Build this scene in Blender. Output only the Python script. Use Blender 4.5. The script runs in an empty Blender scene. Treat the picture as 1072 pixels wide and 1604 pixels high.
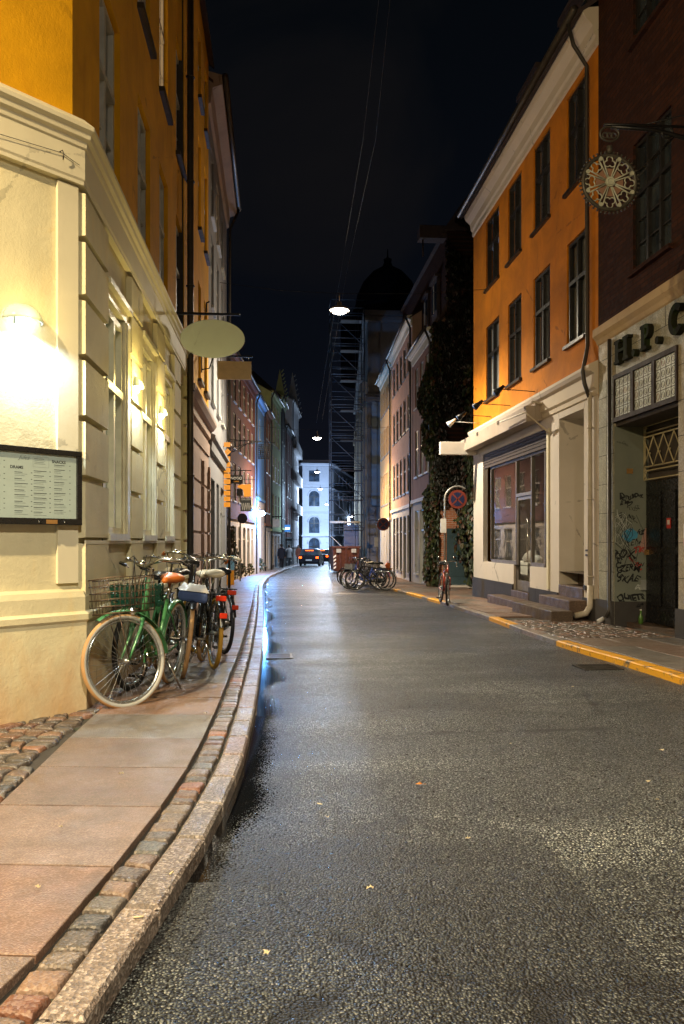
import bpy, math, random
from mathutils import Vector, Matrix
random.seed(7)
SC = bpy.context.scene
COL = SC.collection
PI = math.pi
F = 1248.0
YAW = math.atan(101 / F); CY, SY = math.cos(YAW), math.sin(YAW)
CAMZ = 1.2

# ---------------------------------------------------------------- measuring helpers
def rdir(px):
    u = (px - 536) / F
    return (SY + u * CY, CY - u * SY)
def zat(py, t):
    return CAMZ + (847 - py) / F * t
def depth(x, y):
    return x * SY + y * CY
def gz(y):
    if y < 5.8: return 0.0
    if y < 30: return -.019 * (y - 5.8)
    return -.46 - .012 * (min(y, 190) - 30)
def lerp_tab(tab, y):
    if y <= tab[0][1]: 
        (x0, y0), (x1, y1) = tab[0], tab[1]
        return x0 + (x1 - x0) * (y - y0) / (y1 - y0)
    for (x0, y0), (x1, y1) in zip(tab, tab[1:]):
        if y <= y1: return x0 + (x1 - x0) * (y - y0) / (y1 - y0)
    (x0, y0), (x1, y1) = tab[-2], tab[-1]
    return x1 + (x1 - x0) / (y1 - y0) * (y - y1)

class Fr:
    """a facade frame: s along A->B, n outward (side=-1 left side of the street, +1 right side), z up"""
    def __init__(s, A, B, side):
        s.A = A; s.B = B; dx, dy = B[0] - A[0], B[1] - A[1]
        s.L = math.hypot(dx, dy); s.u = (dx / s.L, dy / s.L)
        s.n = (-s.u[1] * side, s.u[0] * side)
    def pt(s, a, n, z):
        return (s.A[0] + s.u[0] * a + s.n[0] * n, s.A[1] + s.u[1] * a + s.n[1] * n, z)
    def s(s, px):
        dx, dy = rdir(px); ax, ay = s.A; ux, uy = s.u
        return (ax * dy - ay * dx) / (uy * dx - ux * dy)
    def z(s, px, py):
        a = s.s(px); x, y, _ = s.pt(a, 0, 0)
        return zat(py, depth(x, y))

class MB:
    def __init__(s): s.v = []; s.f = []; s.mi = []; s.M = None; s.sm = []
    def add(s, vs, fs, m=0, smooth=False):
        b = len(s.v)
        if s.M is not None: vs = [tuple(s.M @ Vector(p)) for p in vs]
        s.v += [tuple(p) for p in vs]
        for f in fs:
            s.f.append(tuple(i + b for i in f)); s.mi.append(m); s.sm.append(smooth)
        return s
    def quad(s, a, b, c, d, m=0): return s.add([a, b, c, d], [(0, 1, 2, 3)], m)
    def hexa(s, p, m=0):
        return s.add(p, [(0, 3, 2, 1), (4, 5, 6, 7), (0, 1, 5, 4), (1, 2, 6, 5), (2, 3, 7, 6), (3, 0, 4, 7)], m)
    def box(s, x0, x1, y0, y1, z0, z1, m=0):
        return s.hexa([(x0, y0, z0), (x1, y0, z0), (x1, y1, z0), (x0, y1, z0), (x0, y0, z1), (x1, y0, z1), (x1, y1, z1), (x0, y1, z1)], m)
    def bx(s, fr, a0, a1, n0, n1, z0, z1, m=0):
        q = [fr.pt(a0, n0, z0), fr.pt(a1, n0, z0), fr.pt(a1, n1, z0), fr.pt(a0, n1, z0), fr.pt(a0, n0, z1), fr.pt(a1, n0, z1), fr.pt(a1, n1, z1), fr.pt(a0, n1, z1)]
        return s.hexa(q, m)
    def fq(s, fr, a0, a1, z0, z1, n, m=0):
        return s.quad(fr.pt(a0, n, z0), fr.pt(a1, n, z0), fr.pt(a1, n, z1), fr.pt(a0, n, z1), m)
    def tube(s, pts, r, k=8, m=0, smooth=True, cap=True):
        pts = [Vector(p) for p in pts]; n = len(pts)
        rs = r if isinstance(r, (list, tuple)) else [r] * n
        vs = []; fs = []; prev = None
        for i, p in enumerate(pts):
            d = (pts[min(i + 1, n - 1)] - pts[max(i - 1, 0)]).normalized()
            if prev is None:
                up = Vector((0, 0, 1)) if abs(d.z) < .95 else Vector((1, 0, 0))
                a = d.cross(up).normalized()
            else:
                a = (prev - d * prev.dot(d)).normalized()
            prev = a; b = d.cross(a)
            for j in range(k):
                t = 2 * PI * j / k
                vs.append(p + (a * math.cos(t) + b * math.sin(t)) * rs[i])
        for i in range(n - 1):
            for j in range(k):
                fs.append((i * k + j, i * k + (j + 1) % k, (i + 1) * k + (j + 1) % k, (i + 1) * k + j))
        if cap:
            fs.append(tuple(range(k))[::-1]); fs.append(tuple((n - 1) * k + j for j in range(k)))
        return s.add(vs, fs, m, smooth)
    def torus(s, c, R, r, k=40, l=8, m=0, axis='y', a0=0, a1=2 * PI, sx=1):
        vs = []; fs = []; full = abs(a1 - a0 - 2 * PI) < 1e-6; kk = k if full else k + 1
        for i in range(kk):
            t = a0 + (a1 - a0) * i / k
            for j in range(l):
                q = 2 * PI * j / l; rr = R + r * math.cos(q); h = r * sx * math.sin(q)
                x, z = rr * math.cos(t), rr * math.sin(t)
                if axis == 'y': vs.append((c[0] + x, c[1] + h, c[2] + z))
                elif axis == 'z': vs.append((c[0] + x, c[1] + z, c[2] + h))
                else: vs.append((c[0] + h, c[1] + x, c[2] + z))
        for i in range(k):
            for j in range(l):
                i2 = (i + 1) % kk
                fs.append((i * l + j, i2 * l + j, i2 * l + (j + 1) % l, i * l + (j + 1) % l))
        return s.add(vs, fs, m, True)
    def disc(s, c, r, h, k=24, m=0, axis='y', ry=None, smooth=False):
        ry = ry or r; vs = []
        for e in (-h / 2, h / 2):
            for j in range(k):
                t = 2 * PI * j / k; x, z = r * math.cos(t), ry * math.sin(t)
                if axis == 'y': vs.append((c[0] + x, c[1] + e, c[2] + z))
                elif axis == 'z': vs.append((c[0] + x, c[1] + z, c[2] + e))
                else: vs.append((c[0] + e, c[1] + x, c[2] + z))
        fs = [tuple(range(k))[::-1], tuple(range(k, 2 * k))] + [(j, (j + 1) % k, k + (j + 1) % k, k + j) for j in range(k)]
        return s.add(vs, fs, m, smooth)
    def lathe(s, c, prof, k=24, m=0):
        vs = []; fs = []; n = len(prof)
        for r, z in prof:
            for j in range(k):
                t = 2 * PI * j / k; vs.append((c[0] + r * math.cos(t), c[1] + r * math.sin(t), c[2] + z))
        for i in range(n - 1):
            for j in range(k): fs.append((i * k + j, i * k + (j + 1) % k, (i + 1) * k + (j + 1) % k, (i + 1) * k + j))
        return s.add(vs, fs, m, True)
    def prism(s, poly, fn, d0, d1, m=0):
        """poly 2D points, fn(a,b,d)->3D"""
        n = len(poly); vs = [fn(a, b, d0) for a, b in poly] + [fn(a, b, d1) for a, b in poly]
        fs = [tuple(range(n)), tuple(range(n, 2 * n))[::-1]] + [(j, (j + 1) % n, n + (j + 1) % n, n + j) for j in range(n)]
        return s.add(vs, fs, m)
    def wall(s, fr, a0, a1, z0, z1, holes=(), dep=.18, m=0, n=0, mr=None):
        """front skin with real openings and reveals"""
        S = sorted({a0, a1, *[h[0] for h in holes], *[h[1] for h in holes]}); Z = sorted({z0, z1, *[h[2] for h in holes], *[h[3] for h in holes]})
        S = [x for x in S if a0 <= x <= a1]; Z = [x for x in Z if z0 <= x <= z1]
        for p, q in zip(S, S[1:]):
            for r, t in zip(Z, Z[1:]):
                cs, cz = (p + q) / 2, (r + t) / 2
                if any(h[0] < cs < h[1] and h[2] < cz < h[3] for h in holes): continue
                s.fq(fr, p, q, r, t, n, m)
        mr = m if mr is None else mr
        for h in holes:
            p, q, r, t = h[:4]; d = h[4] if len(h) > 4 else dep
            P = lambda a, nn, z: fr.pt(a, nn, z)
            s.quad(P(p, n, r), P(p, n - d, r), P(p, n - d, t), P(p, n, t), mr); s.quad(P(q, n, r), P(q, n - d, r), P(q, n - d, t), P(q, n, t), mr)
            s.quad(P(p, n, r), P(q, n, r), P(q, n - d, r), P(p, n - d, r), mr); s.quad(P(p, n, t), P(q, n, t), P(q, n - d, t), P(p, n - d, t), mr)
        return s
    def sweep(s, path, prof, side, m=0, cap=True):
        """mitred moulding: path 2D points, prof [(n,z)] outward"""
        n = len(path); cols = []
        for i in range(n):
            def nr(p, q):
                d = math.hypot(q[0] - p[0], q[1] - p[1]); return (-(q[1] - p[1]) / d * side, (q[0] - p[0]) / d * side)
            if i == 0: nn = nr(path[0], path[1]); k = 1
            elif i == n - 1: nn = nr(path[-2], path[-1]); k = 1
            else:
                a = nr(path[i - 1], path[i]); b = nr(path[i], path[i + 1]); nn = (a[0] + b[0], a[1] + b[1])
                l = math.hypot(*nn); nn = (nn[0] / l, nn[1] / l); k = 1 / max(.3, nn[0] * a[0] + nn[1] * a[1])
            cols.append([(path[i][0] + nn[0] * k * o, path[i][1] + nn[1] * k * o, z) for o, z in prof])
        P = len(prof); vs = [p for c in cols for p in c]
        fs = [(i * P + j, (i + 1) * P + j, (i + 1) * P + j + 1, i * P + j + 1) for i in range(n - 1) for j in range(P - 1)]
        if cap: fs += [tuple(range(P)), tuple((n - 1) * P + j for j in range(P))]
        return s.add(vs, fs, m)
    def text(s, txt, size, fn, d0, d1, m=0, italic=0, spacing=1, bold=0):
        cu = bpy.data.curves.new('t', 'FONT'); cu.body = txt; cu.size = size; cu.shear = italic; cu.space_character = spacing; cu.offset = bold
        cu.align_x = 'CENTER'; cu.align_y = 'CENTER'; cu.fill_mode = 'FRONT'; cu.resolution_u = 3
        o = bpy.data.objects.new('t', cu); COL.objects.link(o)
        me = bpy.data.meshes.new_from_object(o.evaluated_get(bpy.context.evaluated_depsgraph_get()))
        V = [tuple(v.co) for v in me.vertices]; n = len(V)
        Fc = [tuple(p.vertices) for p in me.polygons]
        from collections import Counter
        ed = Counter()
        for f in Fc:
            for i in range(len(f)):
                a, b = f[i], f[(i + 1) % len(f)]; ed[(min(a, b), max(a, b))] += 1
        vs = [fn(v[0], v[1], d1) for v in V] + [fn(v[0], v[1], d0) for v in V]
        s.add(vs, Fc + [(a, b, b + n, a + n) for (a, b), c in ed.items() if c == 1], m)
        bpy.data.objects.remove(o); bpy.data.meshes.remove(me); bpy.data.curves.remove(cu)
        return s
    def build(s, name, mats, parent=None, bevel=0, label=None, recalc=True, seg=2):
        if not isinstance(mats, (list, tuple)): mats = [mats]
        me = bpy.data.meshes.new(name); me.from_pydata(s.v, [], s.f); 
        for mt in mats: me.materials.append(mt)
        me.polygons.foreach_set('material_index', s.mi); me.polygons.foreach_set('use_smooth', s.sm); me.update()
        if recalc:
            import bmesh
            b = bmesh.new(); b.from_mesh(me); bmesh.ops.recalc_face_normals(b, faces=b.faces); b.to_mesh(me); b.free()
        o = bpy.data.objects.new(name, me); COL.objects.link(o)
        if parent is not None:
            o.parent = parent
            if getattr(parent, 'type', '') and parent.get('world_parts'):
                o.matrix_parent_inverse = parent.matrix_basis.inverted()
        if bevel:
            md = o.modifiers.new('b', 'BEVEL'); md.width = bevel; md.segments = seg; md.limit_method = 'ANGLE'; md.angle_limit = .6
        if label: o['label'] = label
        return o

def thing(name, label, cat, loc=(0, 0, 0), group=None, world=True, rot=None):
    o = bpy.data.objects.new(name, None); COL.objects.link(o); o.location = loc; o.empty_display_size = .2
    if rot: o.rotation_euler = rot
    o['label'] = label; o['category'] = cat
    if group: o['group'] = group
    if world: o['world_parts'] = 1
    return o
def tag(o, label, cat, group=None):
    o['label'] = label; o['category'] = cat
    if group: o['group'] = group
    return o
def struct(o, kind='structure'):
    o['kind'] = kind; return o

# ---------------------------------------------------------------- materials
class NT:
    def __init__(s, name):
        s.m = bpy.data.materials.new(name); s.m.use_nodes = True; s.t = s.m.node_tree; s.n = s.t.nodes; s.l = s.t.links
        s.b = s.n['Principled BSDF']; s.out = s.n['Material Output']
        s.co = s.n.new('ShaderNodeTexCoord').outputs['Object']
    def set(s, sock, v):
        if hasattr(v, 'links') or hasattr(v, 'is_linked'): s.l.new(v, sock)
        else: sock.default_value = v
    def mapv(s, scale=(1, 1, 1), rot=(0, 0, 0), src=None):
        n = s.n.new('ShaderNodeMapping'); s.l.new(src or s.co, n.inputs[0]); n.inputs['Scale'].default_value = scale; n.inputs['Rotation'].default_value = rot
        return n.outputs[0]
    def noise(s, scale, detail=4, rough=.55, vec=None, dist=0, col=False):
        n = s.n.new('ShaderNodeTexNoise'); s.l.new(vec or s.co, n.inputs['Vector']); n.inputs['Scale'].default_value = scale
        n.inputs['Detail'].default_value = detail; n.inputs['Roughness'].default_value = rough; n.inputs['Distortion'].default_value = dist
        return n.outputs['Color' if col else 'Fac']
    def vor(s, scale, vec=None, feature='F1', out='Distance', rnd=1):
        n = s.n.new('ShaderNodeTexVoronoi'); s.l.new(vec or s.co, n.inputs['Vector']); n.feature = feature; n.inputs['Scale'].default_value = scale
        n.inputs['Randomness'].default_value = rnd
        return n.outputs[out]
    def ramp(s, fac, stops):
        n = s.n.new('ShaderNodeValToRGB'); s.l.new(fac, n.inputs[0]); e = n.color_ramp.elements
        while len(e) < len(stops): e.new(.5)
        for k, (p, c) in zip(e, stops): k.position = p; k.color = (*c, 1) if len(c) == 3 else c
        return n.outputs[0]
    def rng(s, fac, a, b, c, d):
        n = s.n.new('ShaderNodeMapRange'); s.l.new(fac, n.inputs[0])
        for i, v in zip((1, 2, 3, 4), (a, b, c, d)): n.inputs[i].default_value = v
        return n.outputs[0]
    def mix(s, fac, a, b, mode='MIX'):
        n = s.n.new('ShaderNodeMix'); n.data_type = 'RGBA'; n.blend_type = mode
        s.set(n.inputs[0], fac)
        for i, v in ((6, a), (7, b)):
            if hasattr(v, 'is_linked'): s.l.new(v, n.inputs[i])
            else: n.inputs[i].default_value = (*v, 1) if len(v) == 3 else v
        return n.outputs[2]
    def math(s, op, a, b=None, clamp=False):
        n = s.n.new('ShaderNodeMath'); n.operation = op; n.use_clamp = clamp; s.set(n.inputs[0], a)
        if b is not None: s.set(n.inputs[1], b)
        return n.outputs[0]
    def bump(s, h, strength=.3, dist=.01, prev=None):
        n = s.n.new('ShaderNodeBump'); s.l.new(h, n.inputs['Height']); n.inputs['Strength'].default_value = strength; n.inputs['Distance'].default_value = dist
        if prev is not None: s.l.new(prev, n.inputs['Normal'])
        return n.outputs[0]
    def fin(s, col=None, rough=None, normal=None, metal=None, spec=None, emit=None, estr=None, coat=None):
        b = s.b.inputs
        if col is not None: s.set(b['Base Color'], (*col, 1) if isinstance(col, tuple) and len(col) == 3 else col)
        if rough is not None: s.set(b['Roughness'], rough)
        if normal is not None: s.l.new(normal, b['Normal'])
        if metal is not None: s.set(b['Metallic'], metal)
        if spec is not None: s.set(b['Specular IOR Level'], spec)
        if coat is not None: s.set(b['Coat Weight'], coat)
        if emit is not None: b['Emission Color'].default_value = (*emit, 1); b['Emission Strength'].default_value = estr
        return s.m

def c255(r, g, b):
    f = lambda v: (v / 255 / 12.92) if v / 255 <= .04045 else ((v / 255 + .055) / 1.055) ** 2.4
    return (f(r), f(g), f(b))
def dk(c, k): return tuple(x * k for x in c)

def plaster(name, col, var=.25, rough=.8, dirt=(.25, .2, .15), dirtamt=.35, bump=.25, splash=None, spec=.22):
    t = NT(name)
    n1 = t.noise(1.3, 6, .6, dist=.6); n2 = t.noise(5.5, 5, .6, vec=t.mapv((1, 1, .22)))
    c = t.mix(t.rng(n1, .3, .7, 0, 1), dk(col, 1 - var), dk(col, 1 + var * .4))
    c = t.mix(t.rng(n2, .55, .85, 0, dirtamt), c, tuple(a * b * 2 for a, b in zip(col, dirt)))
    n3 = t.noise(2.4, 7, .68, vec=t.mapv((1, 1, .5)), dist=1.2)
    c = t.mix(t.rng(n3, .60, .68, 0, dirtamt * .7), c, tuple(a * b * 2.2 for a, b in zip(col, dirt)))
    cr = t.vor(.75, vec=t.mapv((1, 1, .8), src=None), feature='DISTANCE_TO_EDGE')
    dn = t.noise(5, 5, .7); ck = t.math('MULTIPLY', t.rng(t.math('ADD', cr, t.math('MULTIPLY', t.math('SUBTRACT', dn, .5), .12)), .0, .004, 1, 0), t.rng(t.noise(.9, 2), .5, .6, 0, 1))
    c = t.mix(t.math('MULTIPLY', ck, .6), c, dk(col, .3))
    if splash:
        z = t.n.new('ShaderNodeSeparateXYZ'); t.l.new(t.co, z.inputs[0])
        sm = t.rng(t.math('SUBTRACT', t.math('MULTIPLY', t.noise(2.2, 6, .7, vec=t.mapv((1, 1, .6))), 1.5), z.outputs[2]), .30, .75, 0, splash[1])
        c = t.mix(sm, c, splash[0])
    fine = t.noise(45, 5, .7); mid = t.noise(6, 3, .5)
    nb = t.bump(t.math('ADD', fine, t.math('MULTIPLY', mid, 1.5)), bump, .012)
    return t.fin(c, rough, nb, spec=spec)
def brick(name, c1, c2, mortar, axis='y', bump=.6, w=.24, h=.075):
    t = NT(name)
    sx = t.n.new('ShaderNodeSeparateXYZ'); t.l.new(t.co, sx.inputs[0]); cb = t.n.new('ShaderNodeCombineXYZ')
    t.l.new(sx.outputs[1 if axis == 'y' else 0], cb.inputs[0]); t.l.new(sx.outputs[2], cb.inputs[1])
    n = t.n.new('ShaderNodeTexBrick'); t.l.new(cb.outputs[0], n.inputs['Vector']); n.inputs['Scale'].default_value = 1
    n.inputs['Brick Width'].default_value = w; n.inputs['Row Height'].default_value = h; n.inputs['Mortar Size'].default_value = .008; n.inputs['Mortar Smooth'].default_value = .3
    n.inputs['Color1'].default_value = (*c1, 1); n.inputs['Color2'].default_value = (*c2, 1); n.inputs['Mortar'].default_value = (*mortar, 1); n.inputs['Bias'].default_value = 0
    c = t.mix(t.rng(t.noise(3, 5), .35, .7, 0, .6), n.outputs[0], dk(c1, .45)); 
    c = t.mix(t.rng(t.noise(22, 2), .66, .8, 0, .5), c, dk(c2, 1.7))
    nb = t.bump(t.math('ADD', t.math('MULTIPLY', n.outputs['Fac'], -1), t.math('MULTIPLY', t.noise(40, 4), .3)), bump, .006)
    return t.fin(c, t.rng(t.noise(15, 3), .3, .7, .75, .95), nb, spec=.12)
def paint(name, col, rough=.45, metal=0, bump=.05, var=.15, spec=.4):
    t = NT(name)
    c = t.mix(t.rng(t.noise(6, 5), .3, .7, 0, 1), dk(col, 1 - var), dk(col, 1 + var))
    return t.fin(c, t.rng(t.noise(14, 4), .3, .7, max(.05, rough - .1), rough + .12), t.bump(t.noise(60, 3), bump, .004), metal, spec)
def emis(name, col, st):
    t = NT(name); return t.fin((.02, .02, .02), .5, emit=col, estr=st)
def glass(name, tint=(.85, .9, .9), refl=.05, k=.8):
    t = NT(name); t.n.remove(t.b)
    tr = t.n.new('ShaderNodeBsdfTransparent'); tr.inputs[0].default_value = (*tint, 1)
    gl = t.n.new('ShaderNodeBsdfGlossy'); gl.inputs['Roughness'].default_value = .02; gl.inputs[0].default_value = (.95, .97, 1, 1)
    fr = t.n.new('ShaderNodeFresnel'); fr.inputs[0].default_value = 1.5
    f = t.math('ADD', t.math('MULTIPLY', fr.outputs[0], k), refl, True)
    t.l.new(t.bump(t.noise(2.2, 2), .08, .02), gl.inputs['Normal'])
    mx = t.n.new('ShaderNodeMixShader'); t.l.new(f, mx.inputs[0]); t.l.new(tr.outputs[0], mx.inputs[1]); t.l.new(gl.outputs[0], mx.inputs[2]); t.l.new(mx.outputs[0], t.out.inputs[0])
    return t.m
def darkpane(name, col=(.02, .025, .03), rough=.08):
    t = NT(name)
    c = t.mix(t.rng(t.noise(1.7, 3), .4, .6, 0, 1), col, dk(col, 2.2))
    return t.fin(c, rough, t.bump(t.noise(2.5, 2), .1, .02), spec=.7)

def stone_mat(name, ca, cb, rough=(.35, .7), speck=.5, scale=1.0, bump=.5, wet=0, hues=None, hk=.55):
    t = NT(name)
    isl = t.n.new('ShaderNodeNewGeometry').outputs['Random Per Island']
    base = t.mix(isl, ca, cb)
    hue = t.ramp(t.math('FRACT', t.math('MULTIPLY', isl, 7.31)), hues or [(0, (1.25, .72, .5)), (.35, (1.05, .92, .8)), (.6, (.8, .9, .95)), (.8, (1.2, .95, .75)), (1, (.7, .75, .75))])
    base = t.mix(hk, base, t.mix(1, base, hue, 'MULTIPLY'))
    sp = t.vor(130 * scale, out='Color'); spv = t.math('MULTIPLY', t.n.new('ShaderNodeSeparateColor').outputs[0], 1)
    sc = [n for n in t.n if n.bl_idname == 'ShaderNodeSeparateColor'][-1]; t.l.new(sp, sc.inputs[0])
    c = t.mix(t.rng(sc.outputs[0], 0, 1, 0, speck), base, t.mix(t.rng(sc.outputs[1], .6, .62, 0, 1), dk(ca, .25), dk(cb, 2.3)))
    c = t.mix(t.rng(t.noise(3.5, 5), .45, .75, 0, .5), c, dk(ca, .45))
    c = t.mix(t.rng(t.vor(5.5, out='Distance'), .045, .06, .75, 0), c, dk(ca, .3))
    c = t.mix(t.rng(t.noise(1.1, 6, .7, dist=1), .55, .7, 0, .55), c, dk(ca, .5))
    h = t.math('ADD', t.math('MULTIPLY', t.vor(130 * scale), .6), t.noise(28 * scale, 6, .7))
    nb = t.bump(h, bump, .01)
    r = t.rng(t.noise(6, 4), .35, .65, rough[0], rough[1])
    return t.fin(c, r, nb, spec=.5)
# ================================================================ GROUND
KOUT = [(-3.6, -1.6), (-2.2, -.75), (-1.25, .3), (-.72, 1.3), (-.46, 2.11), (-.39, 2.62), (-.32, 3.04), (-.265, 3.5), (-.22, 4.0), (-.185, 4.6), (-.16, 5.9), (-.17, 9.35), (-.22, 13), (-.3, 17.4), (-.45, 24), (-.56, 30.2), (-.5, 38), (-.25, 44), (.04, 48), (.6, 56), (1.2, 64), (1.9, 72), (2.9, 83), (4, 95), (5.3, 108)]
KR = [(3.6, -6), (3.6, 6.8), (3.62, 8), (3.56, 9.5), (3.62, 11.7), (3.76, 13.7), (3.88, 18.2), (3.86, 21.5), (3.8, 26.2), (3.45, 28.5), (3.0, 30.5), (2.9, 33), (3.1, 38), (3.45, 46), (4.3, 56), (5.6, 70), (7.5, 84), (12, 100), (20, 112)]
RD = -.072
def roadz(y): return gz(y) + RD

def curve_pts(tab, y0, y1, step):
    """points at even spacing along the kerb polyline between y0,y1, with normals to the left"""
    pts = [Vector((x, y)) for x, y in tab]; out = []; acc = 0
    for a, b in zip(pts, pts[1:]):
        L = (b - a).length
        while acc <= L:
            p = a + (b - a) * (acc / L)
            if y0 <= p.y <= y1: out.append(p)
            st = step(p.y) if callable(step) else step
            acc += st
        acc -= L
    res = []
    for i, p in enumerate(out):
        d = (out[min(i + 1, len(out) - 1)] - out[max(i - 1, 0)]).normalized()
        res.append((p, Vector((-d.y, d.x)), d))
    return res
def stone(mb, q, top=0.0, h=.1, N=5, gap=.006, rnd=.012, rough=.003, m=0, pw=6, tilt=.0, base=gz, ea=None, eb=None):
    if ea: return flat_stone(mb, q, top, h, gap, rnd, rough, m, tilt, base, ea, eb)
    c = [Vector(p) for p in q]; ce = sum(c, Vector((0, 0))) / 4
    c = [p + (ce - p).normalized() * gap * 1.4 for p in c]
    vs = []; dz = random.uniform(-1, 1) * rough; tx, ty = random.uniform(-tilt, tilt), random.uniform(-tilt, tilt)
    for i in range(N + 1):
        for j in range(N + 1):
            a, b = i / N, j / N
            # push samples to the edge so the rounding is crisp
            a = .5 - .5 * math.cos(PI * a) if N > 2 else a; b = .5 - .5 * math.cos(PI * b) if N > 2 else b
            p = c[0] * (1 - a) * (1 - b) + c[1] * a * (1 - b) + c[2] * a * b + c[3] * (1 - a) * b
            u, v = abs(2 * a - 1), abs(2 * b - 1)
            e = max(u, v); z = -rnd * (u ** pw + v ** pw)
            edge = i in (0, N) or j in (0, N)
            if not edge: z += random.uniform(-1, 1) * rough
            else: p = p + Vector((random.uniform(-1, 1), random.uniform(-1, 1))) * rough * .8
            vs.append((p.x, p.y, base(p.y) + top + dz + z + tx * (a - .5) + ty * (b - .5)))
    fs = [(i * (N + 1) + j, (i + 1) * (N + 1) + j, (i + 1) * (N + 1) + j + 1, i * (N + 1) + j + 1) for i in range(N) for j in range(N)]
    ring = [(i * (N + 1)) for i in range(N + 1)] + [N * (N + 1) + j for j in range(1, N + 1)] + [(N - i) * (N + 1) + N for i in range(1, N + 1)] + [N - j for j in range(1, N)]
    b0 = len(vs)
    for k in ring: x, y, z = vs[k]; vs.append((x, y, z - h))
    n = len(ring)
    fs += [(ring[k], ring[(k + 1) % n], b0 + (k + 1) % n, b0 + k) for k in range(n)]
    mb.add(vs, fs, m, True)

def flat_stone(mb, q, top, h, gap, rnd, rough, m, tilt, base, ea, eb):
    """dressed stone: flat top, narrow rounded arris (ea, eb = arris width as a share of each side)"""
    c = [Vector(p) for p in q]; ce = sum(c, Vector((0, 0))) / 4
    c = [p + (ce - p).normalized() * gap * 1.4 for p in c]
    A = [0, ea, .2, .4, .6, .8, 1 - ea, 1]; Bv = [0, eb, .33, .66, 1 - eb, 1]; vs = []
    dz = random.uniform(-1, 1) * rough; tx, ty = random.uniform(-tilt, tilt), random.uniform(-tilt, tilt)
    for i, a in enumerate(A):
        for j, b in enumerate(Bv):
            p = c[0] * (1 - a) * (1 - b) + c[1] * a * (1 - b) + c[2] * a * b + c[3] * (1 - a) * b
            e = i in (0, 7) or j in (0, 5)
            z = -rnd if e else random.uniform(-1, 1) * rough
            if e: p = p + Vector((random.uniform(-1, 1), random.uniform(-1, 1))) * rough
            vs.append((p.x, p.y, base(p.y) + top + dz + z + tx * (a - .5) + ty * (b - .5)))
    w = 6; fs = [(i * w + j, (i + 1) * w + j, (i + 1) * w + j + 1, i * w + j + 1) for i in range(7) for j in range(5)]
    ring = [i * w for i in range(8)] + [7 * w + j for j in range(1, 6)] + [(7 - i) * w + 5 for i in range(1, 8)] + [5 - j for j in range(1, 5)]
    b0 = len(vs)
    for k in ring: x, y, z = vs[k]; vs.append((x, y, z - h))
    n = len(ring); fs += [(ring[k], ring[(k + 1) % n], b0 + (k + 1) % n, b0 + k) for k in range(n)]
    mb.add(vs, fs, m, False)
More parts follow.
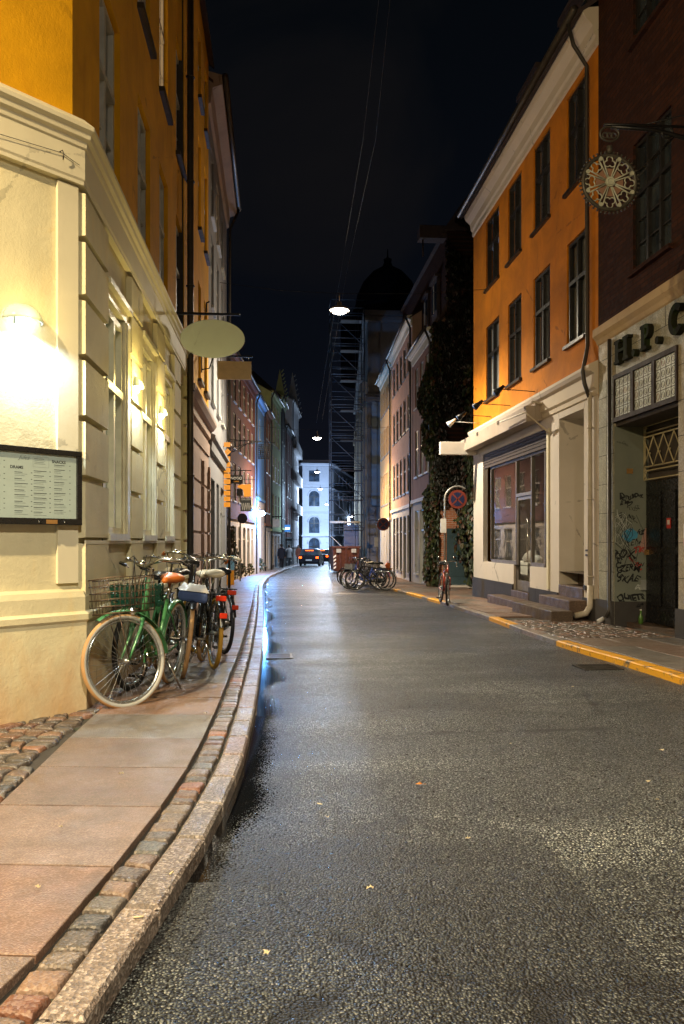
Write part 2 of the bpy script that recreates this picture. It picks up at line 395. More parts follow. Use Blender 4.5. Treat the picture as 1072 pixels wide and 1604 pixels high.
# --- materials of the ground
def asphalt():
    t = NT('wet_asphalt')
    v1 = t.vor(105); sc = t.n.new('ShaderNodeSeparateColor'); t.l.new(t.vor(105, out='Color'), sc.inputs[0])
    v2 = t.vor(42); big = t.noise(.45, 5, .6, dist=.4); mid = t.noise(3.2, 5, .6)
    c = t.mix(t.math('POWER', sc.outputs[0], 1.5), (.022, .025, .023), (.37, .395, .35))
    c = t.mix(t.rng(sc.outputs[1], .90, .93, 0, .85), c, (.6, .6, .54))
    c = t.mix(t.rng(v1, .38, .50, 0, 1), c, (.003, .003, .003))  # grain crevices: black bitumen, plus crease shade painted into the colour
    c = t.mix(t.rng(big, .40, .60, 0, .75), c, t.mix(.6, c, (.004, .004, .004)))
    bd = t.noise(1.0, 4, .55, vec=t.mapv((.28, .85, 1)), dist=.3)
    c = t.mix(t.rng(bd, .49, .60, 0, .85), c, t.mix(1, c, (2.2, 2.2, 2.2), 'MULTIPLY'))  # pale bands: lamp sheen on the wet road, put into the colour
    c = t.mix(t.rng(t.noise(7, 5, .7), .6, .72, 0, .45), c, (.006, .006, .006))
    # tar seams, cracks and old patches
    wob = t.math('MULTIPLY', t.math('SUBTRACT', t.noise(2.5, 5, .7), .5), .5)
    cr = t.rng(t.math('ADD', t.vor(.33, feature='DISTANCE_TO_EDGE'), t.math('MULTIPLY', wob, .18)), .0, .011, 1, 0)
    cr = t.math('MULTIPLY', cr, t.rng(t.noise(.5, 3, vec=t.mapv((1, 1, 1), (0, 0, 1.2))), .48, .56, 0, 1))
    c = t.mix(t.math('MULTIPLY', cr, .9), c, (.003, .003, .003))
    pn = t.vor(.21, out='Color'); ps = t.n.new('ShaderNodeSeparateColor'); t.l.new(pn, ps.inputs[0])
    c = t.mix(t.rng(ps.outputs[0], .62, .63, 0, .5), c, (.006, .006, .006))
    # damp channel along the left kerb
    at = t.n.new('ShaderNodeAttribute'); at.attribute_name = 'kerbdist'; kd = at.outputs['Fac']
    gn = t.noise(1.0, 2, .4, vec=t.mapv((1, .7, 1))); gl = t.noise(.55, 3, .5)
    ch = t.rng(t.math('ADD', kd, t.math('MULTIPLY', t.math('SUBTRACT', gn, .5), .30)), .22, .40, 1, 0)
    pud = t.rng(t.math('ADD', t.math('ADD', kd, t.math('MULTIPLY', t.math('SUBTRACT', gn, .5), .22)), t.math('MULTIPLY', t.math('SUBTRACT', gl, .5), .6)), .02, .20, 1, 0)
    pud = t.math('MULTIPLY', pud, ch)
    grit = t.math('ADD', t.math('MULTIPLY', t.math('SUBTRACT', v1, .36), 1.3), t.math('MULTIPLY', t.math('SUBTRACT', t.noise(22, 4, .7), .5), .9))
    pud = t.rng(t.math('ADD', pud, grit), .52, .60, 0, 1)
    pud = t.math('MULTIPLY', pud, t.rng(ch, .2, .5, 0, 1))
    c = t.mix(t.math('MULTIPLY', ch, .6), c, (.05, .055, .06)); c = t.mix(pud, c, (.004, .0045, .005))
    h = t.math('SUBTRACT', t.math('MULTIPLY', t.noise(160, 3, .7), .5), t.math('MULTIPLY', v1, 2.2))
    h = t.math('SUBTRACT', h, t.math('MULTIPLY', v2, .25))
    h = t.math('ADD', t.math('SUBTRACT', h, t.math('MULTIPLY', cr, 2)), .62)
    h = t.math('MULTIPLY', h, t.math('MULTIPLY', t.math('SUBTRACT', 1, t.math('MULTIPLY', ch, .2)), t.math('SUBTRACT', 1, pud)))
    band = t.noise(1.0, 3, .5, vec=t.mapv((.22, .9, 1)))
    nb = t.bump(h, .9, .012, prev=t.bump(t.math('MULTIPLY', t.math('ADD', t.math('MULTIPLY', mid, .25), t.math('SUBTRACT', t.math('MULTIPLY', band, 2.0), 1.12)), t.math('SUBTRACT', 1, pud)), .3, .05))
    r = t.math('ADD', t.rng(t.math('ADD', t.math('MULTIPLY', band, .6), t.math('MULTIPLY', mid, .4)), .38, .62, .34, .52), t.rng(sc.outputs[2], .86, .9, 0, -.22))
    r = t.math('MULTIPLY', r, t.math('SUBTRACT', 1, t.math('MULTIPLY', pud, .85)))
    sp = t.math('ADD', t.math('SUBTRACT', .42, t.math('MULTIPLY', ch, .2)), t.math('MULTIPLY', pud, .2))
    return t.fin(c, r, nb, spec=sp)
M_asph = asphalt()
M_slab = stone_mat('paving_slab', (.13, .095, .074), (.205, .152, .118), (.3, .55), .3, 1.2, .3, hues=[(0, (1.15, .93, .85)), (.35, (1.05, .97, .95)), (.5, (1.0, .95, .9)), (.54, (.74, .98, 1.18)), (.75, (.80, 1.0, 1.15)), (.80, (1.2, .9, .75))], hk=.9)
M_kerb = stone_mat('kerb_granite', (.155, .132, .118), (.24, .21, .185), (.28, .5), .6, .8, .8)
M_cob = stone_mat('cobble_granite', (.055, .05, .048), (.16, .125, .10), (.28, .5), .35, .8, .45, hues=[(0, (1.9, .85, .5)), (.2, (1.5, 1.0, .7)), (.4, (.55, .62, .66)), (.6, (1.3, 1.15, .95)), (.8, (.8, .95, 1.0)), (1, (1.7, 1.2, .9))], hk=1)
def yellowkerb():
    t = NT('yellow_kerb_paint')
    w = t.rng(t.noise(7, 6, .7), .54, .64, 0, 1)
    c = t.mix(w, (.72, .34, .008), (.10, .08, .06))
    return t.fin(c, .45, t.bump(t.noise(60, 5, .7), .4, .006))
M_yel = yellowkerb()
def soil():
    t = NT('joint_sand'); c = t.mix(t.noise(14, 5), (.018, .014, .01), (.05, .04, .028))
    c = t.mix(t.rng(t.noise(4, 4), .55, .7, 0, .8), c, (.02, .035, .008))
    return t.fin(c, .9, t.bump(t.noise(80, 4), .6, .006))
M_soil = soil()

def ystrip(name, xl, xr, ys, zf, m, kind='structure', nx=1):
    mb = MB(); rows = []
    for y in ys:
        a = xl(y) if callable(xl) else xl; b = xr(y) if callable(xr) else xr
        rows.append([(a + (b - a) * i / nx, y, zf(y)) for i in range(nx + 1)])
    vs = [p for r in rows for p in r]; w = nx + 1
    mb.add(vs, [(i * w + j, i * w + j + 1, (i + 1) * w + j + 1, (i + 1) * w + j) for i in range(len(rows) - 1) for j in range(nx)], 0, False)
    return struct(mb.build(name, m), kind)
YS = [-40, -12, -6, -3, -1.6] + [x * .5 for x in range(-2, 12)] + [5.8] + list(range(6, 31)) + [y for y in range(32, 120, 2)] + [130, 150, 190, 260]
YS = sorted(set(YS))
ystrip('ground', -300, 300, [-300] + YS + [400], lambda y: gz(y) - .16, M_soil)
ys_ = sorted(set([y for y in YS] + [1.6 + .3 * k for k in range(95)]))
vs = []; att = []; OFF = [-.4, -.05, 0, .06, .12, .2, .3, .45, .8, 1.5]
for y in ys_:
    k = lerp_tab(KOUT, y) if y > -1.5 else -39.6; r = lerp_tab(KR, y) + .4 if y < 95 else 60
    for o in OFF: vs.append((k + o, y, roadz(y))); att.append(o if 2.9 < y < 60 else 9)
    vs.append((r, y, roadz(y))); att.append(9)
wd = len(OFF) + 1; mb = MB(); mb.add(vs, [(i * wd + j, i * wd + j + 1, (i + 1) * wd + j + 1, (i + 1) * wd + j) for i in range(len(ys_) - 1) for j in range(wd - 1)])
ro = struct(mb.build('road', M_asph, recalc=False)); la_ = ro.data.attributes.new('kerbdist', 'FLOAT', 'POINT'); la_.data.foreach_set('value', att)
# side street behind the corner, at road level on the far left
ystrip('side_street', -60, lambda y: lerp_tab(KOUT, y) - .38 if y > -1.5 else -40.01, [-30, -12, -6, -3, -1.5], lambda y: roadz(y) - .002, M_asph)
# beds under the pavements
def bed(name, xl, xr, ys, top):
    return ystrip(name, xl, xr, ys, lambda y: gz(y) + top, M_soil)
bed('pavement_bed', lambda y: -12, lambda y: lerp_tab(KOUT, y) - .08, [y for y in YS if -1.5 <= y <= 108], -.03)
bed('right_pavement_bed', lambda y: lerp_tab(KR, y) + .1, lambda y: 14, [y for y in YS if -6 <= y <= 108], -.03)

# left kerb stones
mb = MB()
P = curve_pts(KOUT, -1.5, 106, lambda y: .62 if y < 3 else (.42 if y < 5.5 else .95))
for (p, n, d), (q, n2, d2) in zip(P, P[1:]):
    w = .125 if p.y < 30 else .16
    N = 10 if p.y < 8 else 4
    g = d * .004
    stone(mb, [p + g, q - g, q - g + n2 * w, p + g + n * w], 0, .16, N, .0035, .012, .0014, 0, 10, ea=.02, eb=.10)
struct(mb.build('kerb', M_kerb))
# cobble strip beside the kerb
mb = MB()
P = curve_pts(KOUT, -1.4, 60, lambda y: random.uniform(.095, .135) if y < 16 else .2)
for (p, n, d), (q, n2, d2) in zip(P, P[1:]):
    w0 = .135; w1 = .135 + (.125 if p.y < 20 else .17)
    j = [Vector((random.uniform(-.007, .007), random.uniform(-.007, .007))) for _ in range(4)]
    stone(mb, [p + n * w0 + j[0], q + n2 * w0 + j[1], q + n2 * w1 + j[2], p + n * w1 + j[3]], -.004, .08, 8 if p.y < 8 else 4, .008, .010, .0018, 0, 14, .006)
struct(mb.build('cobble_strip', M_cob))
# paving slabs
def cin(y): return lerp_tab(KOUT, y) - .27
def slabL(y): return min(-1.2, -1.27 + max(0, (y - 5)) * .012) if y < 24 else lerp_tab([(-1.3, 24), (-2.0, 27), (-1.9, 36), (-1.2, 44), (-.8, 50), (.3, 60), (1.5, 74), (2.4, 84), (4.2, 104)], y)
mb = MB(); y = -1.2; k = 0
while y < 104:
    L = random.choice([.62, .6, .66]) if y < 12 else (.9 if y < 30 else 1.6)
    a, b = y, y + L; wl = slabL(a) if y > 3.0 else -1.3 - max(0, 3.0 - a) * .05
    off = .02 * random.uniform(-1, 1)
    xl2 = slabL(b) if y > 3.0 else -1.3 - max(0, 3.0 - b) * .05
    skew = .09 if y < 6 else .03
    ra, rb = cin(a - skew), cin(b - skew)
    if b < 24: stone(mb, [(wl, a), (ra, a - skew), (rb, b - skew), (xl2, b)], 0, .08, 4, .005, .0018, .0006, 0, 12, .003, ea=.004, eb=.005)
    else: stone(mb, [(min(wl, ra - .2), a), (ra, a), (rb, b), (min(xl2, rb - .2), b)], 0, .08, 3, .004, .003, .0007, 0, 12, ea=.01, eb=.01)
    y = b
# extra rows of slabs left of the near ones (corner area)
struct(mb.build('pavement', M_slab))
# irregular setts by the house wall
mb = MB()
G = {}
def gp(i, j, cx, cy, sx, sy, ang):
    if (i, j) not in G:
        jx, jy = random.uniform(-.28, .28) * sx, random.uniform(-.28, .28) * sy
        x, y = i * sx + jx, j * sy + jy
        G[(i, j)] = (cx + x * math.cos(ang) - y * math.sin(ang), cy + x * math.sin(ang) + y * math.cos(ang))
    return G[(i, j)]
for i in range(-2, 18):
    for j in range(0, 58):
        q = [gp(i + a, j + b, -1.3, 1.5, -.125, .085, -.06) for a, b in ((0, 0), (0, 1), (1, 1), (1, 0))][::-1]
        mx = max(p[0] for p in q); cx = sum(p[0] for p in q) / 4; cy = sum(p[1] for p in q) / 4
        lim = -1.285 - (max(0, 3.0 - cy) * .05)
        if mx > lim + .02: 
            if cx > lim - .02: continue
            q = [(min(p[0], lim), p[1]) for p in q]
        if cy - 5.9 > (cx + 1.365): continue
        stone(mb, q, -.004, .07, 5, .008, .009, .0018, 0, 12, .008)
for k in range(100):    # narrow strip along the wall
    y0 = 5.75 + k * .15
    stone(mb, [(-1.38, y0), (slabL(y0) - .012, y0), (slabL(y0) - .012, y0 + .14), (-1.38, y0 + .14)], -.004, .07, 4, .005, .008, .003, 0, 5, .004)
struct(mb.build('wall_side_setts', M_cob))
# right kerb: granite with worn yellow paint on stretches
mb = MB(); P = curve_pts(KR, -5, 60, .8)
for (p, n, d), (q, n2, d2) in zip(P, P[1:]):
    yel = p.y < 9.6 or 12.0 < p.y < 13.3 or (18.6 < p.y < 25.5 and int(p.y * .9) % 3 != 0)
    stone(mb, [p, p - n * .17, q - n2 * .17, q], 0, .16, 5, .003, .010, .0014, 1 if yel else 0, 10, ea=.1, eb=.02)
struct(mb.build('right_kerb', [M_kerb, M_yel]))
# right pavement: slabs near the kerb, setts near the houses
mb = MB(); y = -5
while y < 30:
    a, b = y, y + .95
    ra, rb = lerp_tab(KR, a) + .19, lerp_tab(KR, b) + .19
    sett = 9.9 < a < 13.2
    if not sett:
        xs = [0, .33, .66, 1]
        for u, v in zip(xs, xs[1:]):
            E = 5.34 if a < 21.2 else 6.5
            A0, A1, B0, B1 = ra + (E - ra) * u, ra + (E - ra) * v, rb + (E - rb) * u, rb + (E - rb) * v
            stone(mb, [(A0, a), (A1, a), (B1, b), (B0, b)], 0, .08, 3, .004, .004, .0008, 0, 12, .006, ea=.012, eb=.008)
    y = b
while y < 100:
    b = y + 2; ra, rb = lerp_tab(KR, y) + .19, lerp_tab(KR, b) + .19
    stone(mb, [(ra, y), (ra + 3, y), (rb + 3, b), (rb, b)], 0, .08, 3, .004, .003, .001, 0, 12)
    y = b
struct(mb.build('right_pavement', M_slab))
mb = MB(); G.clear()
for i in range(0, 14):
    for j in range(0, 33):
        q = [gp(i + a, j + b, 3.82, 9.9, .13, .105, .02) for a, b in ((0, 0), (1, 0), (1, 1), (0, 1))]
        q = [(max(3.8, min(5.34, p[0])), p[1]) for p in q]
        if max(p[0] for p in q) - min(p[0] for p in q) < .04: continue
        stone(mb, q, -.006, .07, 4, .006, .01, .004, 0, 4, .01)
struct(mb.build('right_setts', M_cob))

# drains, cover, patches
M_iron = paint('cast_iron', (.03, .028, .026), .4, .6, .2)
def drain(x, y, w, l, label):
    mb = MB(); z = roadz(y) + .006
    for s in range(7): mb.box(x - w / 2 + .02, x + w / 2 - .02, y - l / 2 + .03 + s * (l - .06) / 7, y - l / 2 + .03 + s * (l - .06) / 7 + .02, z - .02, z + .004)
    mb.box(x - w / 2, x - w / 2 + .025, y - l / 2, y + l / 2, z - .03, z + .006); mb.box(x + w / 2 - .025, x + w / 2, y - l / 2, y + l / 2, z - .03, z + .006)
    mb.box(x - w / 2 + .025, x + w / 2 - .025, y - l / 2, y - l / 2 + .028, z - .03, z + .006); mb.box(x - w / 2 + .025, x + w / 2 - .025, y + l / 2 - .028, y + l / 2, z - .03, z + .006)
    tag(mb.build('drain_grate', M_iron), label, 'drain grate')
drain(3.3, 8.0, .42, .34, 'iron drain grate in the road below the yellow right kerb')
drain(0.02, 9.2, .3, .36, 'iron drain grate in the road beside the left kerb')
mb = MB(); mb.disc((2.1, 24.2, roadz(24.2) + .004), .36, .012, 28, axis='z'); 
tag(mb.build('manhole_cover', M_iron), 'round iron manhole cover in the road before the parked bicycles', 'manhole cover')
# leaves and litter
M_leafo = paint('orange_leaf', (.55, .2, .02), .6); M_leafp = paint('pale_leaf', (.5, .42, .25), .6)
def leaf(x, y, s, a, m, label, group=None, z=None):
    mb = MB(); pts = []
    for k in range(10):
        t = 2 * PI * k / 10; r = s * (1 if k % 2 == 0 else .55) * random.uniform(.75, 1.1)
        pts.append((x + r * math.cos(t + a), y + r * .7 * math.sin(t + a), (roadz(y) if z is None else z) + .009 + random.uniform(0, .012)))
    c = (x, y, (roadz(y) if z is None else z) + .012)
    mb.add([c] + pts, [(0, 1 + k, 1 + (k + 1) % 10) for k in range(10)])
    tag(mb.build('fallen_leaf', m), label, 'leaf', group)
def gpt(px, py, dz=0):
    dx, dy = rdir(px); lo, hi = .5, 200
    for _ in range(50):
        t = (lo + hi) / 2
        if CAMZ - (py - 847) / F * t > gz(t * dy) + dz: lo = t
        else: hi = t
    return t * dx, t * dy
x, y = gpt(660, 1232, RD); leaf(x, y, .035, .4, M_leafo, 'bright orange leaf lying alone in the middle of the road')
for i, (px, py) in enumerate([(513, 1284), (418, 1498), (580, 1395), (800, 1168), (733, 1318), (1016, 1228), (1030, 1256), (897, 1078), (1037, 1178), (548, 1103)]):
    x, y = gpt(px, py, RD); leaf(x, y, .011 + .004 * (i % 3), i * 1.3, M_leafp, 'tiny pale leaf scrap lying on the dark asphalt', 'pale leaf scraps on the asphalt')

for i, (px, py) in enumerate([(210, 1440), (266, 1372), (505, 1262)]):
    x, y = gpt(px, py, 0 if i < 2 else RD); z0 = gz(y) + .006 if i < 2 else roadz(y) + .006
    m = MB(); a = 1.2 * i; c_, s_ = math.cos(a), math.sin(a)
    m.tube([(x, y, z0), (x + .03 * c_, y + .02 * s_, z0 + .002)], .0035, 6)
    tag(m.build('cigarette_end', M_leafp), ['pale cigarette end lying on the long near kerb stone', 'pale cigarette end on the kerb just before the narrower stones', 'pale cigarette end lying on the wet road'][i], 'litter')
for i, (px, py) in enumerate([(95, 1300), (190, 1215), (60, 1395), (322, 1120)]):
    x, y = gpt(px, py, 0); leaf(x, y, .012 + .004 * (i % 2), i * 2.1, M_leafp, 'small dry leaf scrap on the left paving slabs', 'dry leaf scraps on the pavement', z=gz(y))
# ================================================================ BUILDINGS
M_cream = plaster('cream_render', (.67, .61, .40), .2, .7, (.5, .38, .2), .45, .3, splash=((.48, .24, .09), .55))
M_creamtrim = plaster('cream_trim', (.68, .63, .46), .10, .6, (.45, .38, .28), .2, .1)
M_orangeL = plaster('amber_render', (.74, .37, .006), .22, .8, (.28, .2, .15), .5, .3)
M_orangeR = plaster('orange_render', (.57, .19, .005), .32, .8, (.4, .3, .3), .6, .25)
M_beige = plaster('beige_render', (.60, .54, .47), .08, .7, (.5, .45, .4), .2, .12)
M_beigetrim = plaster('beige_trim', (.60, .52, .42), .07, .6, (.5, .45, .4), .15, .08)
M_plinth = plaster('dark_plinth', (.05, .045, .042), .3, .6, (.4, .3, .2), .4, .3)
M_pinkst = plaster('pink_stone_render', (.43, .32, .27), .15, .75, (.4, .3, .25), .3, .2)
M_lilac = plaster('grey_lilac_render', (.25, .25, .265), .12, .75, (.4, .35, .3), .3, .15)
M_step = stone_mat('step_stone', (.075, .055, .04), (.10, .07, .05), (.35, .6), .4, .8, .4)
M_hpstone = stone_mat('green_grey_stone', (.30, .295, .24), (.36, .345, .28), (.5, .75), .25, .5, .3)
M_brickdk = brick('dark_brick', (.065, .022, .010), (.032, .012, .008), (.016, .013, .011), 'y', .3)
M_bricklit = brick('lit_orange_brick', (.46, .17, .075), (.36, .12, .055), (.50, .43, .36), 'x', .4)
M_roof = paint('roof_tiles', (.045, .03, .028), .7, 0, .4)
M_gut = None
M_pipe = paint('dark_metal_pipe', (.06, .052, .045), .45, .5)
M_pipel = paint('cream_pipe', (.48, .42, .33), .5)
M_wframeL = paint('cream_window_paint', (.62, .58, .42), .4)
M_wframeW = paint('white_window_paint', (.5, .5, .47), .4)
M_wframeD = paint('dark_window_paint', (.02, .018, .017), .35)
M_wframeG = paint('grey_window_paint', (.24, .25, .24), .4)
M_pane = darkpane('dark_window_glass')
M_paneb = darkpane('blue_window_glass', (.03, .045, .07))
M_glass = glass('clear_glass')
M_curt = plaster('glowing_curtain', (.66, .74, .70), .1, .9, bump=.1)
M_curt.node_tree.nodes['Principled BSDF'].inputs['Emission Color'].default_value = (.62, .8, .68, 1); M_curt.node_tree.nodes['Principled BSDF'].inputs['Emission Strength'].default_value = .20  # curtains and inner wall glow by themselves, standing in for a lit room
M_curtg = plaster('grey_curtain', (.46, .45, .46), .12, .9, bump=.1)
M_inside = paint('interior_dark', (.06, .05, .045), .8)
M_black = paint('black_iron', (.012, .012, .013), .4, .6)
M_door = paint('black_door_paint', (.010, .010, .011), .25, 0, .15)

def body(fr, a0, a1, z0, z1, dep, m, parent, roof=True, roofh=None, n=-.35):
    """closed masonry mass behind the facade skin; gable roof with its ridge parallel to the street"""
    mb = MB()
    def P(a, nn, z): return fr.pt(a, nn, z)
    nb = -dep
    mb.quad(P(a0, 0, z0), P(a0, nb, z0), P(a0, nb, z1), P(a0, 0, z1)); mb.quad(P(a1, 0, z0), P(a1, nb, z0), P(a1, nb, z1), P(a1, 0, z1))
    mb.quad(P(a0, nb, z0), P(a1, nb, z0), P(a1, nb, z1), P(a0, nb, z1)); mb.quad(P(a0, n, z1 - .02), P(a1, n, z1 - .02), P(a1, nb, z1 - .02), P(a0, nb, z1 - .02))
    if roofh:
        for a in (a0, a1): mb.add([P(a, -.0, z1), P(a, nb, z1), P(a, nb / 2, z1 + roofh)], [(0, 1, 2)])
    mb.build('wall', m, parent)
    if roofh:
        r = MB()
        for p, q in ((.12, 'f'), (nb - .12, 'b')):
            zz = z1 - .12 * roofh / (dep / 2) + .04
            v = [P(a0 - .02, p, zz), P(a1 + .02, p, zz), P(a1 + .02, nb / 2, z1 + roofh + .06), P(a0 - .02, nb / 2, z1 + roofh + .06)]
            w = [(x, y, z - .06) for x, y, z in v]
            r.hexa(w + v)
        r.build('roof', M_roof, parent)

def window(fr, a0, a1, z0, z1, n, parent, fm, pm, cols=2, transom=.62, rows=(0, 0), sill=True, sm=None, curt=None, fw=.05, simple=False, label=None):
    """casement window standing n behind (negative) the facade"""
    mb = MB(); b = fw
    mb.bx(fr, a0, a0 + b, n - .05, n + .03, z0, z1); mb.bx(fr, a1 - b, a1, n - .05, n + .03, z0, z1)
    mb.bx(fr, a0 + b, a1 - b, n - .05, n + .03, z0, z0 + b); mb.bx(fr, a0 + b, a1 - b, n - .05, n + .03, z1 - b, z1)
    zt = z0 + (z1 - z0) * transom
    if transom: mb.bx(fr, a0 + b, a1 - b, n - .05, n + .045, zt - b * .6, zt + b * .6)
    cw = (a1 - a0) / cols
    segs = [(z0 + b, zt - b * .6, rows[0]), (zt + b * .6, z1 - b, rows[1])] if transom else [(z0 + b, z1 - b, rows[0])]
    for (p, q, r) in segs:
        for c in range(1, cols): mb.bx(fr, a0 + cw * c - b * .55, a0 + cw * c + b * .55, n - .045, n + .035, p, q)
        for k in range(1, r + 1):
            zz = p + (q - p) * k / (r + 1)
            for c in range(cols):
                mb.bx(fr, a0 + cw * c + b * .6, a0 + cw * (c + 1) - b * .6, n - .03, n + .012, zz - .012, zz + .012)
    if simple:
        mb.fq(fr, a0 + b * .5, a1 - b * .5, z0 + b * .5, z1 - b * .5, n - .02, 1)
        if sill: mb.bx(fr, a0 - .04, a1 + .04, n + .03, .06, z0 - .07, z0 + .0, 2)
        return mb.build('window', [fm, pm, sm or fm], parent, label=label)
    w = mb.build('window', fm, parent, label=label)
    MB().fq(fr, a0 + b * .5, a1 - b * .5, z0 + b * .5, z1 - b * .5, n - .02).build('pane', pm, w)
    if sill:
        MB().bx(fr, a0 - .05, a1 + .05, n + .03, .07, z0 - .06, z0 - .001).build('sill', sm or fm, w)
    if curt:
        c = MB(); K = 28; vs = []
        for k in range(K + 1):
            a = a0 + (a1 - a0) * k / K; o = n - .075 - .018 * math.sin(k * 1.9) - .01 * math.sin(k * 4.1)
            vs += [fr.pt(a, o, z0), fr.pt(a, o, z1)]
        c.add(vs, [(2 * k, 2 * k + 2, 2 * k + 3, 2 * k + 1) for k in range(K)], 0, True).build('curtain', curt, w)
    return w
def pipe(name, pts, r, m, parent, clips=()):
    mb = MB(); mb.tube(pts, r, 10)
    for (x, y, z) in clips: mb.torus((x, y, z), r + .008, .012, 14, 6, axis='z')
    return mb.build(name, m, parent)

# ---------------------------------------------------------------- restaurant (left corner house)
XL = -1.43
C0 = (XL, 5.85)
fs = Fr(C0, (XL, 12.45), -1)                     # street side
cc = (XL - 1.8, 5.85 - 1.8)
fc = Fr(cc, C0, -1)                              # chamfered corner
LC = fc.L
rest = thing('corner_house', 'cream and amber corner house with lit wall lamps and rusticated ground floor', 'house', (XL, 5.82, 0))
path = [(-12, 4.05), cc, C0, (XL, 12.45)]
W = [(fs.s(160), fs.s(192)), (fs.s(216), fs.s(237)), (fs.s(252), fs.s(266))]
holes = [(a, b, 1.2, 3.22) for a, b in W]
NI = (fs.s(277.5), fs.s(287))
mb = MB()
mb.wall(fs, 0, 6.63, -.3, 4.0, holes + [(NI[0], NI[1], -.3, 3.55)], .16, 0)
mb.fq(fs, NI[0], NI[1], -.3, 3.55, -.16)
mb.wall(fc, 0, LC, -.3, 4.0); mb.quad((-12, 4.05, -.3), (*cc, -.3), (*cc, 4), (-12, 4.05, 4))
mb.build('wall', M_cream, rest)
# interior behind the street windows
ib = MB(); ib.bx(fs, .2, 5, -1.2, -1.1, -.1, 3.6); ib.build('inner_wall', M_curt, rest)
# rusticated pilasters
JZ = [.78, 1.2, 1.65, 2.08, 2.52, 2.95, 3.37]
PIL = [(0.0, W[0][0]), (W[0][1] + .16, W[1][0]), (W[1][1] + .1, W[2][0]), (W[2][1] + .08, NI[0]), (NI[1], 6.4)]
tr = MB()
def blocks(fr, a0, a1, zs, n=.055):
    for z0, z1 in zip(zs, zs[1:]):
        g = .026; P = fr.pt
        # block with bevelled top and bottom
        for (p, q) in ((0, 0),):
            v = [P(a0, .002, z0 + .018), P(a1, .002, z0 + .018), P(a1, n, z0 + g), P(a0, n, z0 + g), P(a0, n, z1 - g), P(a1, n, z1 - g), P(a1, .002, z1 - .018), P(a0, .002, z1 - .018)]
            tr.add(v, [(0, 1, 2, 3), (3, 2, 5, 4), (4, 5, 6, 7), (0, 3, 4, 7), (1, 6, 5, 2)])
for (a, b) in [(a + .006, b - .006) for a, b in PIL[:4]] + [(NI[1] + .005, 6.6)]:
    tr = MB(); blocks(fs, a, b, JZ + [3.72]); tr.build('pilaster', M_cream, rest)
# piers below windows between the courses (panel under the sill)
for a, b in W: MB().bx(fs, a + .02, b - .02, .001, .02, .82, 1.14).build('apron_panel', M_cream, rest)
# corner strip on the chamfer
for a, b in ((LC - .17, LC - .012), (0, .2)): MB().bx(fc, a, b, .001, .03, .9, 3.72).build('corner_strip', M_creamtrim, rest)
# plinth, sill course, frieze and cornice, mitred round the corner
mo = MB()
mo.sweep(path, [(0, -.3), (.07, -.3), (.07, .62), (.085, .64), (.085, .68), (.06, .70), (.06, .80), (.045, .84), (0, .86)], -1)
mo.build('plinth', M_cream, rest)
mo = MB()
mo.sweep(path, [(0, 3.74), (.05, 3.74), (.05, 3.765), (.058, 3.78), (.058, 3.99), (.07, 4.0), (.075, 4.04), (.10, 4.055), (.105, 4.09), (.13, 4.11), (.13, 4.14), (.05, 4.21), (-.3, 4.23)], -1)
mo.build('cornice', M_creamtrim, rest)
mo = MB(); 
for a, b in [(PIL[0][0], W[0][1] + .16), (W[0][1] + .16, W[1][1] + .1), (W[1][1] + .1, NI[0])]: mo.bx(fs, a + .01, b - .01, .046, .058, 1.175, 1.203)
mo.build('sill_course', M_creamtrim, rest)
for i, (a, b) in enumerate(W):
    window(fs, a + .04, b - .04, 1.26, 3.16, -.02, rest, M_wframeL, M_glass, 2, .66, (0, 0), True, M_wframeL, M_curt, .055)
    ar = MB()   # architrave
    wd = (.14, .08, .06)[i]
    ar.bx(fs, b + .002, b + wd, .002, .05, 1.2, 3.22); ar.bx(fs, b - .038, b, -.12, .035, 1.26, 3.22); ar.bx(fs, a, a + .038, -.12, .01, 1.26, 3.22)
    ar.bx(fs, a, b + wd, .002, .03, 3.222, 3.31)
    ar.bx(fs, a + .0, b + wd, .002, .075, 3.312, 3.36)
    ar.build('window_surround', M_wframeL, rest)
    MB().bx(fs, a + .01, b - .01, -.14, .05, 1.2, 1.256).build('sill', M_wframeG, rest)
# upper storeys, set back from the cornice
up = MB()
o = .04
fsu = Fr((XL - o, 5.85 + o * .4), (XL - o, 12.45), -1); fcu = Fr((cc[0], cc[1] + o * 1.1), (XL - o, 5.85 + o * .4), -1)
cols = [(fsu.s(156), fsu.s(188)), (fsu.s(216), fsu.s(235.5)), (fsu.s(250), fsu.s(263)), (fsu.s(276), fsu.s(286))]
H1 = [(a, b, 4.34, 5.95) for a, b in cols]; H2 = [(a, b, 7.0, 8.6) for a, b in cols[:]]
H2 = [(a, b, 5.85 + 1.0, 8.6) for a, b in cols]
up.wall(fsu, 0, fsu.L, 4.2, 11.5, H1 + H2, .14); up.wall(fcu, 0, fcu.L, 4.2, 11.5)
up.quad((-12, 4.09, 4.2), (fcu.A[0], fcu.A[1], 4.2), (fcu.A[0], fcu.A[1], 11.5), (-12, 4.09, 11.5))
up.build('upper_wall', M_orangeL, rest)
M_warmwin = emis('lit_window_glow', (1, .62, .28), 1.0)
for j, hh in enumerate((H1, H2)):
    for i, (a, b, p, q) in enumerate(hh):
        lit = (j == 1 and i == 2)
        window(fsu, a + .01, b - .01, p + .01, q - .01, -.08, rest, M_wframeW, M_warmwin if lit else M_glass, 2, .58, (1, 0), True, M_pipe, None if lit else M_curtg, .05)
bk = MB(); bk.bx(fsu, .3, fsu.L, -.6, -.55, 4.2, 11.5); bk.quad((-9, 12.44, -.3), (XL - .02, 12.44, -.3), (XL - .02, 12.44, 11.5), (-9, 12.44, 11.5))
bk.build('inner_shell', M_inside, rest)
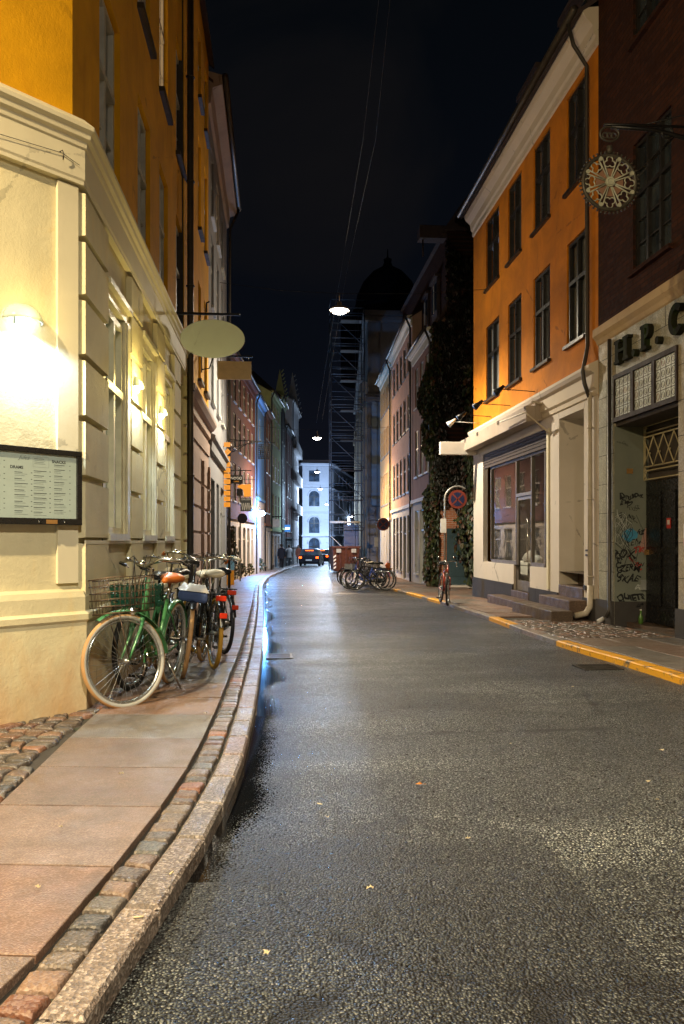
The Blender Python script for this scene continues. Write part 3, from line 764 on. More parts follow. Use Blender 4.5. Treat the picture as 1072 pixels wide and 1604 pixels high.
rf = MB(); v = [(-12, 3.8, 11.5), (cc[0] + .1, 3.8, 11.5), (XL + .25, 5.7, 11.5), (XL + .25, 12.45, 11.5), (-12, 12.45, 11.5)]
rf.prism([(x, y) for x, y, z in v], lambda a, b, d: (a, b, d), 11.5, 11.75); rf.build('roof', M_roof, rest)
# cracks & little fixings on the corner: a hook and cable
hk = MB(); 
hx = fc.pt(LC - .12, .09, 3.88); hk.tube([fc.pt(LC - .18, .068, 3.9), fc.pt(LC - .17, .09, 3.91), fc.pt(LC - .16, .09, 3.88), fc.pt(LC - .16, .08, 3.85)], .004, 6)
hk.tube([fc.pt(LC - 1.2, .075, 3.80), fc.pt(LC - .16, .07, 3.9), fc.pt(LC - .03, .075, 3.86)], .0025, 5)
hk.build('cable_hook', M_pipe, rest)
pipe('drainpipe', [fs.pt(6.5, .1, z) for z in (-.2, 4, 4.2, 8, 11.4)], .05, M_pipe, rest, [fs.pt(6.5, .1, z) for z in (.9, 2.2, 3.5, 5.1, 6.7, 8.3)])

# wall lamps: half-dome shades throwing light down the wall
M_lampshade = paint('pale_green_lampshade', (.42, .5, .46), .3)
M_bulb = emis('lamp_glow', (.86, .93, 1.0), 30)
def wall_lamp(fr, a, z, label, power):
    p = fr.pt(a, .0, z); t = thing('wall_lamp', label, 'wall lamp', p, 'half-dome lamps on the corner house')
    ang = math.atan2(fr.n[1], fr.n[0])
    mb = MB(); mb.M = Matrix.Translation(p) @ Matrix.Rotation(ang, 4, 'Z')     # local x = outward
    vs = []; fsx = []; K, L = 14, 9; R = .135
    for i in range(L):
        ph = (PI / 2) * i / (L - 1)
        for j in range(K + 1):
            th = -PI / 2 + PI * j / K
            vs.append((.006 + R * .95 * math.sin(ph) * math.cos(th), R * math.sin(ph) * math.sin(th), R * .85 * math.cos(ph)))
    for i in range(L - 1):
        for j in range(K): fsx.append((i * (K + 1) + j, i * (K + 1) + j + 1, (i + 1) * (K + 1) + j + 1, (i + 1) * (K + 1) + j))
    mb.add(vs, fsx, 0, True); mb.box(0, .012, -.05, .05, -.02, .09)
    sh = mb.build('lamp_shade', M_lampshade, t, recalc=False); md = sh.modifiers.new('s', 'SOLIDIFY'); md.thickness = .004
    b = MB(); b.M = Matrix.Translation(p) @ Matrix.Rotation(ang, 4, 'Z'); b.lathe((.06, 0, -.02), [(.001, .055), (.03, .04), (.04, .01), (.03, -.02), (.001, -.035)], 16)
    b.build('bulb', M_bulb, t)
    l = bpy.data.lights.new('lamp_light', 'SPOT'); l.energy = power; l.color = (.70, .88, 1.0); l.spot_size = R2(158); l.spot_blend = .35; l.shadow_soft_size = .04
    lo = bpy.data.objects.new('lamp_light', l); COL.objects.link(lo); q = fr.pt(a, .085, z - .075); lo.location = q
    l2 = bpy.data.lights.new('added_wall_glow', 'POINT'); l2.energy = power * (.05 if fr is fc else .24); l2.color = (1, .76, .26); l2.shadow_soft_size = .08  # extra warm light added outside the opaque shade to yellow the wall
    lp = bpy.data.objects.new('added_wall_glow', l2); COL.objects.link(lp); lp.location = fr.pt(a, .26, z + .03); lp.parent = t; lp.matrix_parent_inverse = t.matrix_basis.inverted()
    lo.parent = t; lo.matrix_parent_inverse = t.matrix_basis.inverted()
def R2(d): return math.radians(d)
sl = None
dx, dy = rdir(37); tt = ((fc.A[0]) * 1 - fc.A[1]) / (dx - dy) if False else None
wall_lamp(fc, fc.s(34), 2.68, 'half-dome wall lamp glowing above the framed menu', 85)
wall_lamp(fs, fs.s(203), 2.68, 'half-dome wall lamp between the first and second tall windows', 95)
wall_lamp(fs, fs.s(244), 2.68, 'half-dome wall lamp between the second and third tall windows', 95)

# menu case on the chamfer
menu = thing('menu_case', 'black framed menu case with pale sheets on the cream corner wall', 'menu board', fc.pt(fc.s(60), 0, 1.3))
ma, mbb = LC - 1.05, fc.s(119)
mz0, mz1 = 1.31, 1.83
mb = MB(); fw = .036
mb.bx(fc, ma, mbb, .031, .06, mz0, mz1); mb.bx(fc, ma, mbb, .06, .085, mz1 - fw, mz1); mb.bx(fc, ma, mbb, .06, .085, mz0, mz0 + fw * 1.2)
mb.bx(fc, ma, ma + fw, .06, .085, mz0 + fw * 1.2, mz1 - fw); mb.bx(fc, mbb - fw, mbb, .06, .085, mz0 + fw * 1.2, mz1 - fw)
mb.build('frame', M_door, menu, bevel=.003)
M_paper = paint('menu_paper', (.46, .55, .52), .6, 0, .03, .04)
sh = MB().bx(fc, ma + fw, mbb - fw, .0605, .064, mz0 + fw * 1.2, mz1 - fw).build('sheet', M_paper, menu)
M_ink = paint('ink', (.03, .035, .04), .7); M_inkg = paint('grey_ink', (.2, .24, .24), .7)
tx = MB()
def on(a, z): return lambda x, y, d: fc.pt(a + x, d, z + y)
A0, A1 = ma + fw, mbb - fw
x3 = mbb - .17; tx.text('SNACKS', .028, on(x3 - .0, mz1 - .085), .0642, .065, 0, bold=.0006)
tx.text('DRAMS', .028, on(mbb - .475, mz1 - .14), .0642, .065, 0, bold=.0006)
tx.text('Jules', .04, on(mbb - .425, mz1 - .072), .0642, .065, 1, italic=.5)
random.seed(3)
for col, top in ((x3 - .035, mz1 - .105), (x3 - .185, mz1 - .155), (mbb - .49, mz1 - .17), (mbb - .68, mz1 - .1), (mbb - .85, mz1 - .1)):
    z = top
    while z > mz0 + .07:
        for k in range(random.choice([2, 3])):
            w = random.uniform(.05, .1); h = .0035 if k == 0 else .0022
            tx.bx(fc, col, col + w, .0642, .0648, z - h, z, 0 if k == 0 else 1)
            if k == 0: tx.bx(fc, col + .115, col + .125, .0642, .0648, z - h, z, 0)
            z -= .0115
        z -= .009
for u in (.0, .115): tx.bx(fc, x3 - .19 + u, x3 - .189 + u, .0642, .0648, mz1 - .13, mz1 - .06, 1)
for u in (.0, .069): tx.bx(fc, x3 - .19, x3 - .074, .0642, .0648, mz1 - .13 + u, mz1 - .129 + u, 1)
for k in range(4): tx.bx(fc, x3 - .18, x3 - .11 + .01 * (k % 2), .0642, .0648, mz1 - .075 - k * .011, mz1 - .0725 - k * .011, 0 if k == 0 else 1)
tx.build('print', [M_ink, M_inkg], sh)
MB().fq(fc, A0, A1, mz0 + fw, mz1 - fw, .082).build('glass_cover', glass('menu_glass', (.95, .97, .97), .0), menu)
M_brass = paint('brass', (.5, .28, .1), .35, .7); M_chrome = paint('chrome', (.6, .6, .58), .15, 1)
MB().bx(fc, mbb - .275, mbb - .195, .086, .092, mz0 + .006, mz0 + .034).build('brass_plate', M_brass, menu)
sc = MB()
for u in (.14, .33): sc.disc((0, 0, 0), .001, .001) if False else sc.tube([fc.pt(mbb - u, .086, mz0 + .02), fc.pt(mbb - u, .094, mz0 + .02)], .007, 12)
sc.build('screw', M_chrome, menu)

# ---------------------------------------------------------------- second left house
fb = Fr((XL - .01, 12.47), (XL - .01, 16.85), -1)
h2 = thing('terraced_house', 'amber house with pink rusticated ground floor, second on the left', 'house', (XL, 12.5, 0), 'houses lining the street')
cols2 = [(fb.s(310.5), fb.s(315)), (fb.s(320), fb.s(324.5))]
gw = [(fb.s(311), fb.s(316), -.1, 2.75), (fb.s(321), fb.s(325.5), -.1, 2.6)]
mb = MB(); mb.wall(fb, 0, fb.L, -.5, 3.75, gw, .3); mb.build('ground_wall', M_pinkst, h2)
for (a, b) in ((.04, gw[0][0] - .04), (gw[0][1] + .04, gw[1][0] - .04), (gw[1][1] + .04, fb.L - .04)):
    tr = MB(); blocks(fb, a, b, [.0, .45, .9, 1.35, 1.8, 2.25, 2.75], .05); tr.build('pilaster', M_pinkst, h2)
mo = MB(); mo.sweep([fb.A, fb.B], [(0, 3.3), (.05, 3.32), (.05, 3.45), (.12, 3.5), (.17, 3.58), (.17, 3.64), (-.3, 3.7)], -1); mo.bx(fb, 0.01, fb.L - .01, 0.001, .03, 2.95, 3.2); mo.build('cornice', M_pinkst, h2)
mb = MB(); hh = [(a, b, p, q) for a, b in cols2 for p, q in ((4.15, 5.95), (6.9, 8.6), (9.3, 10.6))]
mb.wall(fb, 0, fb.L, 3.7, 11.2, hh, .14); mb.build('upper_wall', M_orangeL, h2)
for (a, b, p, q) in hh: window(fb, a + .01, b - .01, p, q, -.08, h2, M_wframeW, M_pane if (p, q) != (6.9, 8.6) else M_warmwin, 2, .58, (1, 0), True, M_pipe)
for (a, b, p, q) in gw: window(fb, a + .01, b - .01, p, q, -.2, h2, M_wframeD, M_pane, 1, .7, (0, 0), False)
body(fb, 0, fb.L, -.5, 11.2, 8, M_orangeL, h2, roofh=3.2, n=-.5)

fb3 = Fr((XL - .03, 16.87), (XL - .06, 23.6), -1)
h3 = thing('terraced_house', 'tall grey-lilac house with wide eaves and grey shopfront beyond the amber houses', 'house', (XL, 17, 0), 'houses lining the street')
cols3 = [(.9, 1.7), (2.6, 3.4), (4.3, 5.1)]
hh = [(a, b, p, q) for a, b in cols3 for p, q in ((4.3, 5.9), (6.4, 8.0), (8.4, 9.9))]
shop3 = [(.5, 2.0, .2, 2.6), (2.6, 3.5, -.3, 2.6), (4.1, 6.0, .2, 2.6)]
mb = MB(); mb.wall(fb3, 0, fb3.L, -.6, 10.9, hh + shop3, .14); mb.build('wall', M_lilac, h3)
body(fb3, 0, fb3.L, -.6, 10.9, 8, M_lilac, h3, roofh=3.0, n=-.5)
for (a, b, p, q) in hh: window(fb3, a, b, p, q, -.08, h3, M_wframeW, M_warmwin if p == 8.4 and a == 2.6 else M_pane, 2, .6, (1, 0), True)
for (a, b, p, q) in shop3: window(fb3, a, b, p, q, -.12, h3, M_wframeG, M_pane, 2 if b - a > 1 else 1, .75, (0, 0), False, fw=.06)
mo = MB(); mo.sweep([fb3.A, fb3.B], [(0, 3.1), (.08, 3.12), (.1, 3.3), (.16, 3.36), (.16, 3.42), (0, 3.5)], -1); mo.build('shop_fascia', M_lilac, h3)
M_soffit = plaster('pale_soffit', (.42, .33, .27), .15, .7)
mo = MB(); mo.sweep([fb3.A, fb3.B], [(0, 10.35), (.06, 10.4), (.1, 10.7), (.3, 10.78), (.3, 10.98), (0, 11.05)], -1); mo.build('eaves', M_soffit, h3)
g = MB(); g.tube([fb3.pt(0, .36, 10.95), fb3.pt(fb3.L, .36, 10.95)], .07, 10); g.tube([fb3.pt(fb3.L - .1, .36, 10.9), fb3.pt(fb3.L - .1, .1, 10.3), fb3.pt(fb3.L - .1, .08, -.3)], .04, 8); g.build('gutter_pipe', M_pipe, h3)

# ---------------------------------------------------------------- far left houses
def far_house(A, B, side, z0, top, wallm, label, rows, ncol, ww=.9, groundm=None, gz1=None, roofh=2.5, dep=9, fm=None, pm=None, gable=False, litw=(), group='houses lining the street', name='terraced_house', marg=.5, trans=.6, doors=True, corn=M_creamtrim, gutter=True):
    fr = Fr(A, B, side); t = thing(name, label, 'house', (*A, z0), group)
    hs = []; L = fr.L; pitch = (L - 2 * marg) / max(1, ncol)
    ww = min(ww, pitch * .62)
    for (p, q) in rows:
        for k in range(ncol):
            c = marg + pitch * (k + .5); hs.append((c - ww / 2, c + ww / 2, p, q))
    gh = []
    if gz1:
        for k in range(ncol):
            c = marg + pitch * (k + .5); w = ww * 1.15
            gh.append((c - w / 2, c + w / 2, z0 + (.35 if (k % 3 != 1 or not doors) else .02), gz1 - .35))
    zsplit = gz1 if gz1 else z0
    mb = MB(); mb.wall(fr, 0, L, zsplit, top, hs, .12); mb.build('wall', wallm, t)
    if gz1:
        mb = MB(); mb.wall(fr, 0, L, z0 - .8, gz1, gh, .12, n=0); mb.build('ground_wall', groundm or wallm, t)
        MB().bx(fr, 0, L, .0015, .08, gz1 - .04, gz1 + .10).build('string_course', corn, t)
    body(fr, 0, L, z0 - .8, top, dep, wallm, t, roofh=roofh, n=-.4)
    for i, (a, b, p, q) in enumerate(hs):
        window(fr, a, b, p, q, -.07, t, fm or M_wframeW, M_warmwin if i in litw else (pm or M_pane), 2, trans, (1, 0), True, simple=True)
    for i, (a, b, p, q) in enumerate(gh):
        isd = p < z0 + .1
        o = window(fr, a, b, p, q, -.09, t, fm or M_wframeW, pm or M_paneb, 2 if not isd else 1, .72, (0, 0), not isd, simple=True)
        if isd: o.name = 'door'
    mo = MB(); mo.sweep([fr.A, fr.B], [(0, top - .4), (.04, top - .38), (.06, top - .15), (.18, top - .08), (.22, top + .03), (0, top + .06)], side); mo.build('cornice', corn, t)
    if gutter:
        g = MB(); g.tube([fr.pt(0, .27, top + .03), fr.pt(L, .27, top + .03)], .06, 8); g.tube([fr.pt(.12, .27, top), fr.pt(.12, .08, top - .45), fr.pt(.12, .07, z0 - .5)], .045, 8); g.build('gutter_pipe', M_pipe, t)
    return t, fr
def ptx(px, t):
    dx, dy = rdir(px); return (t * dx, t * dy)
M_redbr = plaster('dark_red_render', (.115, .05, .036), .2, .8)
M_brown = plaster('brown_render', (.15, .10, .07), .2, .8)
M_blue = plaster('blue_render', (.15, .32, .58), .15, .75)
M_obrown = plaster('rust_render', (.28, .12, .05), .2, .8)
M_green = plaster('pale_green_render', (.42, .52, .27), .15, .8)
M_dkgrey = plaster('dark_grey_render', (.08, .09, .09), .2, .8)
M_dred = plaster('deep_red_render', (.13, .055, .05), .2, .8)
M_white = plaster('white_stone_render', (.60, .60, .62), .08, .8)
M_wgrey = plaster('pale_grey_render', (.50, .49, .46), .1, .8)
Q = {}
Q[353] = (-2.28, 27.0); Q[362] = (-2.2, 33.2); Q[400] = ptx(400, 44.5); Q[414] = ptx(414, 50); Q[424] = ptx(424, 54.5); Q[440] = ptx(440, 61); Q[447] = ptx(447, 67); Q[458] = ptx(458, 75); Q[468] = ptx(468, 86)
def nx(p, q, g=.02):
    d = math.hypot(q[0] - p[0], q[1] - p[1]); return (p[0] + (q[0] - p[0]) * g / d, p[1] + (q[1] - p[1]) * g / d)
def zr(y): return gz(y)
far_house(Q[353], Q[362], -1, zr(30), 8.9, M_brown, 'dark brown house set back behind the grey shopfront', [(3.4, 5.0), (6.0, 7.6)], 3, gz1=2.6, groundm=M_pinkst, corn=M_brown)
far_house(nx(Q[362], Q[400]), Q[400], -1, zr(38), 9.5, M_redbr, 'long dark red house left of the bright blue one', [(3.0, 4.7), (5.4, 7.0), (7.5, 8.9)], 6, gz1=2.2, groundm=M_wgrey, fm=M_wframeW, corn=M_redbr)
far_house(nx(Q[400], Q[414]), Q[414], -1, zr(47), 9.4, M_blue, 'narrow bright blue house with pale attic window', [(7.2, 8.4)], 1, gz1=3.6, ww=.7, groundm=M_white, roofh=1.8, corn=M_blue)
far_house(nx(Q[414], Q[424]), Q[424], -1, zr(52), 9.6, M_obrown, 'narrow rust-brown house between the blue and the green house', [(3.0, 4.8), (5.6, 7.2), (7.8, 9.0)], 2, gz1=2.2, groundm=M_wgrey, corn=M_obrown)
far_house(nx(Q[424], Q[440]), Q[440], -1, zr(58), 11.45, M_green, 'tall pale green house with rows of white windows', [(2.7, 4.5), (5.4, 7.2), (8.0, 9.6), (9.9, 10.9)], 3, gz1=1.9, groundm=M_wgrey, corn=M_green, ww=1.2)
far_house(nx(Q[440], Q[447]), Q[447], -1, zr(64), 12.3, M_dkgrey, 'narrow dark house with a pointed gable beside the green one', [(3, 5), (6, 8), (9, 11)], 2, gz1=2.1, corn=M_green, roofh=4)
far_house(nx(Q[447], Q[458]), Q[458], -1, zr(71), 11.0, M_dred, 'deep red house with a dark flat top beyond the pointed gable', [(2, 4), (5, 7), (8, 10)], 3, gz1=1.4, groundm=M_dkgrey, corn=M_dkgrey, roofh=2)
hb, fhb = far_house(nx(Q[458], Q[468]), Q[468], -1, zr(80), 14.5, M_white, 'ornate white house with balconies and a steep spire gable', [(1.4, 3.4), (4.4, 6.4), (7.4, 9.4), (10.4, 12.4)], 4, gz1=.6, groundm=M_wgrey, roofh=2.2, corn=M_white)
mo = MB()
for z in (4.0, 7.0, 10.0): mo.bx(fhb, .6, fhb.L * .95, .001, .45, z - .15, z); mo.bx(fhb, .6, fhb.L * .95, .40, .45, z + .001, z + .8)
mo.build('balcony', M_white, hb)
def spire(p, z0, z1, w, m, label, parent):
    mb = MB(); x, y = p
    mb.add([(x - w, y - w, z0), (x + w, y - w, z0), (x + w, y + w, z0), (x - w, y + w, z0), (x, y, z1)], [(0, 1, 4), (1, 2, 4), (2, 3, 4), (3, 0, 4), (0, 1, 2, 3)])
    for k in range(9):
        f = k / 9; ww = w * (1 - f) + .05; mb.tube([(x + ww, y - ww, z0 + (z1 - z0) * f), (x + ww + .18, y - ww - .1, z0 + (z1 - z0) * f + .22)], .05, 5)
    mb.build('spire', m, parent)
pa = ptx(466, 84); spire((pa[0] - .5, pa[1]), 14.4, zat(583, 84), .75, M_wgrey, '', hb)
hg = [o for o in bpy.data.objects if o.get('label', '').startswith('narrow dark house')][0]
pa = ptx(444.5, 64); spire((pa[0] - .3, pa[1]), 12.2, zat(578, 64), .5, M_green, '', hg)

# ---------------------------------------------------------------- orange house with shop (right)
XR = 5.3
YA, YB = 12.82, 21.25
fo = Fr((XR, YA), (XR, YB), 1)
oh = thing('corner_shop_house', 'orange house with beige shop ground floor and dark casement windows', 'house', (XR, YA, gz(YA)), 'houses lining the street')
def so(px): return fo.s(px)
cx = [(so(918), so(888)), (so(862), so(836)), (so(817), so(796)), (so(782), so(762))]
HW = [(a, b, 4.75, 6.62) for a, b in cx] + [(a, b, 7.55, 9.3) for a, b in cx]
mb = MB(); mb.wall(fo, 0, fo.L, 4.0, 9.62, HW, .16); mb.build('upper_wall', M_orangeR, oh)
M_hurt = M_curtg
CU = [M_curtg, plaster('faded_curtain', (.30, .28, .27), .2, .9, bump=.1), plaster('white_net_curtain', (.7, .7, .72), .1, .9, bump=.1), None]
for k_, (a, b, p, q) in enumerate(HW): window(fo, a + .01, b - .01, p + .01, q - .01, -.06, oh, M_wframeD, M_glass, 2, .6, (0, 0), True, M_wframeD, CU[(2, 0, 1, 0, 1, 2, 0, 3)[k_]], .06)
SW = (so(851), so(766)); DR = (so(829), so(806))          # shop glazing, its door
DW = (so(915), so(876))                                    # deep doorway
SH0, SH1 = so(857), so(757)
mb = MB(); ZS = 3.42
mb.wall(fo, 0, fo.L, .1, 4.0, [(DW[0], DW[1], .1, 3.5, 1.3), (SH0, SH1, .66, ZS, .12), (DR[0] - .05, DR[1] + .05, .1, .66, .12)], .3)
# jamb return between the door and the shop panes at plinth height is open above
mb.build('ground_wall', M_beige, oh)
pl = MB()
for a, b in ((0, DW[0]), (DW[1], DR[0] - .05), (DR[1] + .05, fo.L)): MB().bx(fo, a, b, .0, .035, -.6, .22).build('plinth', M_plinth, oh)
tr = MB()
for a in (so(860), so(867)): pass
tr.bx(fo, SH0 - .16, SH0 - .05, .001, .03, .25, 3.4)
tr.build('trim_strip', M_creamtrim, oh)
# step profile cornice over the ground floor
mo = MB(); mo.sweep([(XR, YA), (XR, YB)], [(0, 3.62), (.03, 3.64), (.03, 3.72), (.07, 3.76), (.07, 3.98), (.13, 4.02), (.16, 4.08), (.16, 4.13), (0, 4.2)], 1); mo.build('cornice', M_beigetrim, oh)
mo = MB(); mo.sweep([(XR, YA - .01), (XR, YB)], [(0, 9.42), (.04, 9.44), (.04, 9.56), (.08, 9.6), (.1, 9.75), (.22, 9.86), (.26, 9.95), (.26, 10.02), (0, 10.05)], 1); mo.build('eaves_cornice', M_beigetrim, oh)
# masonry mass
mb = MB(); P = fo.pt
for a in (0.004, fo.L): mb.quad(P(a, 0, -.6), P(a, -9, -.6), P(a, -9, 10), P(a, 0, 10)); mb.add([P(a, 0, 10), P(a, -9, 10), P(a, -4.5, 13.2)], [(0, 1, 2)])
mb.quad(P(0, -9, -.6), P(fo.L, -9, -.6), P(fo.L, -9, 10), P(0, -9, 10)); mb.fq(fo, 0, fo.L, 4.0, 9.9, -.5); mb.quad(P(0, 0, 4.0), P(fo.L, 0, 4.0), P(fo.L, -9, 4.0), P(0, -9, 4.0))
mb.build('side_wall', M_orangeR, oh)
rf = MB(); v = [P(-.02, .36, 9.98), P(fo.L + .02, .36, 9.98), P(fo.L + .02, -4.5, 13.3), P(-.02, -4.5, 13.3)]; rf.hexa([(x, y, z - .08) for x, y, z in v] + v)
v = [P(-.02, -9.2, 9.98), P(fo.L + .02, -9.2, 9.98), P(fo.L + .02, -4.5, 13.3), P(-.02, -4.5, 13.3)]; rf.hexa([(x, y, z - .08) for x, y, z in v] + v)
rfo = rf.build('roof', M_roof, oh)
for a in (1.6, 4.4):
    d = MB(); d.bx(fo, a, a + 1.2, -1.9, -.5, 10.1, 11.6); d.bx(fo, a - .12, a + 1.32, -2.1, -.35, 11.6, 11.72); d.bx(fo, a + .15, a + 1.05, -.5, -.47, 10.5, 11.4, 1); d.build('dormer', [M_roof, M_pane], rfo)
d = MB(); d.bx(fo, .05, .75, -3.4, -.9, 10.2, 12.9); d.bx(fo, -.0, .8, -3.5, -.8, 12.9, 13.1); d.build('chimney', M_brickdk, rfo)
g = MB(); g.tube([P(0, .40, 10.0), P(fo.L, .40, 10.0)], .065, 10)
g.tube([P(.32, .40, 9.95), P(.32, .3, 9.6), P(.32, .07, 9.25), P(.32, .06, 4.75), P(.28, .07, 4.5), P(.24, .13, 4.25), P(.22, .18, 4.05), P(.22, .15, 3.85), P(.22, .06, 3.6)], .035, 10); g.build('gutter_pipe', M_pipe, oh)
g = MB(); g.tube([P(.22, .06, 3.7), P(.2, .055, .45)], .04, 10); g.tube([P(.2, .055, .45), P(.2, .055, .1), P(.22, .12, -.02), P(.34, .28, -.08)], .055, 10)
for z in (.6, 1.9, 3.1): g.torus(P(.2, .055, z), .045, .012, 14, 6, axis='z')
g.build('downpipe', M_pipel, oh)
# shop front
M_shut = paint('shutter_slats', (.06, .045, .035), .6, 0, spec=.2)
M_box = plaster('awning_box_paint', (.36, .30, .25), .15, .5, bump=.05)
aw = MB(); aw.bx(fo, so(852), so(742), .17, .36, 3.58, 3.90); aw.bx(fo, so(852), so(742), .03, .17, 3.6, 3.95)
aw.build('awning_box', M_box, oh, bevel=.01)
ab = MB(); ab.tube([P(so(866), .03, 3.25), P(so(858), .45, 3.72), P(so(820), .52, 3.76)], .018, 8); ab.tube([P(so(856), .03, 3.9), P(so(856), .3, 3.95)], .02, 6); ab.build('awning_arm', M_pipel, oh)
sh = MB(); N = 9
for k in range(N): sh.bx(fo, SH0 + .02, SH1 - .02, -.06, -.015 + .012 * (k % 2), ZS - .33 + k * .33 / N, ZS - .33 + (k + 1) * .33 / N - .006)
sh.bx(fo, SH0 + .02, SH1 - .02, -.06, .005, ZS - .375, ZS - .335)
sh.build('roller_shutter', M_shut, oh)
M_mull = paint('grey_mullion', (.14, .12, .105), .5, 0)
fr_ = MB(); zt = ZS - .38; n0 = -.085
for a in (SW[0], DR[0] - .03, DR[1], SW[1] - .05): fr_.bx(fo, a, a + .05, n0 - .03, n0 + .04, .72 if a in (SW[0], SW[1] - .05) else .08, zt)
fr_.bx(fo, SW[0] + .05, DR[0] - .03, n0 - .03, n0 + .04, .66, .74); fr_.bx(fo, DR[1] + .05, SW[1] - .05, n0 - .03, n0 + .04, .66, .74)
fr_.bx(fo, DR[0] + .02, DR[1], n0 - .03, n0 + .04, 2.18, 2.25)
for a, b in ((SW[0] + .05, DR[0] - .03), (DR[0] + .02, DR[1]), (DR[1] + .05, SW[1] - .05)): fr_.bx(fo, a, b, n0 - .03, n0 + .04, zt - .05, zt)
fr_.build('shop_frame', M_mull, oh)
M_sglass = glass('shop_glass', (.85, .9, .9), .01, .22)
g = MB(); g.fq(fo, SW[0] + .05, DR[0] - .03, .74, zt - .05, n0); g.fq(fo, DR[1] + .05, SW[1] - .05, .74, zt - .05, n0); g.fq(fo, DR[0] + .02, DR[1], 2.25, zt - .05, n0); g.build('shop_pane', M_sglass, oh)
dr = MB(); a, b = DR[0] + .03, DR[1] - .01
dr.bx(fo, a, a + .07, n0 - .03, n0 + .02, .1, 2.17); dr.bx(fo, b - .07, b, n0 - .03, n0 + .02, .1, 2.17); dr.bx(fo, a + .07, b - .07, n0 - .03, n0 + .02, .1, .32); dr.bx(fo, a + .07, b - .07, n0 - .03, n0 + .02, 2.1, 2.17)
dro = dr.build('shop_door', M_mull, oh); MB().fq(fo, a + .07, b - .07, .32, 2.1, n0).build('pane', M_sglass, dro)
hd = MB(); hd.tube([P(a + .11, n0 + .07, .8), P(a + .11, n0 + .07, 1.7)], .014, 8); hd.build('handle', M_chrome, dro)
room = MB(); r0, r1 = SW[0] - .1, SH1 + .02
room.fq(fo, r0, r1, .0, ZS, -3.2, 0); room.quad(P(r0, -.3, .1), P(r1, -.3, .1), P(r1, -3.2, .1), P(r0, -3.2, .1), 1); room.quad(P(r0, -.3, ZS), P(r1, -.3, ZS), P(r1, -3.2, ZS), P(r0, -3.2, ZS))
room.quad(P(r0, -.3, 0), P(r0, -3.2, 0), P(r0, -3.2, ZS), P(r0, -.3, ZS)); room.quad(P(r1, -.3, 0), P(r1, -3.2, 0), P(r1, -3.2, ZS), P(r1, -.3, ZS))
room.bx(fo, DR[1] + .02, SW[1], -1.1, -.31, .1, .7, 2)
room.build('shop_interior', [plaster('shop_wall', (.22, .19, .17), .2), M_inside, M_beige], oh)
for a, b, k in ((DR[0] - .12, DR[0] - .02, 0), (DR[1] + .02, DR[1] + .12, 1)):
    pass
# deep doorway: back wall, inner steps and outer steps
dd = MB(); dd.fq(fo, DW[0], DW[1], .2, 3.5, -1.3, 0); dd.quad(P(DW[0], 0, .62), P(DW[1], 0, .62), P(DW[1], -1.3, .62), P(DW[0], -1.3, .62), 1)
dd.build('doorway_back', [M_door, M_step], oh)
sp = MB(); sp.bx(fo, DW[0] + .02, DW[1] - .02, -1.2, -.35, .2, .62); sp.bx(fo, DW[0] + .01, DW[1] - .01, -.35, .02, -.1, .38); sp.bx(fo, DW[0] - .25, DW[1] + .1, .036, .36, -.5, .2 - .02); sp.bx(fo, DW[0] - .45, DW[1] + .55, .36, .74, -.5, .02)
sp.build('doorstep', M_step, oh, bevel=.015)
sp = MB(); sp.bx(fo, DR[0] - .1, DR[1] + .1, -.3, .05, -.5, .1); sp.bx(fo, DR[0] - .25, DR[1] + .75, .05, .42, -.5, -.05); sp.build('doorstep', M_step, oh, bevel=.015)
ms = MB(); ms.bx(fo, so(921), so(918), .001, .012, 1.02, 1.05); ms.bx(fo, so(921), so(918), .001, .012, .94, .97); ms.bx(fo, so(920), so(916), .001, .03, .35, .43); ms.build('bell_plate', M_pipe, oh)
# white box sign and spotlights
bs = MB(); dx, dy = rdir(690); ysg = YB - .5; x0 = ysg * dx / dy
bs.box(x0, XR - .02, ysg, ysg + .16, zat(712, depth(4.6, ysg)), zat(692, depth(4.6, ysg)))
tag(bs.build('box_sign', paint('white_sign_face', (.62, .58, .52), .5, 0, .02, .05), None, bevel=.01), 'plain white box sign projecting from the far end of the orange house', 'sign')
for i, (px, lb) in enumerate(((838, 'nearest small dark spotlight arm above the shop cornice'), (800, 'second small dark spotlight arm above the shop cornice'), (770, 'third small dark spotlight arm above the shop cornice'), (752, 'farthest small pale spotlight arm above the shop cornice'))):
    a = so(px); t = thing('spotlight', lb, 'spotlight', P(a, 0, 4.3), 'spotlights above the shop')
    MB().tube([P(a, .0, 4.28), P(a + .02, .2, 4.3), P(a + .05, .72, 4.33)], .009, 6).build('arm', M_black if i < 3 else M_wframeW, t)
    m = MB(); m.tube([P(a + .05, .64, 4.40), P(a + .05, .72, 4.32), P(a + .05, .83, 4.24)], [.03, .05, .085], 12); m.build('lamp_head', M_black if i < 3 else M_wframeW, t)
# goods in the shop window
man = thing('mannequin', 'mannequin in a rust-coloured dress behind the shop glass', 'mannequin', P(DR[0] + .25, -1.1, .1))
m = MB(); q = P(DR[0] + .3, -1.0, 0); m.lathe((q[0], q[1], .55), [(.22, 0), (.2, .3), (.16, .6), (.13, .75), (.17, .95), (.19, 1.05), (.12, 1.15), (.05, 1.2)], 20); m.build('dress', paint('rust_cloth', (.35, .11, .03), .9), man)
m = MB(); m.lathe((q[0], q[1], 1.74), [(.04, 0), (.045, .08), (.075, .13), (.085, .2), (.07, .27), (.02, .31)], 16); m.tube([(q[0], q[1], .1), (q[0], q[1], .56)], .02, 8); m.disc((q[0], q[1], .12), .16, .02, 20, axis='z'); m.build('stand', paint('mannequin_skin', (.5, .4, .32), .6), man)
rk = thing('clothes_rail', 'rail of dark hanging clothes inside the shop', 'clothes rail', P(DR[1] + .8, -1.8, .1))
m = MB(); a0, a1 = DR[1] + .2, SW[1] - .3
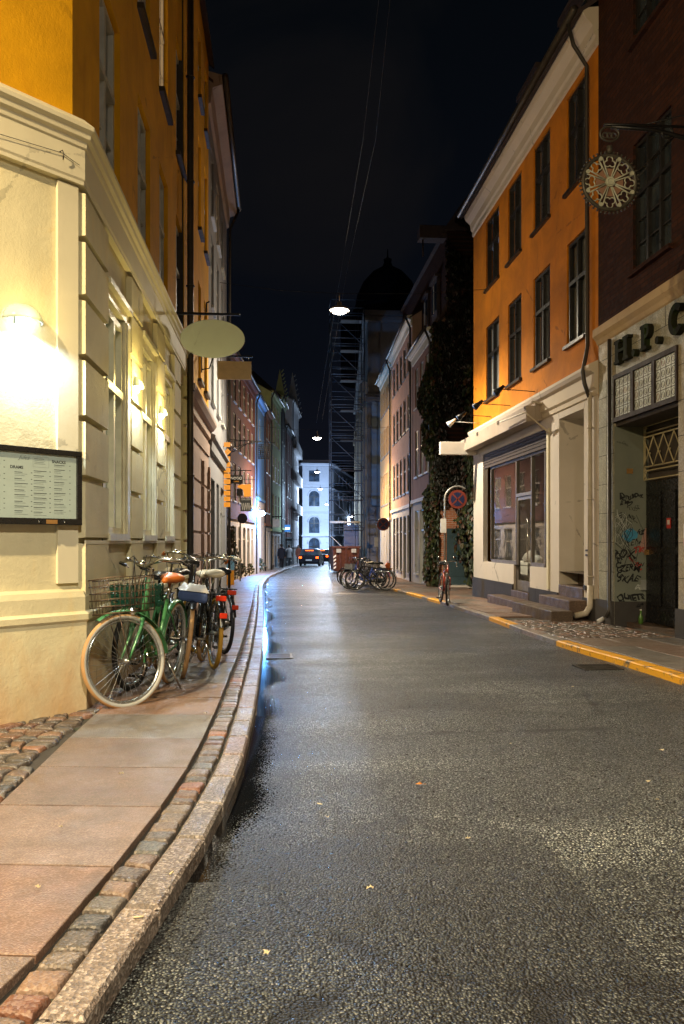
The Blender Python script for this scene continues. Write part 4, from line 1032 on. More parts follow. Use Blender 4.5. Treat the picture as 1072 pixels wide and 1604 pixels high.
m.tube([P(a0, -1.7, .1), P(a0, -1.7, 1.75), P(a1, -1.7, 1.75), P(a1, -1.7, .1)], .015, 8); m.build('rail', M_chrome, rk)
m = MB(); k = 0; a = a0 + .1
random.seed(4)
while a < a1 - .1:
    w = random.uniform(.03, .07); h = random.uniform(.7, 1.15); m.add([P(a, -1.5, 1.7), P(a + w, -1.9, 1.7), P(a + w * .6, -1.95, 1.7 - h), P(a - w * .4, -1.45, 1.7 - h)], [(0, 1, 2, 3)]); a += w * 1.6
m.build('garments', paint('dark_clothes', (.03, .04, .07), .9), rk)
for i, (a, w, c, lb) in enumerate(((DR[1] + .45, .2, (.36, .31, .27), 'crumpled beige cloth bundle on the shop window ledge'), (DR[1] + .15, .12, (.55, .52, .5), 'small white cloth piece beside the beige bundle'))):
    m = MB(); vs = []; q = P(a, -.6, .7); m.lathe(q, [(w, 0), (w * 1.1, w * .4), (w * .8, w * .9), (w * .35, w * 1.3), (.01, w * 1.35)], 18)
    m.v = [(x + .25 * w * math.sin(9 * z + 3 * y), y + .2 * w * math.sin(17 * x + 5 * z), z + .12 * w * math.sin(20 * y)) for x, y, z in m.v]
    tag(m.build('cloth_bundle', plaster('cloth%d' % i, c, .2, .9, bump=.5)), lb, 'cloth')

# ---------------------------------------------------------------- stone and brick house with lettering (right, nearest)
fh = Fr((XR, -3.0), (XR, YA), 1); sh_ = fh.s
LH = fh.L
hp = thing('brick_house', 'dark brick house with pale stone entrance and mossy carved letters', 'house', (XR, 5, 0), 'houses lining the street')
d0, d1 = sh_(1063), sh_(962.5)
mb = MB(); mb.wall(fh, 0, LH - .012, -.5, 4.5, [(d0, d1, -.5, 3.80, .56)], .56); 
mb.build('stone_wall', M_hpstone, hp)
j = MB()      # stone joints as shallow dark recess strips
for k, z in enumerate([.7, 1.17, 1.64, 2.11, 2.58, 3.05, 3.52]): j.bx(fh, d1 + .001, LH - .02, .0008, .003, z, z + .008); j.bx(fh, 0, d0 - .001, .0008, .003, z, z + .008)
j.bx(fh, d1 + .30, d1 + .305, .0008, .003, .24, 3.8)
j.bx(fh, 0, LH - .02, .0008, .003, 4.14, 4.148)
for k in range(14): j.bx(fh, LH - .7 - k * .8, LH - .692 - k * .8, .001, .0034, 3.84 if k % 2 else 4.15, 4.14 if k % 2 else 4.5)
j.build('stone_joint', M_plinth, hp)
M_lit = M_creamtrim
mo = MB(); mo.sweep([(XR, -3), (XR, YA)], [(0, 4.42), (.02, 4.44), (.05, 4.5), (.1, 4.56), (.1, 4.68), (0, 4.72)], 1); mo.build('cornice', plaster('sandstone_trim', (.52, .38, .22), .12, .7), hp)
MB().bx(fh, d1, LH - .0, .001, .05, -.49, .24).build('plinth', M_plinth, hp); MB().bx(fh, 0, d0 - .0, .001, .05, -.49, .3).build('plinth', M_plinth, hp)
bh = [(sh_(1052), sh_(992), 5.2, 7.1), (sh_(1052), sh_(992), 8.6, 10.5), (sh_(1052) - 2.6, sh_(1052) - .9, 5.2, 7.1)]
mb = MB(); mb.wall(fh, 0, LH + .0, 4.7, 14, bh, .14); mb.build('brick_wall', M_brickdk, hp)
for (a, b, p, q) in bh: window(fh, a, b, p, q, -.07, hp, M_wframeD, M_pane, 3, .6, (2, 1), True, M_brickdk, None, .05)
bd = MB(); 
bd.quad(P(0, 0, -.5), P(0, -.56, -.5), P(0, -.56, .24), P(0, 0, .24)) if False else None
bd.add([fh.pt(LH, .0, 4.5), fh.pt(LH, -9, 4.5), fh.pt(LH, -9, 14), fh.pt(LH, 0, 14)], [(0, 1, 2, 3)]); bd.add([fh.pt(0, .0, -.5), fh.pt(0, -9, -.5), fh.pt(0, -9, 14), fh.pt(0, 0, 14)], [(0, 1, 2, 3)])
bd.fq(fh, 0, LH, -.5, 14, -9); bd.add([fh.pt(0, 0, 14), fh.pt(LH, 0, 14), fh.pt(LH, -9, 14), fh.pt(0, -9, 14)], [(0, 1, 2, 3)])
bd.build('side_wall', M_brickdk, hp)
# recessed entrance
M_graf = plaster('painted_reveal', (.17, .185, .155), .15, .6, (.4, .4, .4), .3, .1)
rv = MB(); rv.fq(fh, d0, d1, .0, 3.8, -.56, 1); 
rv.quad(fh.pt(d1 - .003, .0, .24), fh.pt(d1 - .003, -.555, .24), fh.pt(d1 - .003, -.555, 3.0), fh.pt(d1 - .003, 0, 3.0), 0)
rv.quad(fh.pt(d1 - .006, .0, -.49), fh.pt(d1 - .006, -.555, -.49), fh.pt(d1 - .006, -.555, .24), fh.pt(d1 - .006, 0, .24), 2)
rv.build('entrance_reveal', [M_graf, M_inside, M_plinth], hp)
bx_ = MB(); bx_.bx(fh, d0, d1, -.55, -.03, 3.0, 3.06); bx_.build('entrance_ceiling', M_inside, hp)
do = MB(); do.bx(fh, d0, d1 - .04, -.55, -.5, -.08, 2.12)
for k in range(4):
    a = d0 + .1 + k * (d1 - d0 - .2) / 4; w = (d1 - d0 - .2) / 4 - .1
    for p, q in ((.2, 1.0), (1.1, 1.95)): do.bx(fh, a, a + w, -.5, -.475, p, q)
doo = do.build('entrance_door', M_door, hp, bevel=.006)
MB().bx(fh, d1 - .14, d1 - .11, -.5, -.44, .98, 1.06).build('handle', M_brass, doo)
MB().bx(fh, d0, d1, -.54, -.2, -.5, -.085).build('doorstep', M_step, hp)
la = MB(); n0 = -.5; M_latt = paint('cream_iron', (.42, .36, .22), .5)
z0, z1 = 2.15, 3.0
for z in (z0, z0 + .14, z0 + .2, z1 - .18, z1 - .12, z1 - .01): la.bx(fh, d0, d1 - .02, n0, n0 + .025, z, z + .018)
for k in range(7):
    a = d1 - .03 - k * .32
    la.tube([fh.pt(a, n0 + .03, z0 + .21), fh.pt(a - .32, n0 + .03, z1 - .18)], .010, 6); la.tube([fh.pt(a, n0 + .034, z1 - .18), fh.pt(a - .32, n0 + .034, z0 + .21)], .010, 6)
    la.bx(fh, a - .17, a - .15, n0, n0 + .03, 2.55, 2.58)
la.bx(fh, d1 - .04, d1 - .015, n0, n0 + .03, z0, z1)
for k in range(2): la.tube([fh.pt(d1 - .04, n0 + .03, z0 + .02 + k * .7), fh.pt(d1 - .13, n0 + .03, z0 + .14 + k * .7)], .008, 5); la.tube([fh.pt(d1 - .13, n0 + .034, z0 + .02 + k * .7), fh.pt(d1 - .04, n0 + .034, z0 + .14 + k * .7)], .008, 5)
la.build('fanlight_lattice', M_latt, hp)
# leaded glass band
M_lead = paint('leaded_glass', (.72, .78, .80), .3, 0, .2, .15); M_ring = emis('pale_bullseye', (.7, .75, .72), .10); M_wood = paint('dark_oak', (.03, .019, .014), .6, 0, .3, spec=.15)  # pale glass colour stands in for reflected lamplight
lb = MB(); zb0, zb1 = 3.08, 3.78
lb.bx(fh, d0, d1, -.02, .035, 3.06, 3.13); lb.bx(fh, d0, d1, -.02, .03, 3.73, 3.80)
w = (d1 - d0) / 3
for k in range(4): a = d0 + k * w; lb.bx(fh, max(d0, a - .045), min(d1, a + .045), -.02, .03, 3.13, 3.73)
lbo = lb.build('window', M_wood, hp)
for k in range(3):
    a0, a1 = d0 + k * w + .045, d0 + (k + 1) * w - .045
    r_ = MB(); r_.bx(fh, a0, a1, -.015, .0, 3.13, 3.73, 3)
    nx_ = 4; c = r_
    for i in range(nx_ + 1): c.bx(fh, a0 + (a1 - a0) * i / nx_ - .0028, a0 + (a1 - a0) * i / nx_ + .0028, .001, .006, 3.13, 3.73)
    for jz in range(5): c.bx(fh, a0, a1, .0065, .009, 3.13 + .6 * jz / 4 - .004, 3.13 + .6 * jz / 4 + .004)
    for i in range(nx_):
        for jz in range(4):
            ca, cz = a0 + (a1 - a0) * (i + .5) / nx_, 3.13 + .6 * (jz + .5) / 4
            pts = [fh.pt(ca + .045 * math.cos(t * PI / 8), .008, cz + .045 * math.sin(t * PI / 8)) for t in range(17)]
            r_.tube(pts, .0035, 4, 1 if random.random() < .15 else 0)
            r_.tube([fh.pt(ca - .01, .008, cz - .02), fh.pt(ca + .01, .009, cz + .02)], .010, 5, 2)  # white sliver modelled as the lamp's glint on each pane
    r_.build('leaded_pane', [M_black, paint('red_bead', (.2, .06, .04), .4), paint('white_glint', (.7, .72, .7), .2), M_lead], lbo)
# carved letters
M_let = plaster('mossy_letters', (.018, .018, .010), .4, .8, (1, 2.2, .5), .8, .5, spec=.1)
def letter(ch, a, z, H, W):
    m = MB(); T = .16 * W + .05; n0, n1 = .002, .085
    # a runs towards the camera reading direction: x' = -s
    def B(x0, x1, y0, y1): m.bx(fh, a - x1, a - x0, n0, n1, z + y0, z + y1)
    if ch == 'H':
        for x in (0, W - T): B(x, x + T, .045, H - .045); B(x - .04, x + T + .04, 0, .045); B(x - .04, x + T + .04, H - .045, H)
        B(T, W - T, H * .45, H * .57)
    elif ch == 'P':
        B(0, T, .045, H - .0); B(-.04, T + .05, 0, .045); B(-.04, 0, H - .045, H)
        R, r = H * .29, H * .13; cx, cz = T + .02, H - R
        out = [(cx + R * 1.0 * math.cos(t), cz + R * math.sin(t)) for t in [(-PI / 2) + PI * k / 14 for k in range(15)]]
        inn = [(cx + r * math.cos(t), cz + r * math.sin(t)) for t in [(-PI / 2) + PI * k / 14 for k in range(15)]]
        for k in range(14):
            m.prism([out[k], out[k + 1], inn[k + 1], inn[k]], lambda x, y, d: fh.pt(a - x, d, z + y), n0, n1)
        B(T, cx, H - R + r, H); B(T, cx, H - 2 * R, H - R - r)
    elif ch == '.':
        m.prism([(.05 + .05 * math.cos(t * PI / 8), .06 + .055 * math.sin(t * PI / 8)) for t in range(16)], lambda x, y, d: fh.pt(a - x, d, z + y), n0, n1)
    elif ch in 'CO':
        R = H / 2; r = R - .085; K = 40
        a0_, a1_ = (PI * .22, PI * 1.78) if ch == 'C' else (0, 2 * PI)
        for k in range(K):
            t, u = a0_ + (a1_ - a0_) * k / K, a0_ + (a1_ - a0_) * (k + 1) / K
            m.prism([(R * (.9 + .9 * math.cos(t)), R + R * math.sin(t)), (R * (.9 + .9 * math.cos(u)), R + R * math.sin(u)), (R * .9 + r * .8 * math.cos(u), R + r * math.sin(u)), (R * .9 + r * .8 * math.cos(t), R + r * math.sin(t))], lambda x, y, d: fh.pt(a - x, d, z + y), n0, n1)
    return m.build('carved_letter', M_let, hp)
zl = 3.93
letter('H', sh_(971.5), zl, .36, .42); letter('.', sh_(998), zl - .02, .36, .1); letter('P', sh_(1013), zl, .36, .38); letter('.', sh_(1035), zl - .02, .36, .1); letter('C', sh_(1056), zl - .02, .42, .4)
# graffiti tags on the reveal
gm = [paint('black_spray', (.012, .012, .012), .5), paint('blue_spray', (.05, .22, .36), .6), paint('red_spray', (.35, .04, .03), .6), paint('white_spray', (.4, .42, .4), .6), paint('pink_spray', (.34, .2, .17), .7)]
g = MB()
def gp_(x, y, d): return (XR + max(.012, min(.535, x + .012 * math.sin(y * 31) + .008 * math.sin(y * 67 + x * 20))), fh.pt(d1 - .003, 0, 0)[1] - d, y + .018 * math.sin(x * 27 + y * 9) + .008 * math.sin(x * 71))
def scr(pts, r=.006, m=0): 
    g.tube([gp_(x, y, .003) for x, y in pts], r, 5, m)
def zz(py): return zat(py, 12.6)
g.prism([(.25 + .14 * math.cos(t * .4) * random.uniform(.8, 1.1), zz(838) + .1 * math.sin(t * .4)) for t in range(16)], gp_, .0005, .0012, 1)
g.prism([(.4, 1.0), (.53, 1.05), (.53, 1.4), (.45, 1.3)], gp_, .0005, .0012, 4)
g.text('Druscaz', .115, lambda x, y, d: gp_(.27 + x, zz(777) + y + x * .1, d), .001, .002, 0, italic=.1, bold=.006)
g.text('FLUSE', .08, lambda x, y, d: gp_(.3 + x, zz(796) + y, d), .001, .002, 0, italic=.2)
g.text('BLAK', .13, lambda x, y, d: gp_(.22 + x, zz(810) + y - x * .3, d), .001, .002, 0)
g.text('KEN', .12, lambda x, y, d: gp_(.3 + x, zz(850) + y, d), .001, .002, 0, italic=.3)
g.text('SOIEN', .09, lambda x, y, d: gp_(.36 + x, zz(882) + y - x * .4, d), .001, .002, 0)
random.seed(40)
for k, (wd_, zp, xx, sz, it) in enumerate((('SKAE', 907, .22, .15, .3), ('ROX', 868, .17, .17, -.2), ('obi', 920, .40, .12, .3), ('ZERM', 890, .25, .13, .2), ('hz', 832, .42, .13, .4), ('TK', 862, .40, .13, 0), ('EVO', 788, .19, .10, .3), ('Lue', 948, .42, .07, .3))):
    g.text(wd_, sz, lambda x, y, d: gp_(xx + x, zz(zp) + y + x * random.choice((0, .0)), d), .001 + .0004 * k, .002 + .0004 * k, (0, 0, 3, 0, 0, 2, 0, 0)[k], italic=it, bold=.005)
g.text('NYC', .11, lambda x, y, d: gp_(.34 + x, zz(882) + y - x * .7, d), .001, .002, 2, bold=.004)
g.text('QUIETS', .135, lambda x, y, d: gp_(.27 + x, zz(936) + y, d), .001, .0022, 0, bold=.007)
random.seed(12)
for k in range(11):
    cx0, cz0 = random.uniform(.08, .3), random.uniform(zz(875), zz(815)); a = random.uniform(0, 6)
    scr([(max(.01, min(.52, cx0 + .13 * math.sin(a + i * .9) * (1 - i / 14))), cz0 + .12 * math.cos(a * 2 + i * 1.3) + .01 * i) for i in range(9)], .004, 0 if k < 6 else 3)
for i in range(5): cxx = .07 + .02 * (i % 2); g.torus(gp_(cxx, zz(868) - i * .085, .002), .04, .010, 14, 5, 0, axis='y', a0=.3 * i, a1=5 + .3 * i)
scr([(.35, zz(805)), (.47, zz(830)), (.5, zz(855)), (.42, zz(868)), (.33, zz(860)), (.4, zz(848)), (.5, zz(850))], .003)
scr([(.03, zz(850)), (.25, zz(870)), (.4, zz(895))], .005); scr([(.05, zz(880)), (.2, zz(845)), (.3, zz(830))], .005)
g.build('graffiti', gm, hp)
e = MB(); e.box(XR + .42, XR + .51, fh.pt(d1, 0, 0)[1] - .05, fh.pt(d1, 0, 0)[1] - .004, .42, .58); e.build('meter_box', M_wframeG, hp)
e = MB(); e.box(XR + .2, XR + .3, fh.pt(d1, 0, 0)[1] - .012, fh.pt(d1, 0, 0)[1] - .004, zz(742), zz(734)); e.build('vent_plate', M_brass, hp)
M_redsg = paint('red_sign', (.45, .03, .02), .4); M_whsg = paint('white_sign', (.6, .58, .55), .4)
e = MB(); ya = 1e9
xd = XR + .5 - .03; dx, dy = rdir(1048); yd = xd * dy / dx
e.box(xd - .006, xd, yd - .06, yd + .06, zat(828, 12), zat(812, 12)); e.box(xd - .008, xd - .0062, yd - .04, yd + .04, zat(822, 12), zat(815, 12), 1)
tag(e.build('warning_sticker', [M_redsg, M_whsg]), 'small red warning sign stuck on the black entrance door', 'sign')
e = MB(); a = sh_(1072); e.bx(fh, a - .3, a + .0, .003, .012, zat(856, 9.4), zat(818, 9.4), 0); 
pts = [fh.pt(a - .15 + .1 * math.cos(t * PI / 12), .014, zat(829, 9.4) + .1 * math.sin(t * PI / 12)) for t in range(25)]; e.tube(pts, .012, 6, 1); e.tube([fh.pt(a - .22, .016, zat(829, 9.4) + .07), fh.pt(a - .08, .016, zat(829, 9.4) - .07)], .01, 6, 1); e.bx(fh, a - .28, a - .02, .013, .016, zat(855, 9.4), zat(843, 9.4), 1)
tag(e.build('prohibition_sign', [M_whsg, M_redsg]), 'white sign with red ring on the stone pier right of the entrance', 'sign')
g = MB(); aa = d1 + .09; g.tube([fh.pt(aa, .04, 4.4), fh.pt(aa, .04, .1), fh.pt(aa, .1, -.02)], .032, 10); g.build('downpipe', M_pipe, hp)
# bottle and paper cup by the entrance
x, y = 5.62, 11.95
bt = thing('bottle', 'small green bottle standing in the dark entrance', 'bottle', (x, y, gz(y)))
M_bgl = paint('green_bottle_glass', (.06, .13, .02), .1)
MB().lathe((x, y, gz(y)), [(.001, 0), (.035, .002), (.036, .13), (.014, .18), (.013, .235), (.001, .236)], 16).build('body', M_bgl, bt); MB().lathe((x, y, gz(y)), [(.016, .236), (.016, .25), (.001, .251)], 12).build('cap', M_whsg, bt)
m = MB(); m.M = Matrix.Translation((5.2, 12.5, gz(12.5) + .04)) @ Matrix.Rotation(1.2, 4, 'Y'); m.lathe((0, 0, -.05), [(.03, 0), (.042, .11), (.04, .11), (.028, .004), (.001, .004)], 16)
tag(m.build('paper_cup', M_whsg), 'crushed pale paper cup lying at the foot of the stone pier', 'cup')
# ---------------------------------------------------------------- brown and pink houses, ivy gable (right, farther)
M_brownR = plaster('brown_red_render', (.30, .15, .09), .2, .8)
M_pinkR = plaster('salmon_render', (.50, .31, .21), .12, .8)
M_ochreR = plaster('ochre_render', (.50, .33, .15), .12, .8)
M_sagegrey = plaster('pale_sage_render', (.46, .45, .40), .1, .75)
B0, B1 = (5.48, 27.9), (5.56, 32.6)
bh_, fbr = far_house(B0, B1, 1, gz(29), 8.75, M_brownR, 'brown-red house with ivy creeping over its near corner', [(3.75, 5.6), (6.5, 8.1)], 3, gz1=2.75, groundm=M_sagegrey, fm=M_wframeW, pm=M_paneb, dep=8, roofh=3.5, ww=.95, corn=M_creamtrim)
P1 = (6.07, 46.9); mid = (5.56 + (6.07 - 5.56) * .56, 32.6 + 14.3 * .56)
pk, fpk = far_house(nx(B1, mid), mid, 1, gz(36), 10.5, M_pinkR, 'long salmon house with three rows of tall windows', [(3.3, 4.95), (6.0, 7.5), (8.4, 9.8)], 5, gz1=2.65, groundm=M_sagegrey, fm=M_wframeG, dep=10, roofh=3.2, ww=.95, corn=M_creamtrim)
oc, foc = far_house(nx(mid, P1), P1, 1, gz(43), 10.45, M_ochreR, 'ochre house adjoining the long salmon one', [(3.2, 4.9), (5.9, 7.4), (8.3, 9.7)], 6, gz1=2.3, groundm=M_sagegrey, fm=M_wframeG, dep=10, roofh=3.2, ww=.7, corn=M_creamtrim)
d = MB()
for a in (1.0, 3.0): d.bx(fbr, a, a + 1.1, -1.6, -.35, 9.4, 10.9); d.bx(fbr, a + .12, a + .98, -.35, -.32, 9.7, 10.7, 1); d.bx(fbr, a + .52, a + .58, -.32, -.30, 9.7, 10.7, 2); d.bx(fbr, a - .08, a + 1.18, -1.7, -.25, 10.9, 11)
d.build('dormer', [M_roof, M_pane, M_wframeW], bh_)
for a in (1.5, 5.5): 
    d = MB(); d.bx(fpk, a, a + 1.1, -2.0, -.6, 11.1, 12.8); d.bx(fpk, a + .12, a + .98, -.6, -.57, 11.4, 12.6, 1); d.bx(fpk, a + .52, a + .58, -.57, -.55, 11.4, 12.6, 2); d.build('dormer', [M_roof, M_pane, M_wframeW], pk)

# ivy gable house, standing back behind the little yard
YG = 27.6
ivh = thing('gable_house', 'tall dark brick gable overgrown with ivy above the small yard door', 'house', (6.5, YG, gz(YG)), 'houses lining the street')
fg = Fr((5.5, YG), (13, YG), -1)
mb = MB(); mb.wall(fg, 0, 7.5, 3.4, 8.8, [(1.6, 2.2, 4.4, 5.6)], .12); mb.wall(fg, .45, 7.5, 8.8, 12.2); mb.build('upper_wall', M_brickdk, ivh); mb = MB()  # unlit upper part coloured with dark brick, lamplit lower part with orange
mb.wall(fg, 0, 7.5, -.9, 3.4, [(.42, 1.25, -.9, 1.63)], .12); mb.build('wall', M_bricklit, ivh)
mb = MB(); mb.add([(5.95, YG, 12.2), (13, YG, 12.2), (13, YG, 14.4), (7.4, YG, 14.2)], [(0, 1, 2, 3)])
mb.quad((5.95, YG, 8.8), (5.95, YG + 10, 8.8), (5.95, YG + 10, 12.2), (5.95, YG, 12.2)); mb.quad((5.5, YG, -.9), (5.5, YG + .28, -.9), (5.5, YG + .28, 8.8), (5.5, YG, 8.8))
mb.build('side_wall', M_brickdk, ivh)
rf = MB(); rf.hexa([(5.8, YG - .1, 12.1), (13, YG - .1, 12.1), (13, YG + 10, 12.1), (5.8, YG + 10, 12.1), (7.3, YG - .1, 14.3), (13, YG - .1, 14.5), (13, YG + 10, 14.5), (7.3, YG + 10, 14.3)]); rf.box(5.0, 6.0, YG + .2, YG + .7, 11.9, 12.35); rf.tube([(5.15, YG + .4, 11.9), (5.15, YG + .4, 11.3)], .03, 5)
rf.build('roof', M_roof, ivh)
M_teal = paint('teal_door_paint', (.045, .075, .085), .35)
dr = MB(); dr.box(5.92, 6.75, YG + .02, YG + .07, gz(YG) + .05, 1.62)
for z in (-.05, .75): dr.box(6.0, 6.67, YG + .005, YG + .0195, z, z + .65)
do = dr.build('door', M_teal, ivh)
m = MB(); m.tube([(6.18, YG - .03, .62), (6.18, YG + .02, .62)], .05, 12); m.tube([(6.5, YG - .03, .60), (6.5, YG + .02, .60)], .05, 12); m.build('knob', M_chrome, do)
m = MB(); m.text('17', .22, lambda x, y, d_: (6.38 + x, YG - .002 - d_, 1.3 + y), .001, .006, bold=.004); m.build('house_number', M_wframeG, do)
MB().box(5.7, 6.95, YG - .45, YG - .003, -.6, gz(YG) + .06).build('doorstep', M_beige, ivh)
# yard side wall between orange house and gable
ys = thing('yard_wall', 'low dark wall under thick ivy beside the teal door', 'wall', (6.9, 24.5, gz(24)))
MB().box(6.75, 7.0, 21.3, YG - .02, -.6, 3.0).build('masonry', M_bricklit, ys)
# ivy leaves
def leafmat(nm, stops):
    t = NT(nm); isl = t.n.new('ShaderNodeNewGeometry').outputs['Random Per Island']
    c = t.ramp(isl, [(0, stops[0])] + [(.45, stops[1]), (.7, stops[2]), (.88, stops[3]), (1, stops[4])])
    return t.fin(c, .5)
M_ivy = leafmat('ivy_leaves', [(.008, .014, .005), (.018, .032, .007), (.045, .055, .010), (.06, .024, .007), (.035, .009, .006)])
M_ivyd = leafmat('unlit_ivy_leaves', [(.006, .006, .003), (.009, .011, .004), (.014, .010, .004), (.026, .008, .004), (.015, .006, .003)])  # darker leaf copy: the gable's lack of lamplight put into the colour
def ivy(samples, name, label, cat, size=.09, nrm=(0, -1, 0), wood=(), mt=None):
    t = thing(name, label, cat, samples[0][:3]); mb = MB()
    N = Vector(nrm)
    for (x, y, z) in samples:
        s = size * random.uniform(.6, 1.3)
        d = (N + Vector((random.uniform(-.8, .8), random.uniform(-.8, .8), random.uniform(-.2, .9)))).normalized()
        a = d.cross(Vector((random.uniform(-.4, .4), .1, 1))).normalized(); b = d.cross(a).normalized()
        c = Vector((x, y, z))
        mb.add([c - b * s, c - a * s * .75 - b * .1 * s + d * .01, c - a * .45 * s + b * .8 * s, c + b * s * .5 + d * s * .2, c + a * .45 * s + b * .8 * s, c + a * s * .75 - b * .1 * s + d * .01], [(0, 1, 2, 3), (0, 3, 4, 5)])
    mb.build('leaves', mt or M_ivy, t, recalc=False)
    w = MB()
    for pts in wood: w.tube(pts, .03, 5)
    if wood: w.build('stems', M_brown, t)
    return t
random.seed(21)
S = []
def fbm(x, y):
    return math.sin(x * 1.7 + 1.3 * math.sin(y * 1.1)) + math.sin(y * 2.3 + x) * .7 + math.sin(x * 4.1 + y * 3.3) * .4
while len(S) < 11000:       # mass on the gable
    x = random.uniform(5.45, 8.2); z = random.uniform(1.7, 13.2)
    edge = 6.72 + .25 * fbm(z, 1)
    if z < 2.3 and x < edge: continue
    if x < 6.5 and z < 2.35 + .25 * fbm(x * 2, z): continue
    if fbm(x * .8, z * .8) > 1.35: continue
    if z > 8.8 and x < 5.9: continue
    if z > 12 and x < 5.9 + (z - 12) * .8: continue
    S.append((x, YG - random.uniform(.03, .25 + .1 * fbm(x, z)), z))
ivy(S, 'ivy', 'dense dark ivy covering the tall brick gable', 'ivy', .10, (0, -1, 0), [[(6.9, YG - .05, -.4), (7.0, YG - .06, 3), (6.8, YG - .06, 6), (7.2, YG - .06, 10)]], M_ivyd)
S = []
while len(S) < 5200:       # green-red column beside the orange house
    y = random.uniform(21.4, 27.3); z = gz(y) + random.uniform(0.0, 1) ** .8 * 7.5
    x = 6.72 - .33 * math.exp(-((z - 1.4) / 1.6) ** 2) + random.uniform(-.28, .12) + .12 * fbm(y, z)
    if z > 3.2 and random.random() < .2: continue
    S.append((x, y, z))
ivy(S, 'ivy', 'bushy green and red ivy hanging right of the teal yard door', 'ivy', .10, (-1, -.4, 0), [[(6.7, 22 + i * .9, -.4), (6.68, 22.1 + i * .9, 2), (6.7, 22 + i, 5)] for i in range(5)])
S = []
while len(S) < 3000:       # creeping round the corner of the brown house
    y = random.uniform(27.6, 30.2); z = random.uniform(gz(28), 8.3)
    w = .9 + .9 * math.sin(z * 1.3) + .5 * math.sin(z * 3.1)
    if fbm(y * 3, z * 2) > .5: continue
    if z < 3: w = .75 + .25 * math.sin(z * 3)
    if y - 27.6 > w: continue
    S.append((5.46 - random.uniform(.02, .22), y, z))
for k in range(1200):
    z = random.uniform(gz(28), 8.8); S.append((5.42 + random.uniform(-.08, .30) * (1 if z > 3 else .6), YG - random.uniform(.02, .2), z))
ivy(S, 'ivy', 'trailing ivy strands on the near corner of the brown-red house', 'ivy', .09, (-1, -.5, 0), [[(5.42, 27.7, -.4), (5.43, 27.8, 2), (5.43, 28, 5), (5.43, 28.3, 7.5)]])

# ---------------------------------------------------------------- church behind the scaffold
ch = thing('church', 'tall grey church with pilasters and a dark dome behind the scaffold', 'church', (7, 55, gz(55)))
M_church = plaster('church_render', (.17, .175, .185), .15, .8); M_churchb = plaster('church_bluelit_render', (.20, .27, .34), .12, .8)  # bluish copy carries the blue light on the pilaster in its colour
yc = 54.0
x0 = yc * rdir(574)[0] / rdir(574)[1]
e0 = ptx(559, 96); mb = MB(); mb.prism([(x0 + .1, yc), (16, yc), (20, e0[1]), e0], lambda x, y, d_: (x, y, d_), -3, 16.4)
mb.build('wall', M_church, ch)
mb = MB(); mb.box(x0 + .35, x0 + 1.45, yc - .35, yc - .003, 3.6, 10.6); mb.box(x0 + .7, x0 + 1.3, yc - .42, yc - .353, 3.9, 10.3); mb.build('pilaster', M_churchb, ch)
mb = MB(); mb.box(x0 - .05, 16, yc - .45, yc - .003, 10.63, 10.95); mb.box(x0 - .1, 16.3, yc - .5, yc - .003, 11.0, 11.15); mb.box(x0 - .2, 16.3, yc - .6, yc - .003, 16.1, 16.35); mb.prism([(x0 - .3, yc - .7), (16.4, yc - .7), (20.4, e0[1]), (e0[0] - .4, e0[1])], lambda x, y, d_: (x, y, d_), 16.42, 16.75); mb.box(x0 - .0, x0 + 1.8, yc - .5, yc - .003, 2.6, 3.5); mb.box(x0 + .02, x0 + 1.7, yc - .4, yc - .003, -2, 2.58)
mb.build('cornice', M_church, ch)
mb = MB(); mb.box(x0 + 2.2, x0 + 4.4, yc - .02, yc - .002, 12.6, 14.6); mb.build('window', M_pane, ch)
mb = MB()
for k in range(6):
    y = yc + 1 + k * 6; xs_ = x0; x0 = xs_ + .1 + (e0[0] - xs_ - .1) * (y - yc) / (e0[1] - yc) - .1
    mb.box(x0 - .22, x0 + .1 + .0, y, y + 1.1, .6, 11.5); mb.box(x0 - .35, x0 + .1, y - .15, y + 1.25, 11.5, 12.2); mb.box(x0 - .35, x0 + .1, y - .15, y + 1.25, -3, .6); x0 = xs_
mb.build('pilaster', plaster('brown_pilaster', (.30, .24, .17), .2), ch)
dc = ptx(617, 78); zd = zat(490, 78)
mb = MB(); mb.lathe((dc[0] - .6, dc[1], 0), [(3.3, zd - 1), (3.3, zd + .0), (3.45, zd + .1), (3.2, zd + .4), (3.0, zd + 1.6), (2.4, zd + 2.9), (1.5, zd + 3.9), (.5, zd + 4.5), (.35, zd + 4.9), (.4, zd + 5.2), (.08, zd + 5.4), (.04, zd + 6.2)], 32)
mb.lathe((dc[0] - .6, dc[1], 0), [(4.6, 16.7), (4.6, zd - .9), (3.2, zd - .85)], 32); mb.build('dome', paint('dark_copper', (.02, .019, .02), .8, spec=.1), ch)

